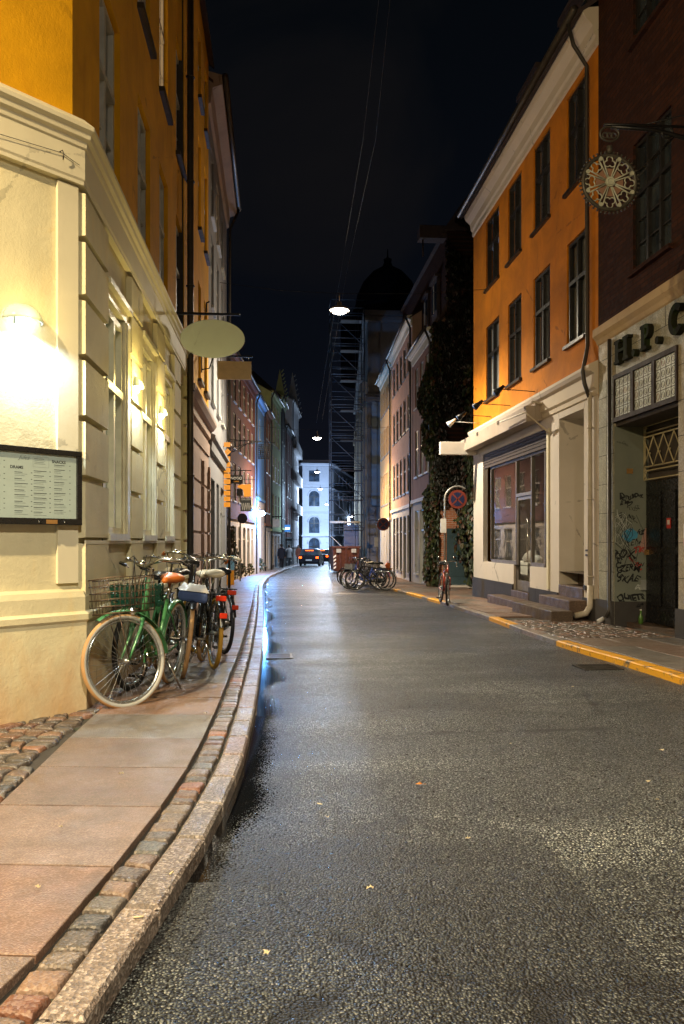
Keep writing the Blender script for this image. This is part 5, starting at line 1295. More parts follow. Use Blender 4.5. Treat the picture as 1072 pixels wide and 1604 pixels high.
# scaffold tower
sc_ = thing('scaffold', 'tall steel scaffold tower in front of the church', 'scaffold', (4.6, 51, gz(51)))
M_steel = paint('galvanised_steel', (.075, .09, .11), .6, .3)
ya, yb = 50.5, 52.3; xa = ya * rdir(519)[0] / rdir(519)[1]; xb = ya * rdir(571)[0] / rdir(571)[1]
zb, zt = gz(51), 15.9
for i, (x, y) in enumerate([(xa, ya), (xb, ya), (xa, yb), (xb, yb), (xb - .4, ya), (xb - .4, yb)]): MB().tube([(x, y, zb), (x, y, zt)], .035 if i < 4 else .02, 6).build('upright', M_steel, sc_)
z = zb + 2.6; k = 0; lv = []
while z < zt: lv.append(z); z += 1.95
for i, z in enumerate(lv):
    m = MB(); m.box(xa + .7, xb, ya + .9, yb - .1, z - .04, z); m.build('platform', M_roof, sc_)
    m = MB()
    for dz in (0, .5, 1.0): m.tube([(xa, ya, z + dz), (xb, ya, z + dz)], .02, 6); m.tube([(xa, yb, z + dz), (xb, yb, z + dz)], .016, 6); m.tube([(xa, ya, z + dz), (xa, yb, z + dz)], .016, 6)
    m.tube([(xa - .05, ya, z + .16), (xb + .05, ya, z + .16)], .026, 6)
    m.build('guard_rail', M_steel, sc_)
    if i < len(lv) - 1: MB().tube([(xa, ya - .05, z + 1.95), (xb, ya - .05, z)], .024, 6).build('brace', M_steel, sc_)
m = MB(); m.tube([(xa - .1, ya - .1, zat(818, 50.5)), (xb - .3, ya - .1, zat(818, 50.5))], .08, 8); m.tube([(xa, ya - .05, zb + 2.2), (xb, ya - .05, zb + .1)], .024, 6); m.build('beam', M_wframeW, sc_)
hd_ = ptx(551, 58); m = MB(); m.box(hd_[0] - .55, hd_[0] + .55, 57.8, 58, gz(58), zat(822, 58)); tag(m.build('hoarding', plaster('pale_hoarding', (.55, .52, .62), .05)), 'pale lilac hoarding panel behind the scaffold legs', 'hoarding')

# ---------------------------------------------------------------- curved white house closing the street
ew = thing('curved_house', 'white stone house with arched windows closing the end of the street', 'house', (6, 114, gz(114)), 'houses lining the street')
M_wl = plaster('bluish_white_stone', (.50, .53, .62), .06, .8)
t0 = 113
pts = [ptx(462, 116), ptx(474, t0), ptx(517, t0 + .5), ptx(523, t0 + 2), ptx(528, t0 + 5), ptx(566, 152)]
rows = [(9.6, 11.2), (6.1, 8.3), (2.3, 4.6)]
zg, ztp = gz(114), 12.2
frs = [Fr(a, b, -1 if False else 1) for a, b in zip(pts, pts[1:])]
frs = []
for a, b in zip(pts, pts[1:]):
    fr = Fr(a, b, 1)
    if fr.n[1] > 0: fr = Fr(a, b, -1)
    frs.append(fr)
mb = MB(); wins = []
for i, fr in enumerate(frs):
    hs = []
    if i == 1:
        c = fr.s(492.5); hs = [(c - .75, c + .75, p, q) for p, q in rows] + [(c - .8, c + .8, zg, 1.6)]
    if i == 4:
        for k in range(7):
            c = 2 + k * 4.6; hs += [(c - .8, c + .8, p, q) for p, q in rows] + [(c - .9, c + .9, zg + .3, 1.2)]
    mb.wall(fr, 0, fr.L, zg - 1, ztp, hs, .2); wins += [(fr, *h) for h in hs]
mb.build('wall', M_wl, ew)
for (fr, a, b, p, q) in wins:
    m = MB(); m.bx(fr, a, b, -.18, -.15, p, q, 1)
    m.bx(fr, (a + b) / 2 - .05, (a + b) / 2 + .05, -.15, -.1, p, q); m.bx(fr, a, b, -.149, -.11, p + (q - p) * .6 - .05, p + (q - p) * .6 + .05)
    if p != 9.6:      # arched head: spandrels fill the corners of the opening
        r = (b - a) / 2; c = (a + b) / 2; K = 8; zc = q - r
        for s_ in (-1, 1):
            poly = [(c + s_ * r, q)] + [(c + s_ * r * math.cos(t * PI / 2 / K), zc + r * math.sin(t * PI / 2 / K)) for t in range(K + 1)]
            m.prism(poly, lambda x, y, d, fr=fr: fr.pt(x, d, y), -.15, .0, 2)
        m.tube([fr.pt(c + (r + .15) * math.cos(t * PI / 12), .05, zc + (r + .15) * math.sin(t * PI / 12)) for t in range(13)], .07, 5, 2)
    m.build('window', [M_wframeD, M_paneb, M_wl], ew)
mo = MB()
for z, h, o in ((ztp, .35, .35), (8.75, .2, .12), (5.3, .2, .12), (1.95, .25, .2)):
    mo.sweep(pts, [(0, z - h), (o, z - h * .6), (o, z), (0, z + .05)], 1 if frs[1].n == Fr(pts[1], pts[2], 1).n else -1)
mo.build('cornice', M_wl, ew)
rf = MB(); rp = pts + [(30, 160), (0, 140)]; rf.prism(rp, lambda x, y, d: (x, y, d), ztp + .06, ztp + .5)
for k in range(16): q = frs[1].pt(frs[1].L * k / 15, .2, ztp + .1); rf.box(q[0] - .08, q[0] + .08, q[1] - .1, q[1] + .1, q[2], q[2] + .35)
rf.build('roof', M_roof, ew)

# ---------------------------------------------------------------- hanging signs on the left
ov = thing('hanging_sign', 'blank pale green oval sign hanging from a black bar', 'sign', (-.86, 10.7, 3.9), 'hanging shop signs')
m = MB(); yo = 10.7; m.box(XL, -.50, yo - .012, yo + .012, 4.20, 4.23); m.box(XL + .005, XL + .02, yo - .03, yo + .03, 4.1, 4.34)
for x in (-1.02, -.72): m.tube([(x, yo, 4.2), (x, yo, 4.10)], .006, 6)
m.tube([(-.94, yo, 4.24), (-.94, yo, 4.36), (-.9, yo, 4.38)], .012, 6); m.build('bracket', M_black, ov)
m = MB(); m.disc((-.86, yo, 3.885), .425, .03, 64, ry=.255); m.build('panel', plaster('pale_green_sign', (.58, .66, .62), .12, .5, (.7, .7, .6), .2, .05), ov, bevel=.006)
rs = thing('hanging_sign', 'blank cream rectangular sign hanging below the oval one', 'sign', (-.9, 14.6, 4.3), 'hanging shop signs')
yo = 14.6; f1, f2 = yo * rdir(341)[0] / rdir(341)[1], yo * rdir(394)[0] / rdir(394)[1]
m = MB(); m.box(XL, f2 + .02, yo - .014, yo + .014, 4.54, 4.57); m.box(XL + .05, XL + .07, yo - .014, yo + .014, 4.25, 4.54); m.tube([(XL + .06, yo, 4.3), (XL + .2, yo, 4.33), (XL + .27, yo, 4.54)], .012, 6); m.build('bracket', M_black, rs)
MB().box(f1, f2, yo - .015, yo + .015, 4.13, 4.46).build('panel', paint('cream_sign', (.62, .54, .38), .5), rs)
m = MB()
for x in (f1 + .05, f2 - .05): m.tube([(x, yo, 4.46), (x, yo, 4.54)], .006, 5)
m.build('hanger', M_black, rs)
def xat(px, y): return y * rdir(px)[0] / rdir(px)[1]
M_org = emis('orange_lit_sign', (1.0, .33, .01), .95)
# column of orange squares
yo = 22.0; col = thing('lettered_sign', 'vertical column of glowing orange square tiles', 'sign', (xat(356, yo), yo, 3))
t_ = depth(-1.3, yo); m = MB(); xc = xat(356, yo); w = .085
m.tube([(xc, yo + .02, zat(690, t_)), (xc, yo + .02, zat(822, t_))], .01, 6); m.tube([(XL - .05, yo + .02, zat(700, t_)), (xc, yo + .02, zat(690, t_))], .01, 6); m.build('rod', M_black, col)
tops = [692, 712, 722, 731, 740, 748.5, 757, 765.5, 774, 782.5]
for i in range(11):
    m = MB(); py = 693.5 + (0 if i == 0 else 0) + i * 9.0 + (4 if i > 1 else (3 if i == 1 else 0)); zc = zat(py + 3, t_)
    m.box(-w, w, -.02, .02, -.062, .062)
    for k in range(3): m.box(-w * .55, w * .55, -.024, -.0202, -.035 + k * .03, -.028 + k * .03, 1)
    if i == 1: m.v = [(x * .72 * .85 + z * .85, y, z * .85 - x * .72 * .85) for x, y, z in [(a * .85, b, c * 1.15) for a, b, c in m.v]]
    m.v = [(x + xc, y + yo, z + zc) for x, y, z in m.v]
    m.build('tile', [M_org, M_brass], col)
# lacy iron bracket with a pierced square sign
yo = 23.3; t_ = depth(-.6, yo); lc = thing('hanging_sign', 'pierced dark square sign on an ornate scrolled iron bracket', 'sign', (xat(413, yo), yo, 3.9), 'hanging shop signs')
m = MB(); z0 = zat(690.5, t_); xw = XL; xe = xat(431, yo)
m.tube([(xw, yo, z0 + .03), (xe, yo, z0 - .05)], .012, 6); m.tube([(xw, yo, z0 - .38), (xw + .25, yo, z0 - .28), (xw + .55, yo, z0 - .08), (xat(410, yo), yo, z0 - .0)], .012, 6)
for k in range(7): r = .085 - .008 * k; m.torus((xw + .14 + k * .115, yo, z0 - .1 - .0 * k + .012 * k), r, .008, 16, 5, axis='y')
for k in range(6): r = .05 - .006 * k; m.torus((xw + .1 + k * .08, yo, z0 - .26 + .03 * k), r, .008, 12, 5, axis='y')
m.build('bracket', M_black, lc)
m = MB(); a, b = xat(404.5, yo), xat(422.8, yo); zt_, zb_ = zat(696, t_), zat(719, t_); n = 8
m.box(a, b, yo - .008, yo + .008, zt_ - .025, zt_); m.box(a, b, yo - .008, yo + .008, zb_, zb_ + .025); m.box(a, a + .02, yo - .008, yo + .008, zb_ + .025, zt_ - .025); m.box(b - .02, b, yo - .008, yo + .008, zb_ + .025, zt_ - .025)
for i in range(1, 7):
    x = a + (b - a) * i / 7; m.tube([(x, yo, zb_ + .02), (x + .02 * math.sin(i * 2), yo, (zt_ + zb_) / 2), (x, yo, zt_ - .02)], .011, 5)
    z = zb_ + (zt_ - zb_) * i / 7; m.tube([(a + .01, yo, z), ((a + b) / 2, yo, z + .02 * math.sin(i * 3)), (b - .01, yo, z)], .011, 5)
m.build('panel', M_black, lc)
# dark lettered sign
yo = 24.6; t_ = depth(-.9, yo); ds = thing('hanging_sign', 'small black rectangular sign with white lettering', 'sign', (xat(370, yo), yo, 3.2), 'hanging shop signs')
a, b = xat(360.5, yo), xat(380.5, yo); m = MB(); m.box(a, b, yo - .02, yo + .02, zat(757.5, t_), zat(744.5, t_)); m.build('panel', M_door, ds)
m = MB(); m.text('NOGO', .11, lambda x, y, d_: ((a + b) / 2 + x, yo - .02 - d_, zat(749.5, t_) + y), .001, .004, 0); m.text('COFFEE', .045, lambda x, y, d_: ((a + b) / 2 + x, yo - .02 - d_, zat(754.5, t_) + y), .001, .004, 1); m.build('lettering', [M_whsg, M_org], ds)
m = MB(); m.tube([(XL - .7, yo, zat(737, t_)), (xat(394, yo), yo, zat(737, t_))], .015, 6); m.tube([(a - .4, yo, zat(750, t_)), (xat(400, yo), yo, zat(751, t_))], .01, 6)
for x in (a + .05, b - .05): m.tube([(x, yo, zat(737, t_)), (x, yo, zat(744.5, t_))], .006, 5)
m.build('bracket', M_black, ds)
# orange animal-shaped sign
yo = 26.0; t_ = depth(-.9, yo); og = thing('hanging_sign', 'glowing orange cut-out sign with ragged outline', 'sign', (xat(386, yo), yo, 2.8), 'hanging shop signs')
poly = [(373, 761), (377, 759.5), (381, 758.5), (386, 759), (391, 758), (393.5, 760), (394, 765), (393, 771), (394, 777), (389, 778), (382.5, 778), (382, 771), (381, 767), (377, 765), (372, 763)]
m = MB(); m.prism([(xat(px, yo), zat(py, t_)) for px, py in poly], lambda x, y, d_: (x, yo + d_, y), -.02, .02, 0)
m.prism([(xat(px, yo), zat(py, t_)) for px, py in [(371, 766), (380, 766), (381, 777), (371, 777)]], lambda x, y, d_: (x, yo + d_, y), -.015, .015, 1)
m.build('panel', [M_org, M_door], og)
MB().tube([(XL - .75, yo, zat(757.5, t_)), (xat(394, yo), yo, zat(757.5, t_))], .012, 6).build('bracket', M_black, og)
# gallery sign with looping strokes
yo = 27.2; t_ = depth(-.9, yo); ga = thing('hanging_sign', 'grey sign with looping white M strokes under the orange one', 'sign', (xat(385, yo), yo, 2.3), 'hanging shop signs')
a, b = xat(377, yo), xat(394, yo); zt_, zb_ = zat(780, t_), zat(801, t_)
MB().box(a, b, yo - .015, yo + .015, zb_, zt_).build('panel', paint('grey_sign', (.04, .045, .05), .5), ga)
m = MB(); m.text('GALLERI', .085, lambda x, y, d_: ((a + b) / 2 + x, yo - .015 - d_, zt_ - .05 + y), .001, .004, 0)
pts_ = [(a + .03 + (b - a - .06) * k / 40, yo - .02, zb_ + .17 + .12 * math.sin(k * .8) * (1 if k % 40 else .5)) for k in range(41)]
m.tube(pts_, .008, 5); m.tube([(x, y, z - .02) for x, y, z in pts_], .006, 5); m.build('lettering', M_whsg, ga)
MB().tube([(XL - .8, yo, zt_ + .03), (b, yo, zt_ + .03)], .01, 6).build('bracket', M_black, ga)
# cream square sign farther along, blue lit sign
yo = 55.5; t_ = depth(0, yo); cs = thing('hanging_sign', 'small cream square sign on the green house', 'sign', (xat(433, yo), yo, 1.5), 'hanging shop signs')
MB().box(xat(427.5, yo), xat(438.5, yo), yo - .03, yo + .03, zat(826, t_), zat(813, t_)).build('panel', paint('cream_panel', (.6, .55, .42), .5), cs)
MB().tube([(xat(421, yo), yo, zat(810, t_)), (xat(442, yo), yo, zat(809, t_))], .04, 5).build('bracket', M_black, cs)
yo = 66; t_ = depth(.7, yo); bs_ = thing('lightbox_sign', 'small glowing blue and white light box far down the left side', 'sign', (xat(450, yo), yo, 1))
m = MB(); m.box(xat(446, yo), xat(455, yo), yo - .06, yo + .06, zat(833, t_), zat(822, t_)); m.box(xat(447, yo), xat(454, yo), yo - .07, yo - .0605, zat(829.5, t_), zat(826, t_), 1); m.build('panel', [emis('blue_sign_glow', (.05, .3, .9), .8), emis('white_sign_glow', (.7, .85, 1), 2.5)], bs_)

# ---------------------------------------------------------------- no-stopping signs
M_sred = paint('sign_red', (.17, .03, .018), .5); M_sblue = paint('sign_blue', (.012, .018, .06), .5); M_pole = paint('galvanised_pole', (.32, .31, .29), .35, .5)
def nostop(px, t, zc, r, pxp, label, back=False, plate=True):
    x, y = ptx(px, t); xp, yp = ptx(pxp, t); z0 = gz(y)
    o = thing('road_sign', label, 'road sign', (xp, yp, z0), 'round signs on poles')
    m = MB()
    pts = [(xp, yp + .04, z0 - .1), (xp, yp + .04, zc)]
    if abs(x - xp) > .1:
        R = abs(x - xp) * 1.05; sg = 1 if x > xp else -1
        pts += [(xp + sg * R * (1 - math.cos(k * PI / 12)), yp + .04, zc + R * math.sin(k * PI / 12)) for k in range(1, 10)]
    else: pts.append((xp, yp + .04, zc + r))
    m.tube(pts, .03, 10); m.build('pole', M_pole, o)
    m = MB(); m.disc((x, y, zc), r, .012, 40, 0 if not back else 2)
    if not back:
        m.disc((x, y - .008, zc), r * .74, .004, 36, 1)
        for a in (PI / 4, -PI / 4):
            c, s_ = math.cos(a), math.sin(a); w = r * .075; L = r * .76
            m.add([(x + c * l - s_ * k, y - .0125, zc + s_ * l + c * k) for l, k in ((-L, -w), (L, -w), (L, w), (-L, w))], [(0, 1, 2, 3)], 0)
    m.build('disc', [M_sred, M_sblue, paint('dark_violet_back', (.03, .02, .04), .5)], o)
    if plate: MB().box(xp - .14, xp + .03, yp - .02, yp + .0, zc - .95, zc - .55).build('plate', M_whsg, o)
nostop(717, 22.6, zat(782, 22.6), .265, 697.5, 'no-stopping sign on a curved pole beside the teal door')
nostop(600.5, 34, zat(821.5, 34), .27, 591.5, 'no-stopping sign behind the row of parked bicycles')
nostop(380, 33.5, zat(812, 33.5), .21, 376.5, 'round sign seen dark beside the planting on the left', back=True, plate=False)

# blue and orange box on the left pavement
bx2 = thing('utility_box', 'small box, blue above and orange below, with a bent hoop on the left pavement', 'box', (-1.62, 29.5, gz(29.5)))
yo = 30.5; t_ = depth(-1.75, yo); a, b = xat(354.5, yo), xat(367, yo); zb_ = gz(yo); zm, zt_ = zat(893, t_), zat(870, t_)
MB().box(a, b, yo - .12, yo + .12, zb_, zm).build('lower_case', paint('orange_case', (.65, .27, .02), .4), bx2, bevel=.01)
MB().box(a - .003, b + .003, yo - .123, yo + .123, zm + .001, zt_).build('upper_case', paint('blue_case', (.16, .36, .55), .4), bx2, bevel=.01)
MB().tube([(b, yo - .14, zm + .2), (b + .18, yo - .14, zm + .18), (b + .25, yo - .14, zm - .02), (b + .1, yo - .14, zm - .35)], .012, 6).build('hoop', M_pole, bx2)

# hydrant-like orange drum
x, y = 5.15, 37.0; hy = thing('hydrant', 'small orange hydrant by the salmon house wall', 'hydrant', (x, y, gz(y)))
m = MB(); m.lathe((x, y, gz(y)), [(.16, 0), (.16, .05), (.11, .08), (.11, .55), (.14, .57), (.14, .62), (.1, .68), (.03, .74), (.03, .8), (.001, .81)], 20); m.build('body', paint('orange_red_paint', (.55, .14, .03), .4), hy)
m = MB()
for s_ in (-1, 1): m.tube([(x + s_ * .1, y, gz(y) + .42), (x + s_ * .19, y, gz(y) + .42)], .05, 10)
m.build('outlet', M_brass, hy)

# dumpster
x0, x1 = xat(521, 47), xat(563.5, 47); yd = 47.0; z0 = roadz(47)
du = thing('dumpster', 'dark red-brown steel waste container with white stickers', 'dumpster', ((x0 + x1) / 2, yd, z0))
M_dum = paint('rust_red_steel', (.055, .017, .012), .5, .1, .1, .3); zt_ = zat(856, 47)
m = MB(); m.hexa([(x0 + .12, yd, z0 + .12), (x1 - .05, yd, z0 + .12), (x1 - .05, yd + 3.2, z0 + .12), (x0 + .12, yd + 3.2, z0 + .12), (x0, yd - .1, zt_), (x1, yd - .1, zt_), (x1, yd + 3.4, zt_), (x0, yd + 3.4, zt_)])
for k in range(5): xx = x0 + .1 + (x1 - x0 - .2) * k / 4; m.box(xx - .03, xx + .03, yd - .14, yd - .05, z0 + .2, zt_ - .05)
m.box(x0 - .04, x1 + .04, yd - .16, yd - .08, zt_ - .1, zt_ + .02); m.build('body', M_dum, du)
m = MB(); m.box(x0 + .22, x0 + .5, yd - .175, yd - .162, zt_ - .36, zt_ - .14) ; m.box(x1 - .5, x1 - .22, yd - .175, yd - .162, zt_ - .36, zt_ - .14); m.build('sticker', M_wframeG, du)
m = MB()
for k in range(4): m.add([(x0 + .05, yd - .18, z0 + .25 + k * .22), (x0 + .2, yd - .18, z0 + .35 + k * .22), (x0 + .2, yd - .18, z0 + .45 + k * .22), (x0 + .05, yd - .18, z0 + .35 + k * .22)], [(0, 1, 2, 3)])
m.build('hazard_stripe', M_whsg, du)
m = MB()
for xx in (x0 + .3, x1 - .3):
    for yy in (yd + .4, yd + 2.8): m.disc((xx, yy, z0 + .08), .08, .06, 16, axis='x')
m.build('castor', M_black, du)

# ---------------------------------------------------------------- rose-window trade sign on the brick house
yo = 8.0; t_ = 8.25; xc = xat(955, yo); zc = zat(286, t_); R = .30
rw = thing('trade_sign', 'round iron rose-window sign with trefoil cut-outs under a scrolled bracket', 'sign', (xc, yo, zc), 'hanging shop signs')
M_irond = paint('weathered_iron', (.05, .045, .035), .5, .3); M_cop = paint('patinated_relief', (.32, .33, .26), .5, 0, .2); M_copr = paint('dull_copper', (.2, .11, .07), .5)
m = MB(); m.torus((xc, yo, zc), R * .93, R * .07, 56, 8, 0, 'y')
for k in range(44): a = 2 * PI * k / 44; m.tube([(xc + R * math.cos(a), yo, zc + R * math.sin(a)), (xc + R * 1.08 * math.cos(a), yo, zc + R * 1.08 * math.sin(a))], [.006, .012], 6)
m.tube([(xc, yo, zc + R), (xc, yo, zc + R * 1.25)], .03, 8); m.build('rim', M_irond, rw)
m = MB()
for k in range(8):
    a = 2 * PI * (k + .5) / 8; c, s_ = math.cos(a), math.sin(a)
    for o in (-.016, .016):
        m.tube([(xc + c * .05 - s_ * o * .4, yo - .01, zc + s_ * .05 + c * o * .4), (xc + c * .19 - s_ * o, yo - .01, zc + s_ * .19 + c * o), (xc + c * .25 - s_ * o * 1.4, yo - .01, zc + s_ * .25 + c * o * 1.4)], .007, 6)
    m.disc((xc + c * .255, yo - .012, zc + s_ * .255), .022, .02, 12)
    b = 2 * PI * k / 8; cb, sb = math.cos(b), math.sin(b); tc = (xc + cb * .205, zc + sb * .205)
    for q in range(3):
        e = b + PI + 2 * PI * q / 3 + PI; m.torus((tc[0] + .03 * math.cos(e), yo - .008, tc[1] + .03 * math.sin(e)), .031, .0065, 16, 5, 0, 'y', e - 2.1, e + 2.1)
m.disc((xc, yo - .012, zc), .05, .03, 28); m.torus((xc, yo - .028, zc), .032, .006, 24, 6); m.build('tracery', M_cop, rw)
m = MB()
for k in range(8):
    b = 2 * PI * k / 8; w = .30
    m.prism([(.05 * math.cos(b - w), .05 * math.sin(b - w)), (.15 * math.cos(b - w), .15 * math.sin(b - w)), (.15 * math.cos(b + w), .15 * math.sin(b + w)), (.05 * math.cos(b + w), .05 * math.sin(b + w))], lambda x, y, d_: (xc + x, yo + d_, zc + y), -.004, .004, 0)
m.build('back_plate', M_copr, rw)
m = MB(); zr_ = zat(210, t_); m.torus((xc, yo, zr_), .1, .012, 32, 6, sx=1); m.v = [(x, y, zr_ + (z - zr_) * .75) if abs(z - zr_) < .13 and abs(x - xc) < .13 else (x, y, z) for x, y, z in m.v]
for k in range(3): m.torus((xc - .045 + .045 * k, yo, zr_ - .015), .028, .008, 14, 5)
m.build('crown_ring', M_irond, rw)
m = MB(); za = zat(194, t_)
m.tube([(xc - .06, yo, za - .01), (xc + .3, yo, za), (XR, yo, za + .005)], .014, 8)
for dz, r in ((0, .02), (.0, .014)):
    off = .12 * (r < .02)
    m.tube([(xc + .02, yo, za - .03)] + [(xc + .15 + (XR - xc - .15) * math.sin(k * PI / 16), yo, za - .02 - (1.15 + off * 2) * (1 - math.cos(k * PI / 16)) + .0) for k in range(1, 9)], r, 8)
m.tube([(xc + .35, yo, za), (XR, yo, za + .42)], .007, 6); m.torus((xc + .62, yo, za - .06), .06, .012, 16, 6); m.tube([(xc + .7, yo, za - .1), (xc + .3, yo, za - .55)], .006, 5); m.build('bracket', M_black, rw)

# ---------------------------------------------------------------- street lamps on span wires
M_lampg = emis('street_lamp_glow', (1, .93, .82), 60); M_lampc = emis('cool_lamp_glow', (.85, .93, 1), 60)
LAMPS = []
def street_lamp(x, y, z, label, power, col=(1, .80, .55), cool=False, wl=XL, wr=XR, drop=.14, leak=.09):
    t = thing('street_lamp', label, 'street lamp', (x, y, z), 'street lamps hung over the road')
    m = MB(); m.lathe((x, y, z), [(.001, .22), (.05, .21), (.07, .12), (.22, .05), (.26, .0), (.25, -.01), (.2, .04), (.001, .06)], 24); m.tube([(x, y, z + .2), (x, y, z + .42)], .015, 6); m.build('hood', M_pole, t)
    m = MB(); m.lathe((x, y, z), [(.001, .03), (.19, .0), (.17, -.05), (.10, -.08), (.001, -.09)], 24); m.build('lens', M_lampc if cool else M_lampg, t)
    m = MB(); m.tube([(wl, y, z + .62), ((wl + x) / 2, y, z + .46), (x, y, z + .42), ((wr + x) / 2, y, z + .46), (wr, y, z + .62)], .006, 5); m.build('span_wire', M_black, t)
    for kind, pw in (('SPOT', power), ('POINT', power * leak)):
        l = bpy.data.lights.new('lamp_light', kind); l.energy = pw; l.color = col; l.shadow_soft_size = .09
        if kind == 'SPOT': l.spot_size = R2(160); l.spot_blend = .6
        lo = bpy.data.objects.new('lamp_light', l); COL.objects.link(lo); lo.location = (x, y, z - drop); lo.parent = t; lo.matrix_parent_inverse = t.matrix_basis.inverted()
    return t
WARM = (1, .86, .63); COOL = (.52, .72, 1)
x, y = ptx(532, 20); street_lamp(x, y, zat(486, 20), 'nearest and brightest lamp hung over the road', 4000, WARM, leak=.06)
x, y = ptx(497, 42); street_lamp(x, y, zat(686, 42), 'second lamp hung over the road beyond the nearest', 6500, (1, .70, .42), wl=-1.3, wr=5.9, leak=.15)
x, y = ptx(497, 65); street_lamp(x, y, zat(739, 65), 'third lamp, hung in front of the white curved house top row', 3600, COOL, True, wl=.6, wr=7.5, drop=.25)
x, y = ptx(502, 86); street_lamp(x, y, zat(766, 86), 'fourth lamp hung over the road, between window rows of the white house', 3800, COOL, True, wl=2.4, wr=9, drop=.3, leak=.4)
x, y = ptx(512, 106); street_lamp(x, y, zat(790, 106), 'fifth lamp down the road beside the white curved house', 5200, COOL, True, wl=4, wr=11, drop=.5, leak=.9)
x, y = ptx(551, 132); street_lamp(x, y, zat(809, 132), 'farthest lamp, seen through the scaffold legs', 4000, COOL, True, wl=8, wr=15)
street_lamp(1.3, -3.2, 7.0, 'lamp hung over the road behind the viewpoint', 3500, (1, .90, .70), leak=.09)
street_lamp(-4.2, .2, 6.4, 'lamp hung over the side street by the corner house', 2600, (1, .76, .42), wl=-9, wr=-4.1, leak=1.25)
# contact wires along the street
cw = thing('overhead_cable', 'pair of thin dark cables running high above the road', 'cable', (1.6, 0, 9))
m = MB()
for o in (-.14, .14):
    a = ptx(612 + o * 60, 7.0); b = ptx(538, 19.8)
    m.tube([(1.75 + o, -3, 7.0 + .7), (a[0], a[1], zat(-20, 7.0) + .4), (1.62 + o * .8, 14, 8.3), (b[0] + o * .5, b[1], zat(430, 19.8)), (ptx(500, 42)[0] + o, ptx(500, 42)[1], 7.4)], .0018, 4)
m.build('wires', M_black, cw)
# blue wall lamp
pbl = ptx(410.5, 45.5); tb = 45.5; bl = thing('wall_lamp', 'intensely blue-white wall lamp on the blue house', 'wall lamp', (pbl[0], pbl[1], zat(804, tb)))
m = MB(); m.lathe((pbl[0], pbl[1], zat(804, tb)), [(.001, .16), (.12, .12), (.19, 0), (.12, -.12), (.001, -.16)], 20); m.build('globe', emis('blue_lamp_glow', (.45, .72, 1), 30), bl)
m = MB(); m.tube([(pbl[0] - .75, pbl[1], zat(797, tb)), (pbl[0], pbl[1], zat(799, tb))], .03, 6); m.build('arm', M_black, bl)
l = bpy.data.lights.new('lamp_light', 'POINT'); l.energy = 1900; l.color = (.12, .42, 1); l.shadow_soft_size = .15
lo = bpy.data.objects.new('lamp_light', l); COL.objects.link(lo); lo.location = (pbl[0] + .1, pbl[1] - .3, zat(806, tb)); lo.parent = bl; lo.matrix_parent_inverse = bl.matrix_basis.inverted()
# ================================================================ BICYCLES
M_tyre_b = paint('black_tyre', (.015, .015, .015), .7); M_tyre_t = paint('tan_tyre', (.42, .24, .10), .7); M_tyre_y = paint('ochre_tyre', (.50, .27, .03), .7)
M_side = paint('pale_sidewall', (.36, .36, .33), .6); M_rim = paint('alloy_rim', (.42, .45, .46), .25, .9); M_spoke = paint('spoke_steel', (.35, .36, .36), .3, .9)
M_lgreen = paint('green_bike_paint', (.055, .19, .075), .25, .1, .02, .1); M_bblack = paint('black_bike_paint', (.012, .013, .014), .25, .2)
M_borange = paint('orange_leather', (.48, .13, .02), .4); M_bcream = paint('cream_saddle', (.62, .52, .36), .45); M_bred = paint('red_bike_paint', (.4, .05, .02), .3)
M_bblue = paint('blue_bike_paint', (.02, .06, .3), .3); M_refl = paint('red_reflector', (.5, .03, .01), .2); M_crate = paint('dark_green_crate', (.01, .10, .06), .45)
M_wire = paint('rusty_wire', (.10, .065, .04), .5, .6); M_wirew = paint('grey_wire', (.3, .3, .3), .4, .6)
R_ = .345
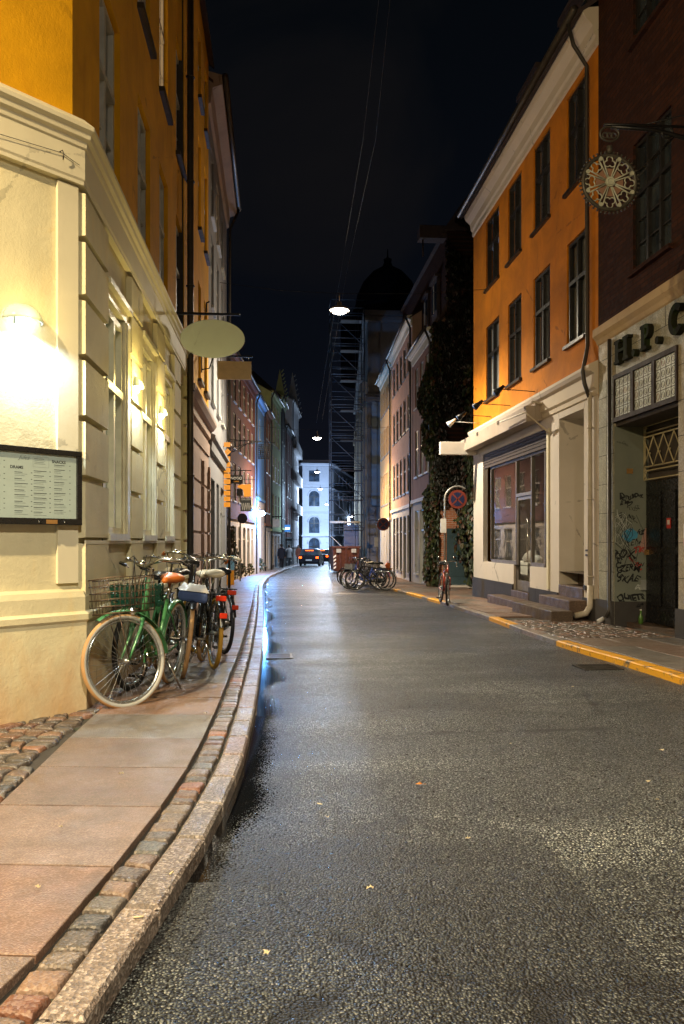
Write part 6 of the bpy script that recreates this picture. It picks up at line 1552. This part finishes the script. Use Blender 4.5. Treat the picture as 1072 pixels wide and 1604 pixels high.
def bicycle(label, loc, ang, lean=0, steer=0, frame=M_bblack, tyre=(M_tyre_b, M_tyre_b), saddle=M_bblack, grips=M_bblack, step=True, bars='city', basket=None, rack=True, refl=False, fenders=True, spokes=28, group='bicycles parked in the street', rim=M_rim, chainguard=True, barz=1.05):
    t = thing('bicycle', label, 'bicycle', loc, group, world=False)
    t.rotation_euler = (lean, 0, ang); t.rotation_mode = 'XYZ'
    T = Matrix.Identity(4)
    ax = Vector((.90, 0, .60)); d = Vector((-.30, 0, 1)).normalized()
    SM = Matrix.Translation(ax) @ Matrix.Rotation(steer, 4, d) @ Matrix.Translation(-ax)
    def wheel(M, cx, tm):
        m = MB(); m.M = M; m.torus((cx, 0, R_), R_ - .021, .021, 56, 10)
        if tm is not M_tyre_b: m.mi = [1 if math.cos(2 * PI * ((k % 10) + .5) / 10) < .25 else 0 for k in range(len(m.f))]
        w = m.build('wheel', [tm, M_side if tm is M_tyre_t else tm], t)
        m = MB(); m.M = M
        m.torus((cx, 0, R_), R_ - .047, .011, 56, 6, sx=1.3); m.build('rim', rim, w)
        m = MB(); m.M = M; m.tube([(cx, -.045, R_), (cx, .045, R_)], .02, 10); m.tube([(cx, -.065, R_), (cx, .065, R_)], .008, 8)
        for k in range(spokes):
            a = 2 * PI * k / spokes; b = a + (.35 if k % 2 else -.35); s = -.03 if (k // 2) % 2 else .03
            m.tube([(cx + .02 * math.cos(b), s, R_ + .02 * math.sin(b)), (cx + (R_ - .055) * math.cos(a), 0, R_ + (R_ - .055) * math.sin(a))], .0015, 3, cap=False)
        m.build('spokes', M_spoke, w)
        return w
    wheel(T, 0, tyre[1]); wheel(SM, 1.06, tyre[0])
    m = MB()
    bb = (.44, 0, .29); hb = (.875, 0, .66); ht = (.825, 0, .84); stt = (.27, 0, .74)
    m.tube([bb, stt], .017, 10); m.tube([hb, ht], .02, 10)
    if step:
        m.tube([bb, (.60, 0, .33), (.74, 0, .48), (.862, 0, .70)], .02, 10); m.tube([(.385, 0, .43), (.56, 0, .43), (.72, 0, .60), (.84, 0, .80)], .016, 10)
    else: m.tube([bb, (.868, 0, .69)], .02, 10); m.tube([(.28, 0, .72), (.835, 0, .81)], .017, 10)
    for s in (-.05, .05):
        m.tube([(0, s, R_), (.2, s * .8, .31), bb], .009, 8); m.tube([(0, s, R_), (.22, s * .7, .60), (.29, 0, .68)], .008, 8)
    m.build('frame', frame, t)
    m = MB(); m.M = SM
    for s in (-.055, .055): m.tube([(1.06, s, R_), (1.02, s, .42), (.935, s, .58), (.905, s * .7, .63)], [.008, .010, .013, .013], 8)
    m.tube([(.905, -.045, .635), (.905, .045, .635)], .016, 8); m.tube([(.905, 0, .62), (.80, 0, .93)], .013, 8); m.build('fork', frame, t)
    m = MB(); m.M = SM
    if bars == 'city':
        m.tube([(.80, 0, .9), (.775, 0, barz - .04), (.80, 0, barz - .02)], .013, 8)
        m.tube([(.56, -.30, barz - .03), (.68, -.29, barz), (.80, -.16, barz + .02), (.82, 0, barz - .02), (.80, .16, barz + .02), (.68, .29, barz), (.56, .30, barz - .03)], .011, 8)
        gp_s = [[(.555, s * .302, barz - .03), (.67, s * .292, barz - .004)] for s in (-1, 1)]
    elif bars == 'drop':
        m.tube([(.80, 0, .9), (.86, 0, .97)], .013, 8); m.tube([(.86, -.2, .98), (.86, .2, .98)], .012, 8)
        for s in (-.2, .2): m.tube([(.86, s, .98), (.95, s, .975), (.97, s, .92), (.92, s, .86), (.84, s, .86)], .012, 8)
        gp_s = [[(.94, s, .985), (.95, s, 1.03)] for s in (-.2, .2)]
    else:
        m.tube([(.80, 0, .9), (.84, 0, .98)], .013, 8); m.tube([(.80, -.31, 1.0), (.84, 0, .985), (.80, .31, 1.0)], .012, 8); gp_s = [[(.80, s * .31, 1.0), (.815, s * .2, .996)] for s in (-1, 1)]
    hbm = m.build('handlebar', M_chrome if frame is not M_bblack or bars == 'city' else M_bblack, t)
    for g in gp_s: k = MB(); k.M = SM; k.tube(g, .017, 10); k.build('grip', grips, hbm)
    k = MB(); k.M = SM
    for s in (-1, 1): k.tube([(.70, s * .27, barz - .01), (.60, s * .25, barz - .05)], .005, 5); k.tube([(.70, s * .25, barz), (.86, s * .08, barz + .06), (.95, s * .02, .82), (.96, 0, .62)], .0035, 5)
    k.build('brake_lever', M_bblack, hbm)
    k = MB(); k.M = SM; k.lathe((.72, -.2, barz + .01), [(.03, 0), (.028, .02), (.01, .032), (.001, .033)], 14); k.build('bell', M_chrome, hbm)
    m = MB(); m.tube([stt, (.235, 0, .88)], .013, 8); m.build('seat_post', M_chrome, t)
    m = MB(); vs = []; secs = [(-.03, .085, .90, .03), (.02, .105, .915, .045), (.09, .09, .912, .045), (.15, .05, .905, .035), (.22, .028, .905, .028), (.27, .02, .90, .02)]; K = 12
    for (x, w, z, h) in secs:
        for j in range(K): a = 2 * PI * j / K; vs.append((.14 + x, w * math.cos(a), z + h * math.sin(a) * (1 if math.sin(a) > 0 else .9)))
    fs_ = [(i * K + j, i * K + (j + 1) % K, (i + 1) * K + (j + 1) % K, (i + 1) * K + j) for i in range(len(secs) - 1) for j in range(K)] + [tuple(range(K)), tuple(range((len(secs) - 1) * K, len(secs) * K))]
    m.add(vs, fs_, 0, True); m.build('saddle', saddle, t)
    m = MB(); m.disc((.44, -.05, .29), .085, .006, 24); m.tube([(.44, -.07, .29), (.52, -.075, .14)], .010, 6); m.tube([(.44, .07, .29), (.36, .075, .44)], .010, 6); m.tube([(.44, -.08, .29), (.44, .08, .29)], .015, 8)
    cr = m.build('crank', M_chrome, t)
    for (x, s, z) in ((.52, -.13, .14), (.36, .13, .44)): MB().box(x - .045, x + .045, s - .045, s + .045, z - .012, z + .012).build('pedal', M_bblack, cr, bevel=.004)
    if chainguard: m = MB(); m.prism([(0, .36), (.3, .40), (.46, .39), (.54, .33), (.53, .25), (.44, .20), (.3, .22), (0, .31)], lambda x, z, d: (x, d, z), -.075, -.06); m.build('chain_guard', frame, t, bevel=.003)
    else: m = MB(); m.tube([(0, -.05, .375), (.44, -.05, .375)], .004, 4); m.tube([(0, -.05, .315), (.44, -.05, .205)], .004, 4); m.build('chain', M_bblack, t)
    if fenders:
        for M, cx, a0, a1 in ((T, 0, .25, 2.9), (SM, 1.06, 1.0, 3.1)):
            m = MB(); m.M = M; vs = []
            for i in range(25):
                a = a0 + (a1 - a0) * i / 24
                for s, r in ((-.028, .362), (-.02, .372), (0, .376), (.02, .372), (.028, .362)): vs.append((cx + r * math.cos(a), s, R_ + r * math.sin(a)))
            m.add(vs, [(i * 5 + j, i * 5 + j + 1, (i + 1) * 5 + j + 1, (i + 1) * 5 + j) for i in range(24) for j in range(4)], 0, True); m.build('mudguard', frame if frame is M_lgreen or cx == 0 else M_bblack, t)
    if rack:
        m = MB(); 
        for s in (-.06, 0, .06): m.tube([(.2, s, .72), (-.22, s, .73)], .006, 6)
        m.tube([(-.22, -.06, .73), (-.22, .06, .73)], .006, 6)
        for s in (-.065, .065): m.tube([(0, s, R_), (-.12, s, .73)], .006, 6); m.tube([(0, s, R_), (.02, s, .73)], .005, 6)
        rk = m.build('rack', M_bblack, t)
        if refl: MB().box(-.245, -.225, -.05, .05, .67, .72).build('reflector', M_refl, rk, bevel=.006)
        MB().box(-.40, -.385, -.035, .035, .52, .57).build('reflector', M_refl, t, bevel=.006) if refl else None
    m = MB(); m.tube([(.36, .06, .27), (.30, .19, .02)], .009, 6); m.build('kickstand', M_chrome, t)
    if basket == 'wire':
        m = MB(); m.M = SM; x0, x1, y0, y1, z0, z1 = .90, 1.22, -.19, .19, .70, .95
        for k in range(6):
            z = z0 + (z1 - z0) * k / 5; e = .02 * (k / 5)
            m.tube([(x0 - e, y0 - e, z), (x1 + e, y0 - e, z), (x1 + e, y1 + e, z), (x0 - e, y1 + e, z), (x0 - e, y0 - e, z)], .0035 if k not in (0, 5) else .005, 5)
        for k in range(9):
            x = x0 + (x1 - x0) * k / 8
            for yy in (y0, y1): m.tube([(x, yy, z0), (x, yy + .02 * (1 if yy > 0 else -1), z1)], .0025, 4)
            m.tube([(x, y0, z0), (x, y1, z0)], .0025, 4)
        for k in range(1, 9):
            y = y0 + (y1 - y0) * k / 9
            for xx in (x0, x1): m.tube([(xx, y, z0), (xx + (.02 if xx > 1 else -.02), y, z1)], .0025, 4)
        for s in (-.07, .07): m.tube([(1.06, s, R_), (1.12, s, z0)], .004, 5)
        m.build('basket', M_wire, t)
    if basket in ('crate', 'grey'):
        m = MB(); m.M = SM; x0, x1, y0, y1, z0, z1 = .88, 1.17, -.19, .19, .70, .88
        for k in range(4):
            z = z0 + (z1 - z0) * k / 4
            for yy in (y0, y1): m.box(x0, x1, yy - .004, yy + .004, z, z + .028)
            for xx in (x0, x1): m.box(xx - .004, xx + .004, y0, y1, z, z + .028)
        for k in range(7):
            x = x0 + (x1 - x0) * k / 6
            for yy in (y0, y1): m.box(x - .006, x + .006, yy - .0055, yy + .0055, z0, z1)
            y = y0 + (y1 - y0) * k / 6
            for xx in (x0, x1): m.box(xx - .0055, xx + .0055, y - .006, y + .006, z0, z1)
        m.box(x0, x1, y0, y1, z0 - .006, z0 + .001); m.build('basket', M_crate if basket == 'crate' else M_wirew, t)
    if basket == 'cloth':
        m = MB(); m.M = SM; m.box(.90, 1.10, -.13, .13, .70, .80); m.build('basket', paint('blue_cloth_basket', (.05, .08, .2), .9), t, bevel=.03)
        m = MB(); m.M = SM; vs = []; random.seed(5)
        for i in range(7):
            for j in range(7): vs.append((.895 + .21 * i / 6, -.135 + .27 * j / 6, .80 + random.uniform(0, .07) * (0 < i < 6) * (0 < j < 6)))
        m.add(vs, [(i * 7 + j, i * 7 + j + 1, i * 7 + j + 8, i * 7 + j + 7) for i in range(6) for j in range(6)], 0, True); m.build('cloth', M_whsg, t)
    # front lamp
    m = MB(); m.M = SM; m.tube([(.93, 0, .70), (.99, 0, .70)], [.025, .035], 12); m.build('lamp', M_chrome, t)
    return t
def place(front, rear):
    """front, rear ground contacts -> loc, angle"""
    a = math.atan2(front[1] - rear[1], front[0] - rear[0]); return a
GL = 'bicycles leaning along the left house wall'
def B(label, rear, front, **k):
    z = gz(rear[1]) if not k.pop('road', False) else roadz(rear[1]); a = place(front, rear)
    return bicycle(label, (rear[0], rear[1], z + k.pop('dz', 0)), a, **k)
B('green step-through bicycle with wire basket and tan tyres, nearest the camera', (-.93, 6.95), (-1.10, 5.87), lean=-.09, steer=-.70, frame=M_lgreen, tyre=(M_tyre_t, M_tyre_t), saddle=M_borange, grips=M_bblack, basket='wire', rack=False, spokes=36, group=GL)
B('dark bicycle with green crate between the green bicycle and the wall', (-1.13, 7.75), (-1.20, 6.7), lean=-.06, steer=-.2, frame=M_lgreen, tyre=(M_tyre_b, M_tyre_t), basket='crate', grips=M_bblack, saddle=M_bblack, rack=True, group=GL)
B('bicycle with cloth-filled basket and orange handlebar grips behind the green one', (-.78, 8.35), (-.86, 7.3), lean=-.07, steer=.25, frame=M_bblack, tyre=(M_tyre_t, M_tyre_t), basket='cloth', grips=M_borange, saddle=M_bcream, group=GL, barz=1.10)
B('black bicycle with cream saddle and ochre rear tyre, facing away', (-.62, 7.78), (-.88, 8.8), lean=.05, steer=.3, frame=M_bblack, tyre=(M_tyre_y, M_tyre_y), saddle=M_bcream, grips=M_bcream, refl=True, group=GL)
B('black bicycle with black saddle and red reflectors, last of the row at the left wall', (-.60, 8.95), (-.95, 9.95), lean=.04, steer=-.2, frame=M_bblack, saddle=M_bblack, refl=True, group=GL)
B('black bicycle in the shadow close to the wall, beyond the crate bicycle', (-1.12, 9.3), (-1.18, 8.25), lean=-.05, steer=.3, frame=M_bblack, saddle=M_bblack, group=GL)
# across the street, in a row on the road
GR = 'bicycles parked in a row on the far right'
import itertools
rowb = [((3.62, 26.4), (2.62, 26.7), dict(frame=M_bblack, steer=.3, rim=M_chrome), 'black bicycle with bright rims, nearest and rightmost of the far row'),
        ((3.5, 27.1), (2.48, 27.35), dict(frame=M_bblue, steer=-.3, basket='grey'), 'blue bicycle with a grey basket in the far row'),
        ((3.75, 27.8), (2.75, 28.1), dict(frame=M_bblack, steer=.2, bars='flat', step=False), 'dark diamond-frame bicycle with straight handlebar in the far row'),
        ((3.6, 28.6), (2.6, 28.9), dict(frame=M_bblack, steer=-.4, saddle=M_bcream), 'dark bicycle with pale saddle in the far row'),
        ((3.65, 29.4), (2.63, 29.7), dict(frame=M_bblack, steer=.5), 'black bicycle with sharply turned wheel in the far row'),
        ((3.6, 30.2), (2.6, 30.5), dict(frame=M_bblack, steer=-.15, bars='flat', step=False, rack=False), 'dark bicycle at the far left end of the far row')]
for r, f, k, lb in rowb: B(lb, r, f, road=True, lean=random.uniform(-.06, .06), spokes=20, group=GR, **k)
B('orange-red road bicycle with drop handlebar standing at the right kerb', (3.80, 18.4), (3.74, 17.3), lean=-.05, steer=-.25, frame=M_bred, bars='drop', step=False, fenders=False, rack=False, chainguard=False, spokes=20, group='bicycle at the right kerb')

# ================================================================ PEOPLE (far down the street)
M_skin = paint('skin', (.45, .27, .19), .6)
def person(label, x, y, face, coat, trousers, hair, stride=.2, coatl=True):
    z0 = gz(y); t = thing('person', label, 'person', (x, y, z0), 'people walking far down the street', world=False); t.rotation_euler = (0, 0, face)
    J = [((0, 0, .93), .13), ((0, 0, 1.10), .125), ((0, 0, 1.30), .15), ((0, 0, 1.44), .12), ((0, 0, 1.50), .055), ((.01, 0, 1.57), .07), ((.015, 0, 1.66), .095), ((.0, 0, 1.74), .07)]
    E = [(i, i + 1) for i in range(7)]
    for s in (-1, 1):
        b = len(J); st_ = stride * s
        J += [((0, s * .09, .88), .09), ((st_ * .55, s * .10, .50), .062), ((st_, s * .10, .09), .04), ((st_ + .14, s * .11, .035), .035)]
        E += [(0, b), (b, b + 1), (b + 1, b + 2), (b + 2, b + 3)]
        b = len(J)
        J += [((0, s * .19, 1.40), .06), ((-st_ * .3, s * .24, 1.13), .045), ((-st_ * .5 + .06, s * .25, .88), .034), ((-st_ * .5 + .08, s * .25, .79), .03)]
        E += [(3, b), (b, b + 1), (b + 1, b + 2), (b + 2, b + 3)]
        for k in range(3):
            q = len(J); J.append(((-st_ * .5 + .07 + .02 * k, s * (.245 + .006 * k), .72), .009)); E.append((b + 3, q))
        q = len(J); J.append(((-st_ * .5 + .13, s * .235, .76), .010)); E.append((b + 3, q))
    q = len(J); J.append(((.115, 0, 1.645), .018)); E.append((6, q))
    me = bpy.data.meshes.new('body'); me.from_pydata([j[0] for j in J], E, [])
    o = bpy.data.objects.new('body', me); COL.objects.link(o); sk = o.modifiers.new('s', 'SKIN')
    for v, j in zip(me.skin_vertices[0].data if me.skin_vertices else [], J): v.radius = (j[1], j[1])
    if not me.skin_vertices: pass
    o.modifiers.new('u', 'SUBSURF').levels = 1; o.modifiers['u'].render_levels = 1
    return t, o, J
def add_person(label, x, y, face, coat, trousers, hair, stride=.2):
    t, o, J = person(label, x, y, face, coat, trousers, hair, stride)
    me = o.data
    if not me.skin_vertices:
        import bmesh
        b = bmesh.new(); b.from_mesh(me); lay = b.verts.layers.skin.verify(); b.verts.ensure_lookup_table()
        for v, j in zip(b.verts, J): v[lay].radius = (j[1], j[1]); 
        b.verts[0][lay].use_root = True; b.to_mesh(me); b.free()
    dg = bpy.context.evaluated_depsgraph_get(); m2 = bpy.data.meshes.new_from_object(o.evaluated_get(dg)); bpy.data.objects.remove(o)
    m2.materials.clear(); m2.materials.append(M_skin); m2.materials.append(trousers)
    for p in m2.polygons:
        p.use_smooth = True; z = p.center.z; p.material_index = 1 if (z < 1.0 and abs(p.center.y) < .2) else 0
    ob = bpy.data.objects.new('body', m2); COL.objects.link(ob); ob.parent = t
    c = MB(); K = 18; vs = []
    for (w, dp, z) in ((.24, .17, .70), (.21, .16, .95), (.19, .15, 1.1), (.22, .17, 1.3), (.20, .14, 1.42), (.10, .09, 1.50)):
        for j in range(K): a = 2 * PI * j / K; vs.append((dp * math.cos(a), w * math.sin(a), z))
    c.add(vs, [(i * K + j, i * K + (j + 1) % K, (i + 1) * K + (j + 1) % K, (i + 1) * K + j) for i in range(5) for j in range(K)], 0, True)
    for s in (-1, 1): st_ = stride * s; c.tube([(0, s * .18, 1.41), (-st_ * .3, s * .24, 1.13), (-st_ * .5 + .06, s * .25, .86)], [.075, .06, .05], 10)
    c.build('coat', coat, t)
    h = MB(); h.lathe((-.012, 0, 1.60), [(.075, -.05), (.105, .02), (.11, .09), (.085, .155), (.04, .185), (.001, .19)], 16); h.v = [(min(x, .05 + (z - 1.66) * .4), y, z) for x, y, z in h.v]; h.build('hair', hair, t)
dkc = paint('dark_coat', (.03, .035, .05), .9); rdc = paint('russet_coat', (.25, .08, .05), .9); grc = paint('grey_coat', (.22, .21, .2), .9); tr_ = paint('dark_trousers', (.015, .015, .02), .9); hr = paint('brown_hair', (.04, .025, .015), .7)
x, y = ptx(439, 57); add_person('person in a dark coat walking by the pale green house', x + .1, y, PI / 2, dkc, tr_, hr, .22)
x, y = ptx(453, 66); add_person('person in a grey coat walking away on the left pavement', x, y, PI / 2 + .2, grc, tr_, hr, -.2)
x, y = ptx(468, 74); add_person('person in a russet coat at the roadside left of the tail lights', x, y, -PI / 2, rdc, tr_, hr, .18)

# ================================================================ CARS
M_tail = emis('tail_light_glow', (1, .085, .004), 6); M_ind = emis('amber_light_glow', (1, .12, .006), 6)
def car(label, x, y, ang, bodym):
    z0 = roadz(y); t = thing('car', label, 'car', (x, y, z0), 'cars driving away down the street', world=False); t.rotation_euler = (0, 0, ang)
    m = MB(); W = .87
    sec = [(-2.1, .35, .78, .80), (-2.05, .25, .98, .86), (-1.6, .22, 1.02, .88), (-.6, .2, 1.0, .88), (.8, .2, .95, .88), (1.6, .22, .85, .85), (2.0, .3, .7, .76)]
    vs = []; 
    for (xx, zb_, zt_, w) in sec: vs += [(xx, -w, zb_), (xx, -w - .02, (zb_ + zt_) / 2), (xx, -w * .96, zt_), (xx, w * .96, zt_), (xx, w + .02, (zb_ + zt_) / 2), (xx, w, zb_)]
    n = len(sec); f = [(i * 6 + j, (i + 1) * 6 + j, (i + 1) * 6 + (j + 1) % 6, i * 6 + (j + 1) % 6) for i in range(n - 1) for j in range(6)] + [tuple(range(6)), tuple((n - 1) * 6 + j for j in range(6))]
    m.add(vs, f)
    m.hexa([(-1.55, -.70, 1.46), (.35, -.70, 1.46), (.35, .70, 1.46), (-1.55, .70, 1.46), (-1.5, -.66, 1.50), (.3, -.66, 1.50), (.3, .66, 1.50), (-1.5, .66, 1.50)]); m.build('body', bodym, t, bevel=.04)
    m = MB(); m.hexa([(-1.95, -.80, 1.0), (1.0, -.80, .96), (1.0, .80, .96), (-1.95, .80, 1.0), (-1.56, -.68, 1.455), (.36, -.68, 1.455), (.36, .68, 1.455), (-1.56, .68, 1.455)]); m.build('window', M_pane, t)
    for s in (-1, 1):
        m = MB(); m.box(-2.13, -2.06, s * .72 - .11, s * .72 + .11, .70, .86); m.build('tail_light', M_tail, t, bevel=.02)
        for xx in (-1.3, 1.3):
            m = MB(); m.torus((xx, s * .80, .31), .23, .09, 24, 8); w = m.build('wheel', M_tyre_b, t); MB().disc((xx, s * .84, .31), .18, .04, 20).build('rim', M_rim, w)
    MB().box(-1.72, -1.66, -.35, .35, 1.36, 1.40).build('brake_light', M_ind, t)
    MB().box(-2.14, -2.1, -.26, .26, .5, .62).build('number_plate', M_whsg, t)
x, y = ptx(489, 70); car('dark car with glowing red tail lights driving away, left one', x, y, math.radians(80), paint('dark_car_paint', (.02, .02, .025), .2, .3))
x, y = ptx(510, 84); car('dark car with glowing tail lights farther off, beside the dumpster', x, y, math.radians(72), paint('grey_car_paint', (.05, .05, .055), .2, .3))

# ================================================================ PLANTS by the left houses
random.seed(31)
def shrub(label, x, y, h, w, n):
    S = []; z0 = gz(y)
    for _ in range(n):
        a = random.uniform(0, 2 * PI); f = random.random(); r = w * math.sqrt(random.random()) * (.5 + .7 * math.sin(PI * min(1, f + .15)))
        S.append((x + r * math.cos(a), y + r * math.sin(a), z0 + .1 + f * h))
    ivy(S, 'shrub', label, 'shrub', .05, (0, -1, .2), [[(x, y, z0), (x + .03, y, z0 + h * .8)]])
shrub('tall climbing shrub behind the blue and orange box', -1.95, 33.5, 2.2, .28, 700)
shrub('low leafy plant at the foot of the dark red house', -1.7, 37.5, .6, .3, 250)
shrub('small plant by the blue house door', -1.05, 47.5, .7, .3, 200)
shrub('little rusty bush in front of the pale shopfront', -1.45, 41.5, .5, .25, 160)
# weeds at pilaster foot
# ================================================================ WORLD, CAMERA
w = bpy.data.worlds.new('World'); SC.world = w; w.use_nodes = True; nt = w.node_tree; bg = nt.nodes['Background']
tc = nt.nodes.new('ShaderNodeTexCoord'); nz = nt.nodes.new('ShaderNodeTexNoise'); nt.links.new(tc.outputs['Generated'], nz.inputs['Vector']); nz.inputs['Scale'].default_value = 3.2; nz.inputs['Detail'].default_value = 6; nz.inputs['Distortion'].default_value = .5
sx = nt.nodes.new('ShaderNodeSeparateXYZ'); nt.links.new(tc.outputs['Generated'], sx.inputs[0])
rp = nt.nodes.new('ShaderNodeValToRGB'); nt.links.new(sx.outputs[2], rp.inputs[0]); e = rp.color_ramp.elements
e[0].position = 0; e[0].color = (.0055, .0068, .0125, 1); e[1].position = .6; e[1].color = (.0014, .0022, .0032, 1); k = e.new(.22); k.color = (.0026, .0034, .0060, 1)
mx = nt.nodes.new('ShaderNodeMix'); mx.data_type = 'RGBA'; mr = nt.nodes.new('ShaderNodeMapRange'); nt.links.new(nz.outputs['Fac'], mr.inputs[0]); mr.inputs[1].default_value = .48; mr.inputs[2].default_value = .75; mr.inputs[4].default_value = .75
nt.links.new(mr.outputs[0], mx.inputs[0]); nt.links.new(rp.outputs[0], mx.inputs[6]); mx.inputs[7].default_value = (.0075, .0065, .0065, 1); nt.links.new(mx.outputs[2], bg.inputs[0]); bg.inputs[1].default_value = 1.0

cd = bpy.data.cameras.new('camera'); cam = bpy.data.objects.new('camera', cd); COL.objects.link(cam)
cam.location = (0, 0, CAMZ); cam.rotation_euler = (PI / 2, 0, -YAW); cd.sensor_fit = 'VERTICAL'; cd.sensor_height = 36; cd.lens = 28.01; cd.shift_y = 45 / 1604; cd.clip_end = 1000; cd.clip_start = .05
SC.camera = cam
SC.view_settings.view_transform = 'Standard'; SC.view_settings.look = 'None'; SC.view_settings.exposure = 0; SC.view_settings.gamma = 1
SC.cycles.use_denoising = True
try: SC.cycles.denoiser = 'OPENIMAGEDENOISE'
except Exception: pass
SC.cycles.max_bounces = 6; SC.cycles.diffuse_bounces = 3; SC.cycles.glossy_bounces = 3; SC.cycles.transparent_max_bounces = 8
SC.cycles.sample_clamp_indirect = 4; SC.cycles.caustics_reflective = False; SC.cycles.caustics_refractive = False; SC.cycles.blur_glossy = .5
for o in list(bpy.data.objects):
    if 'world_parts' in o: del o['world_parts']
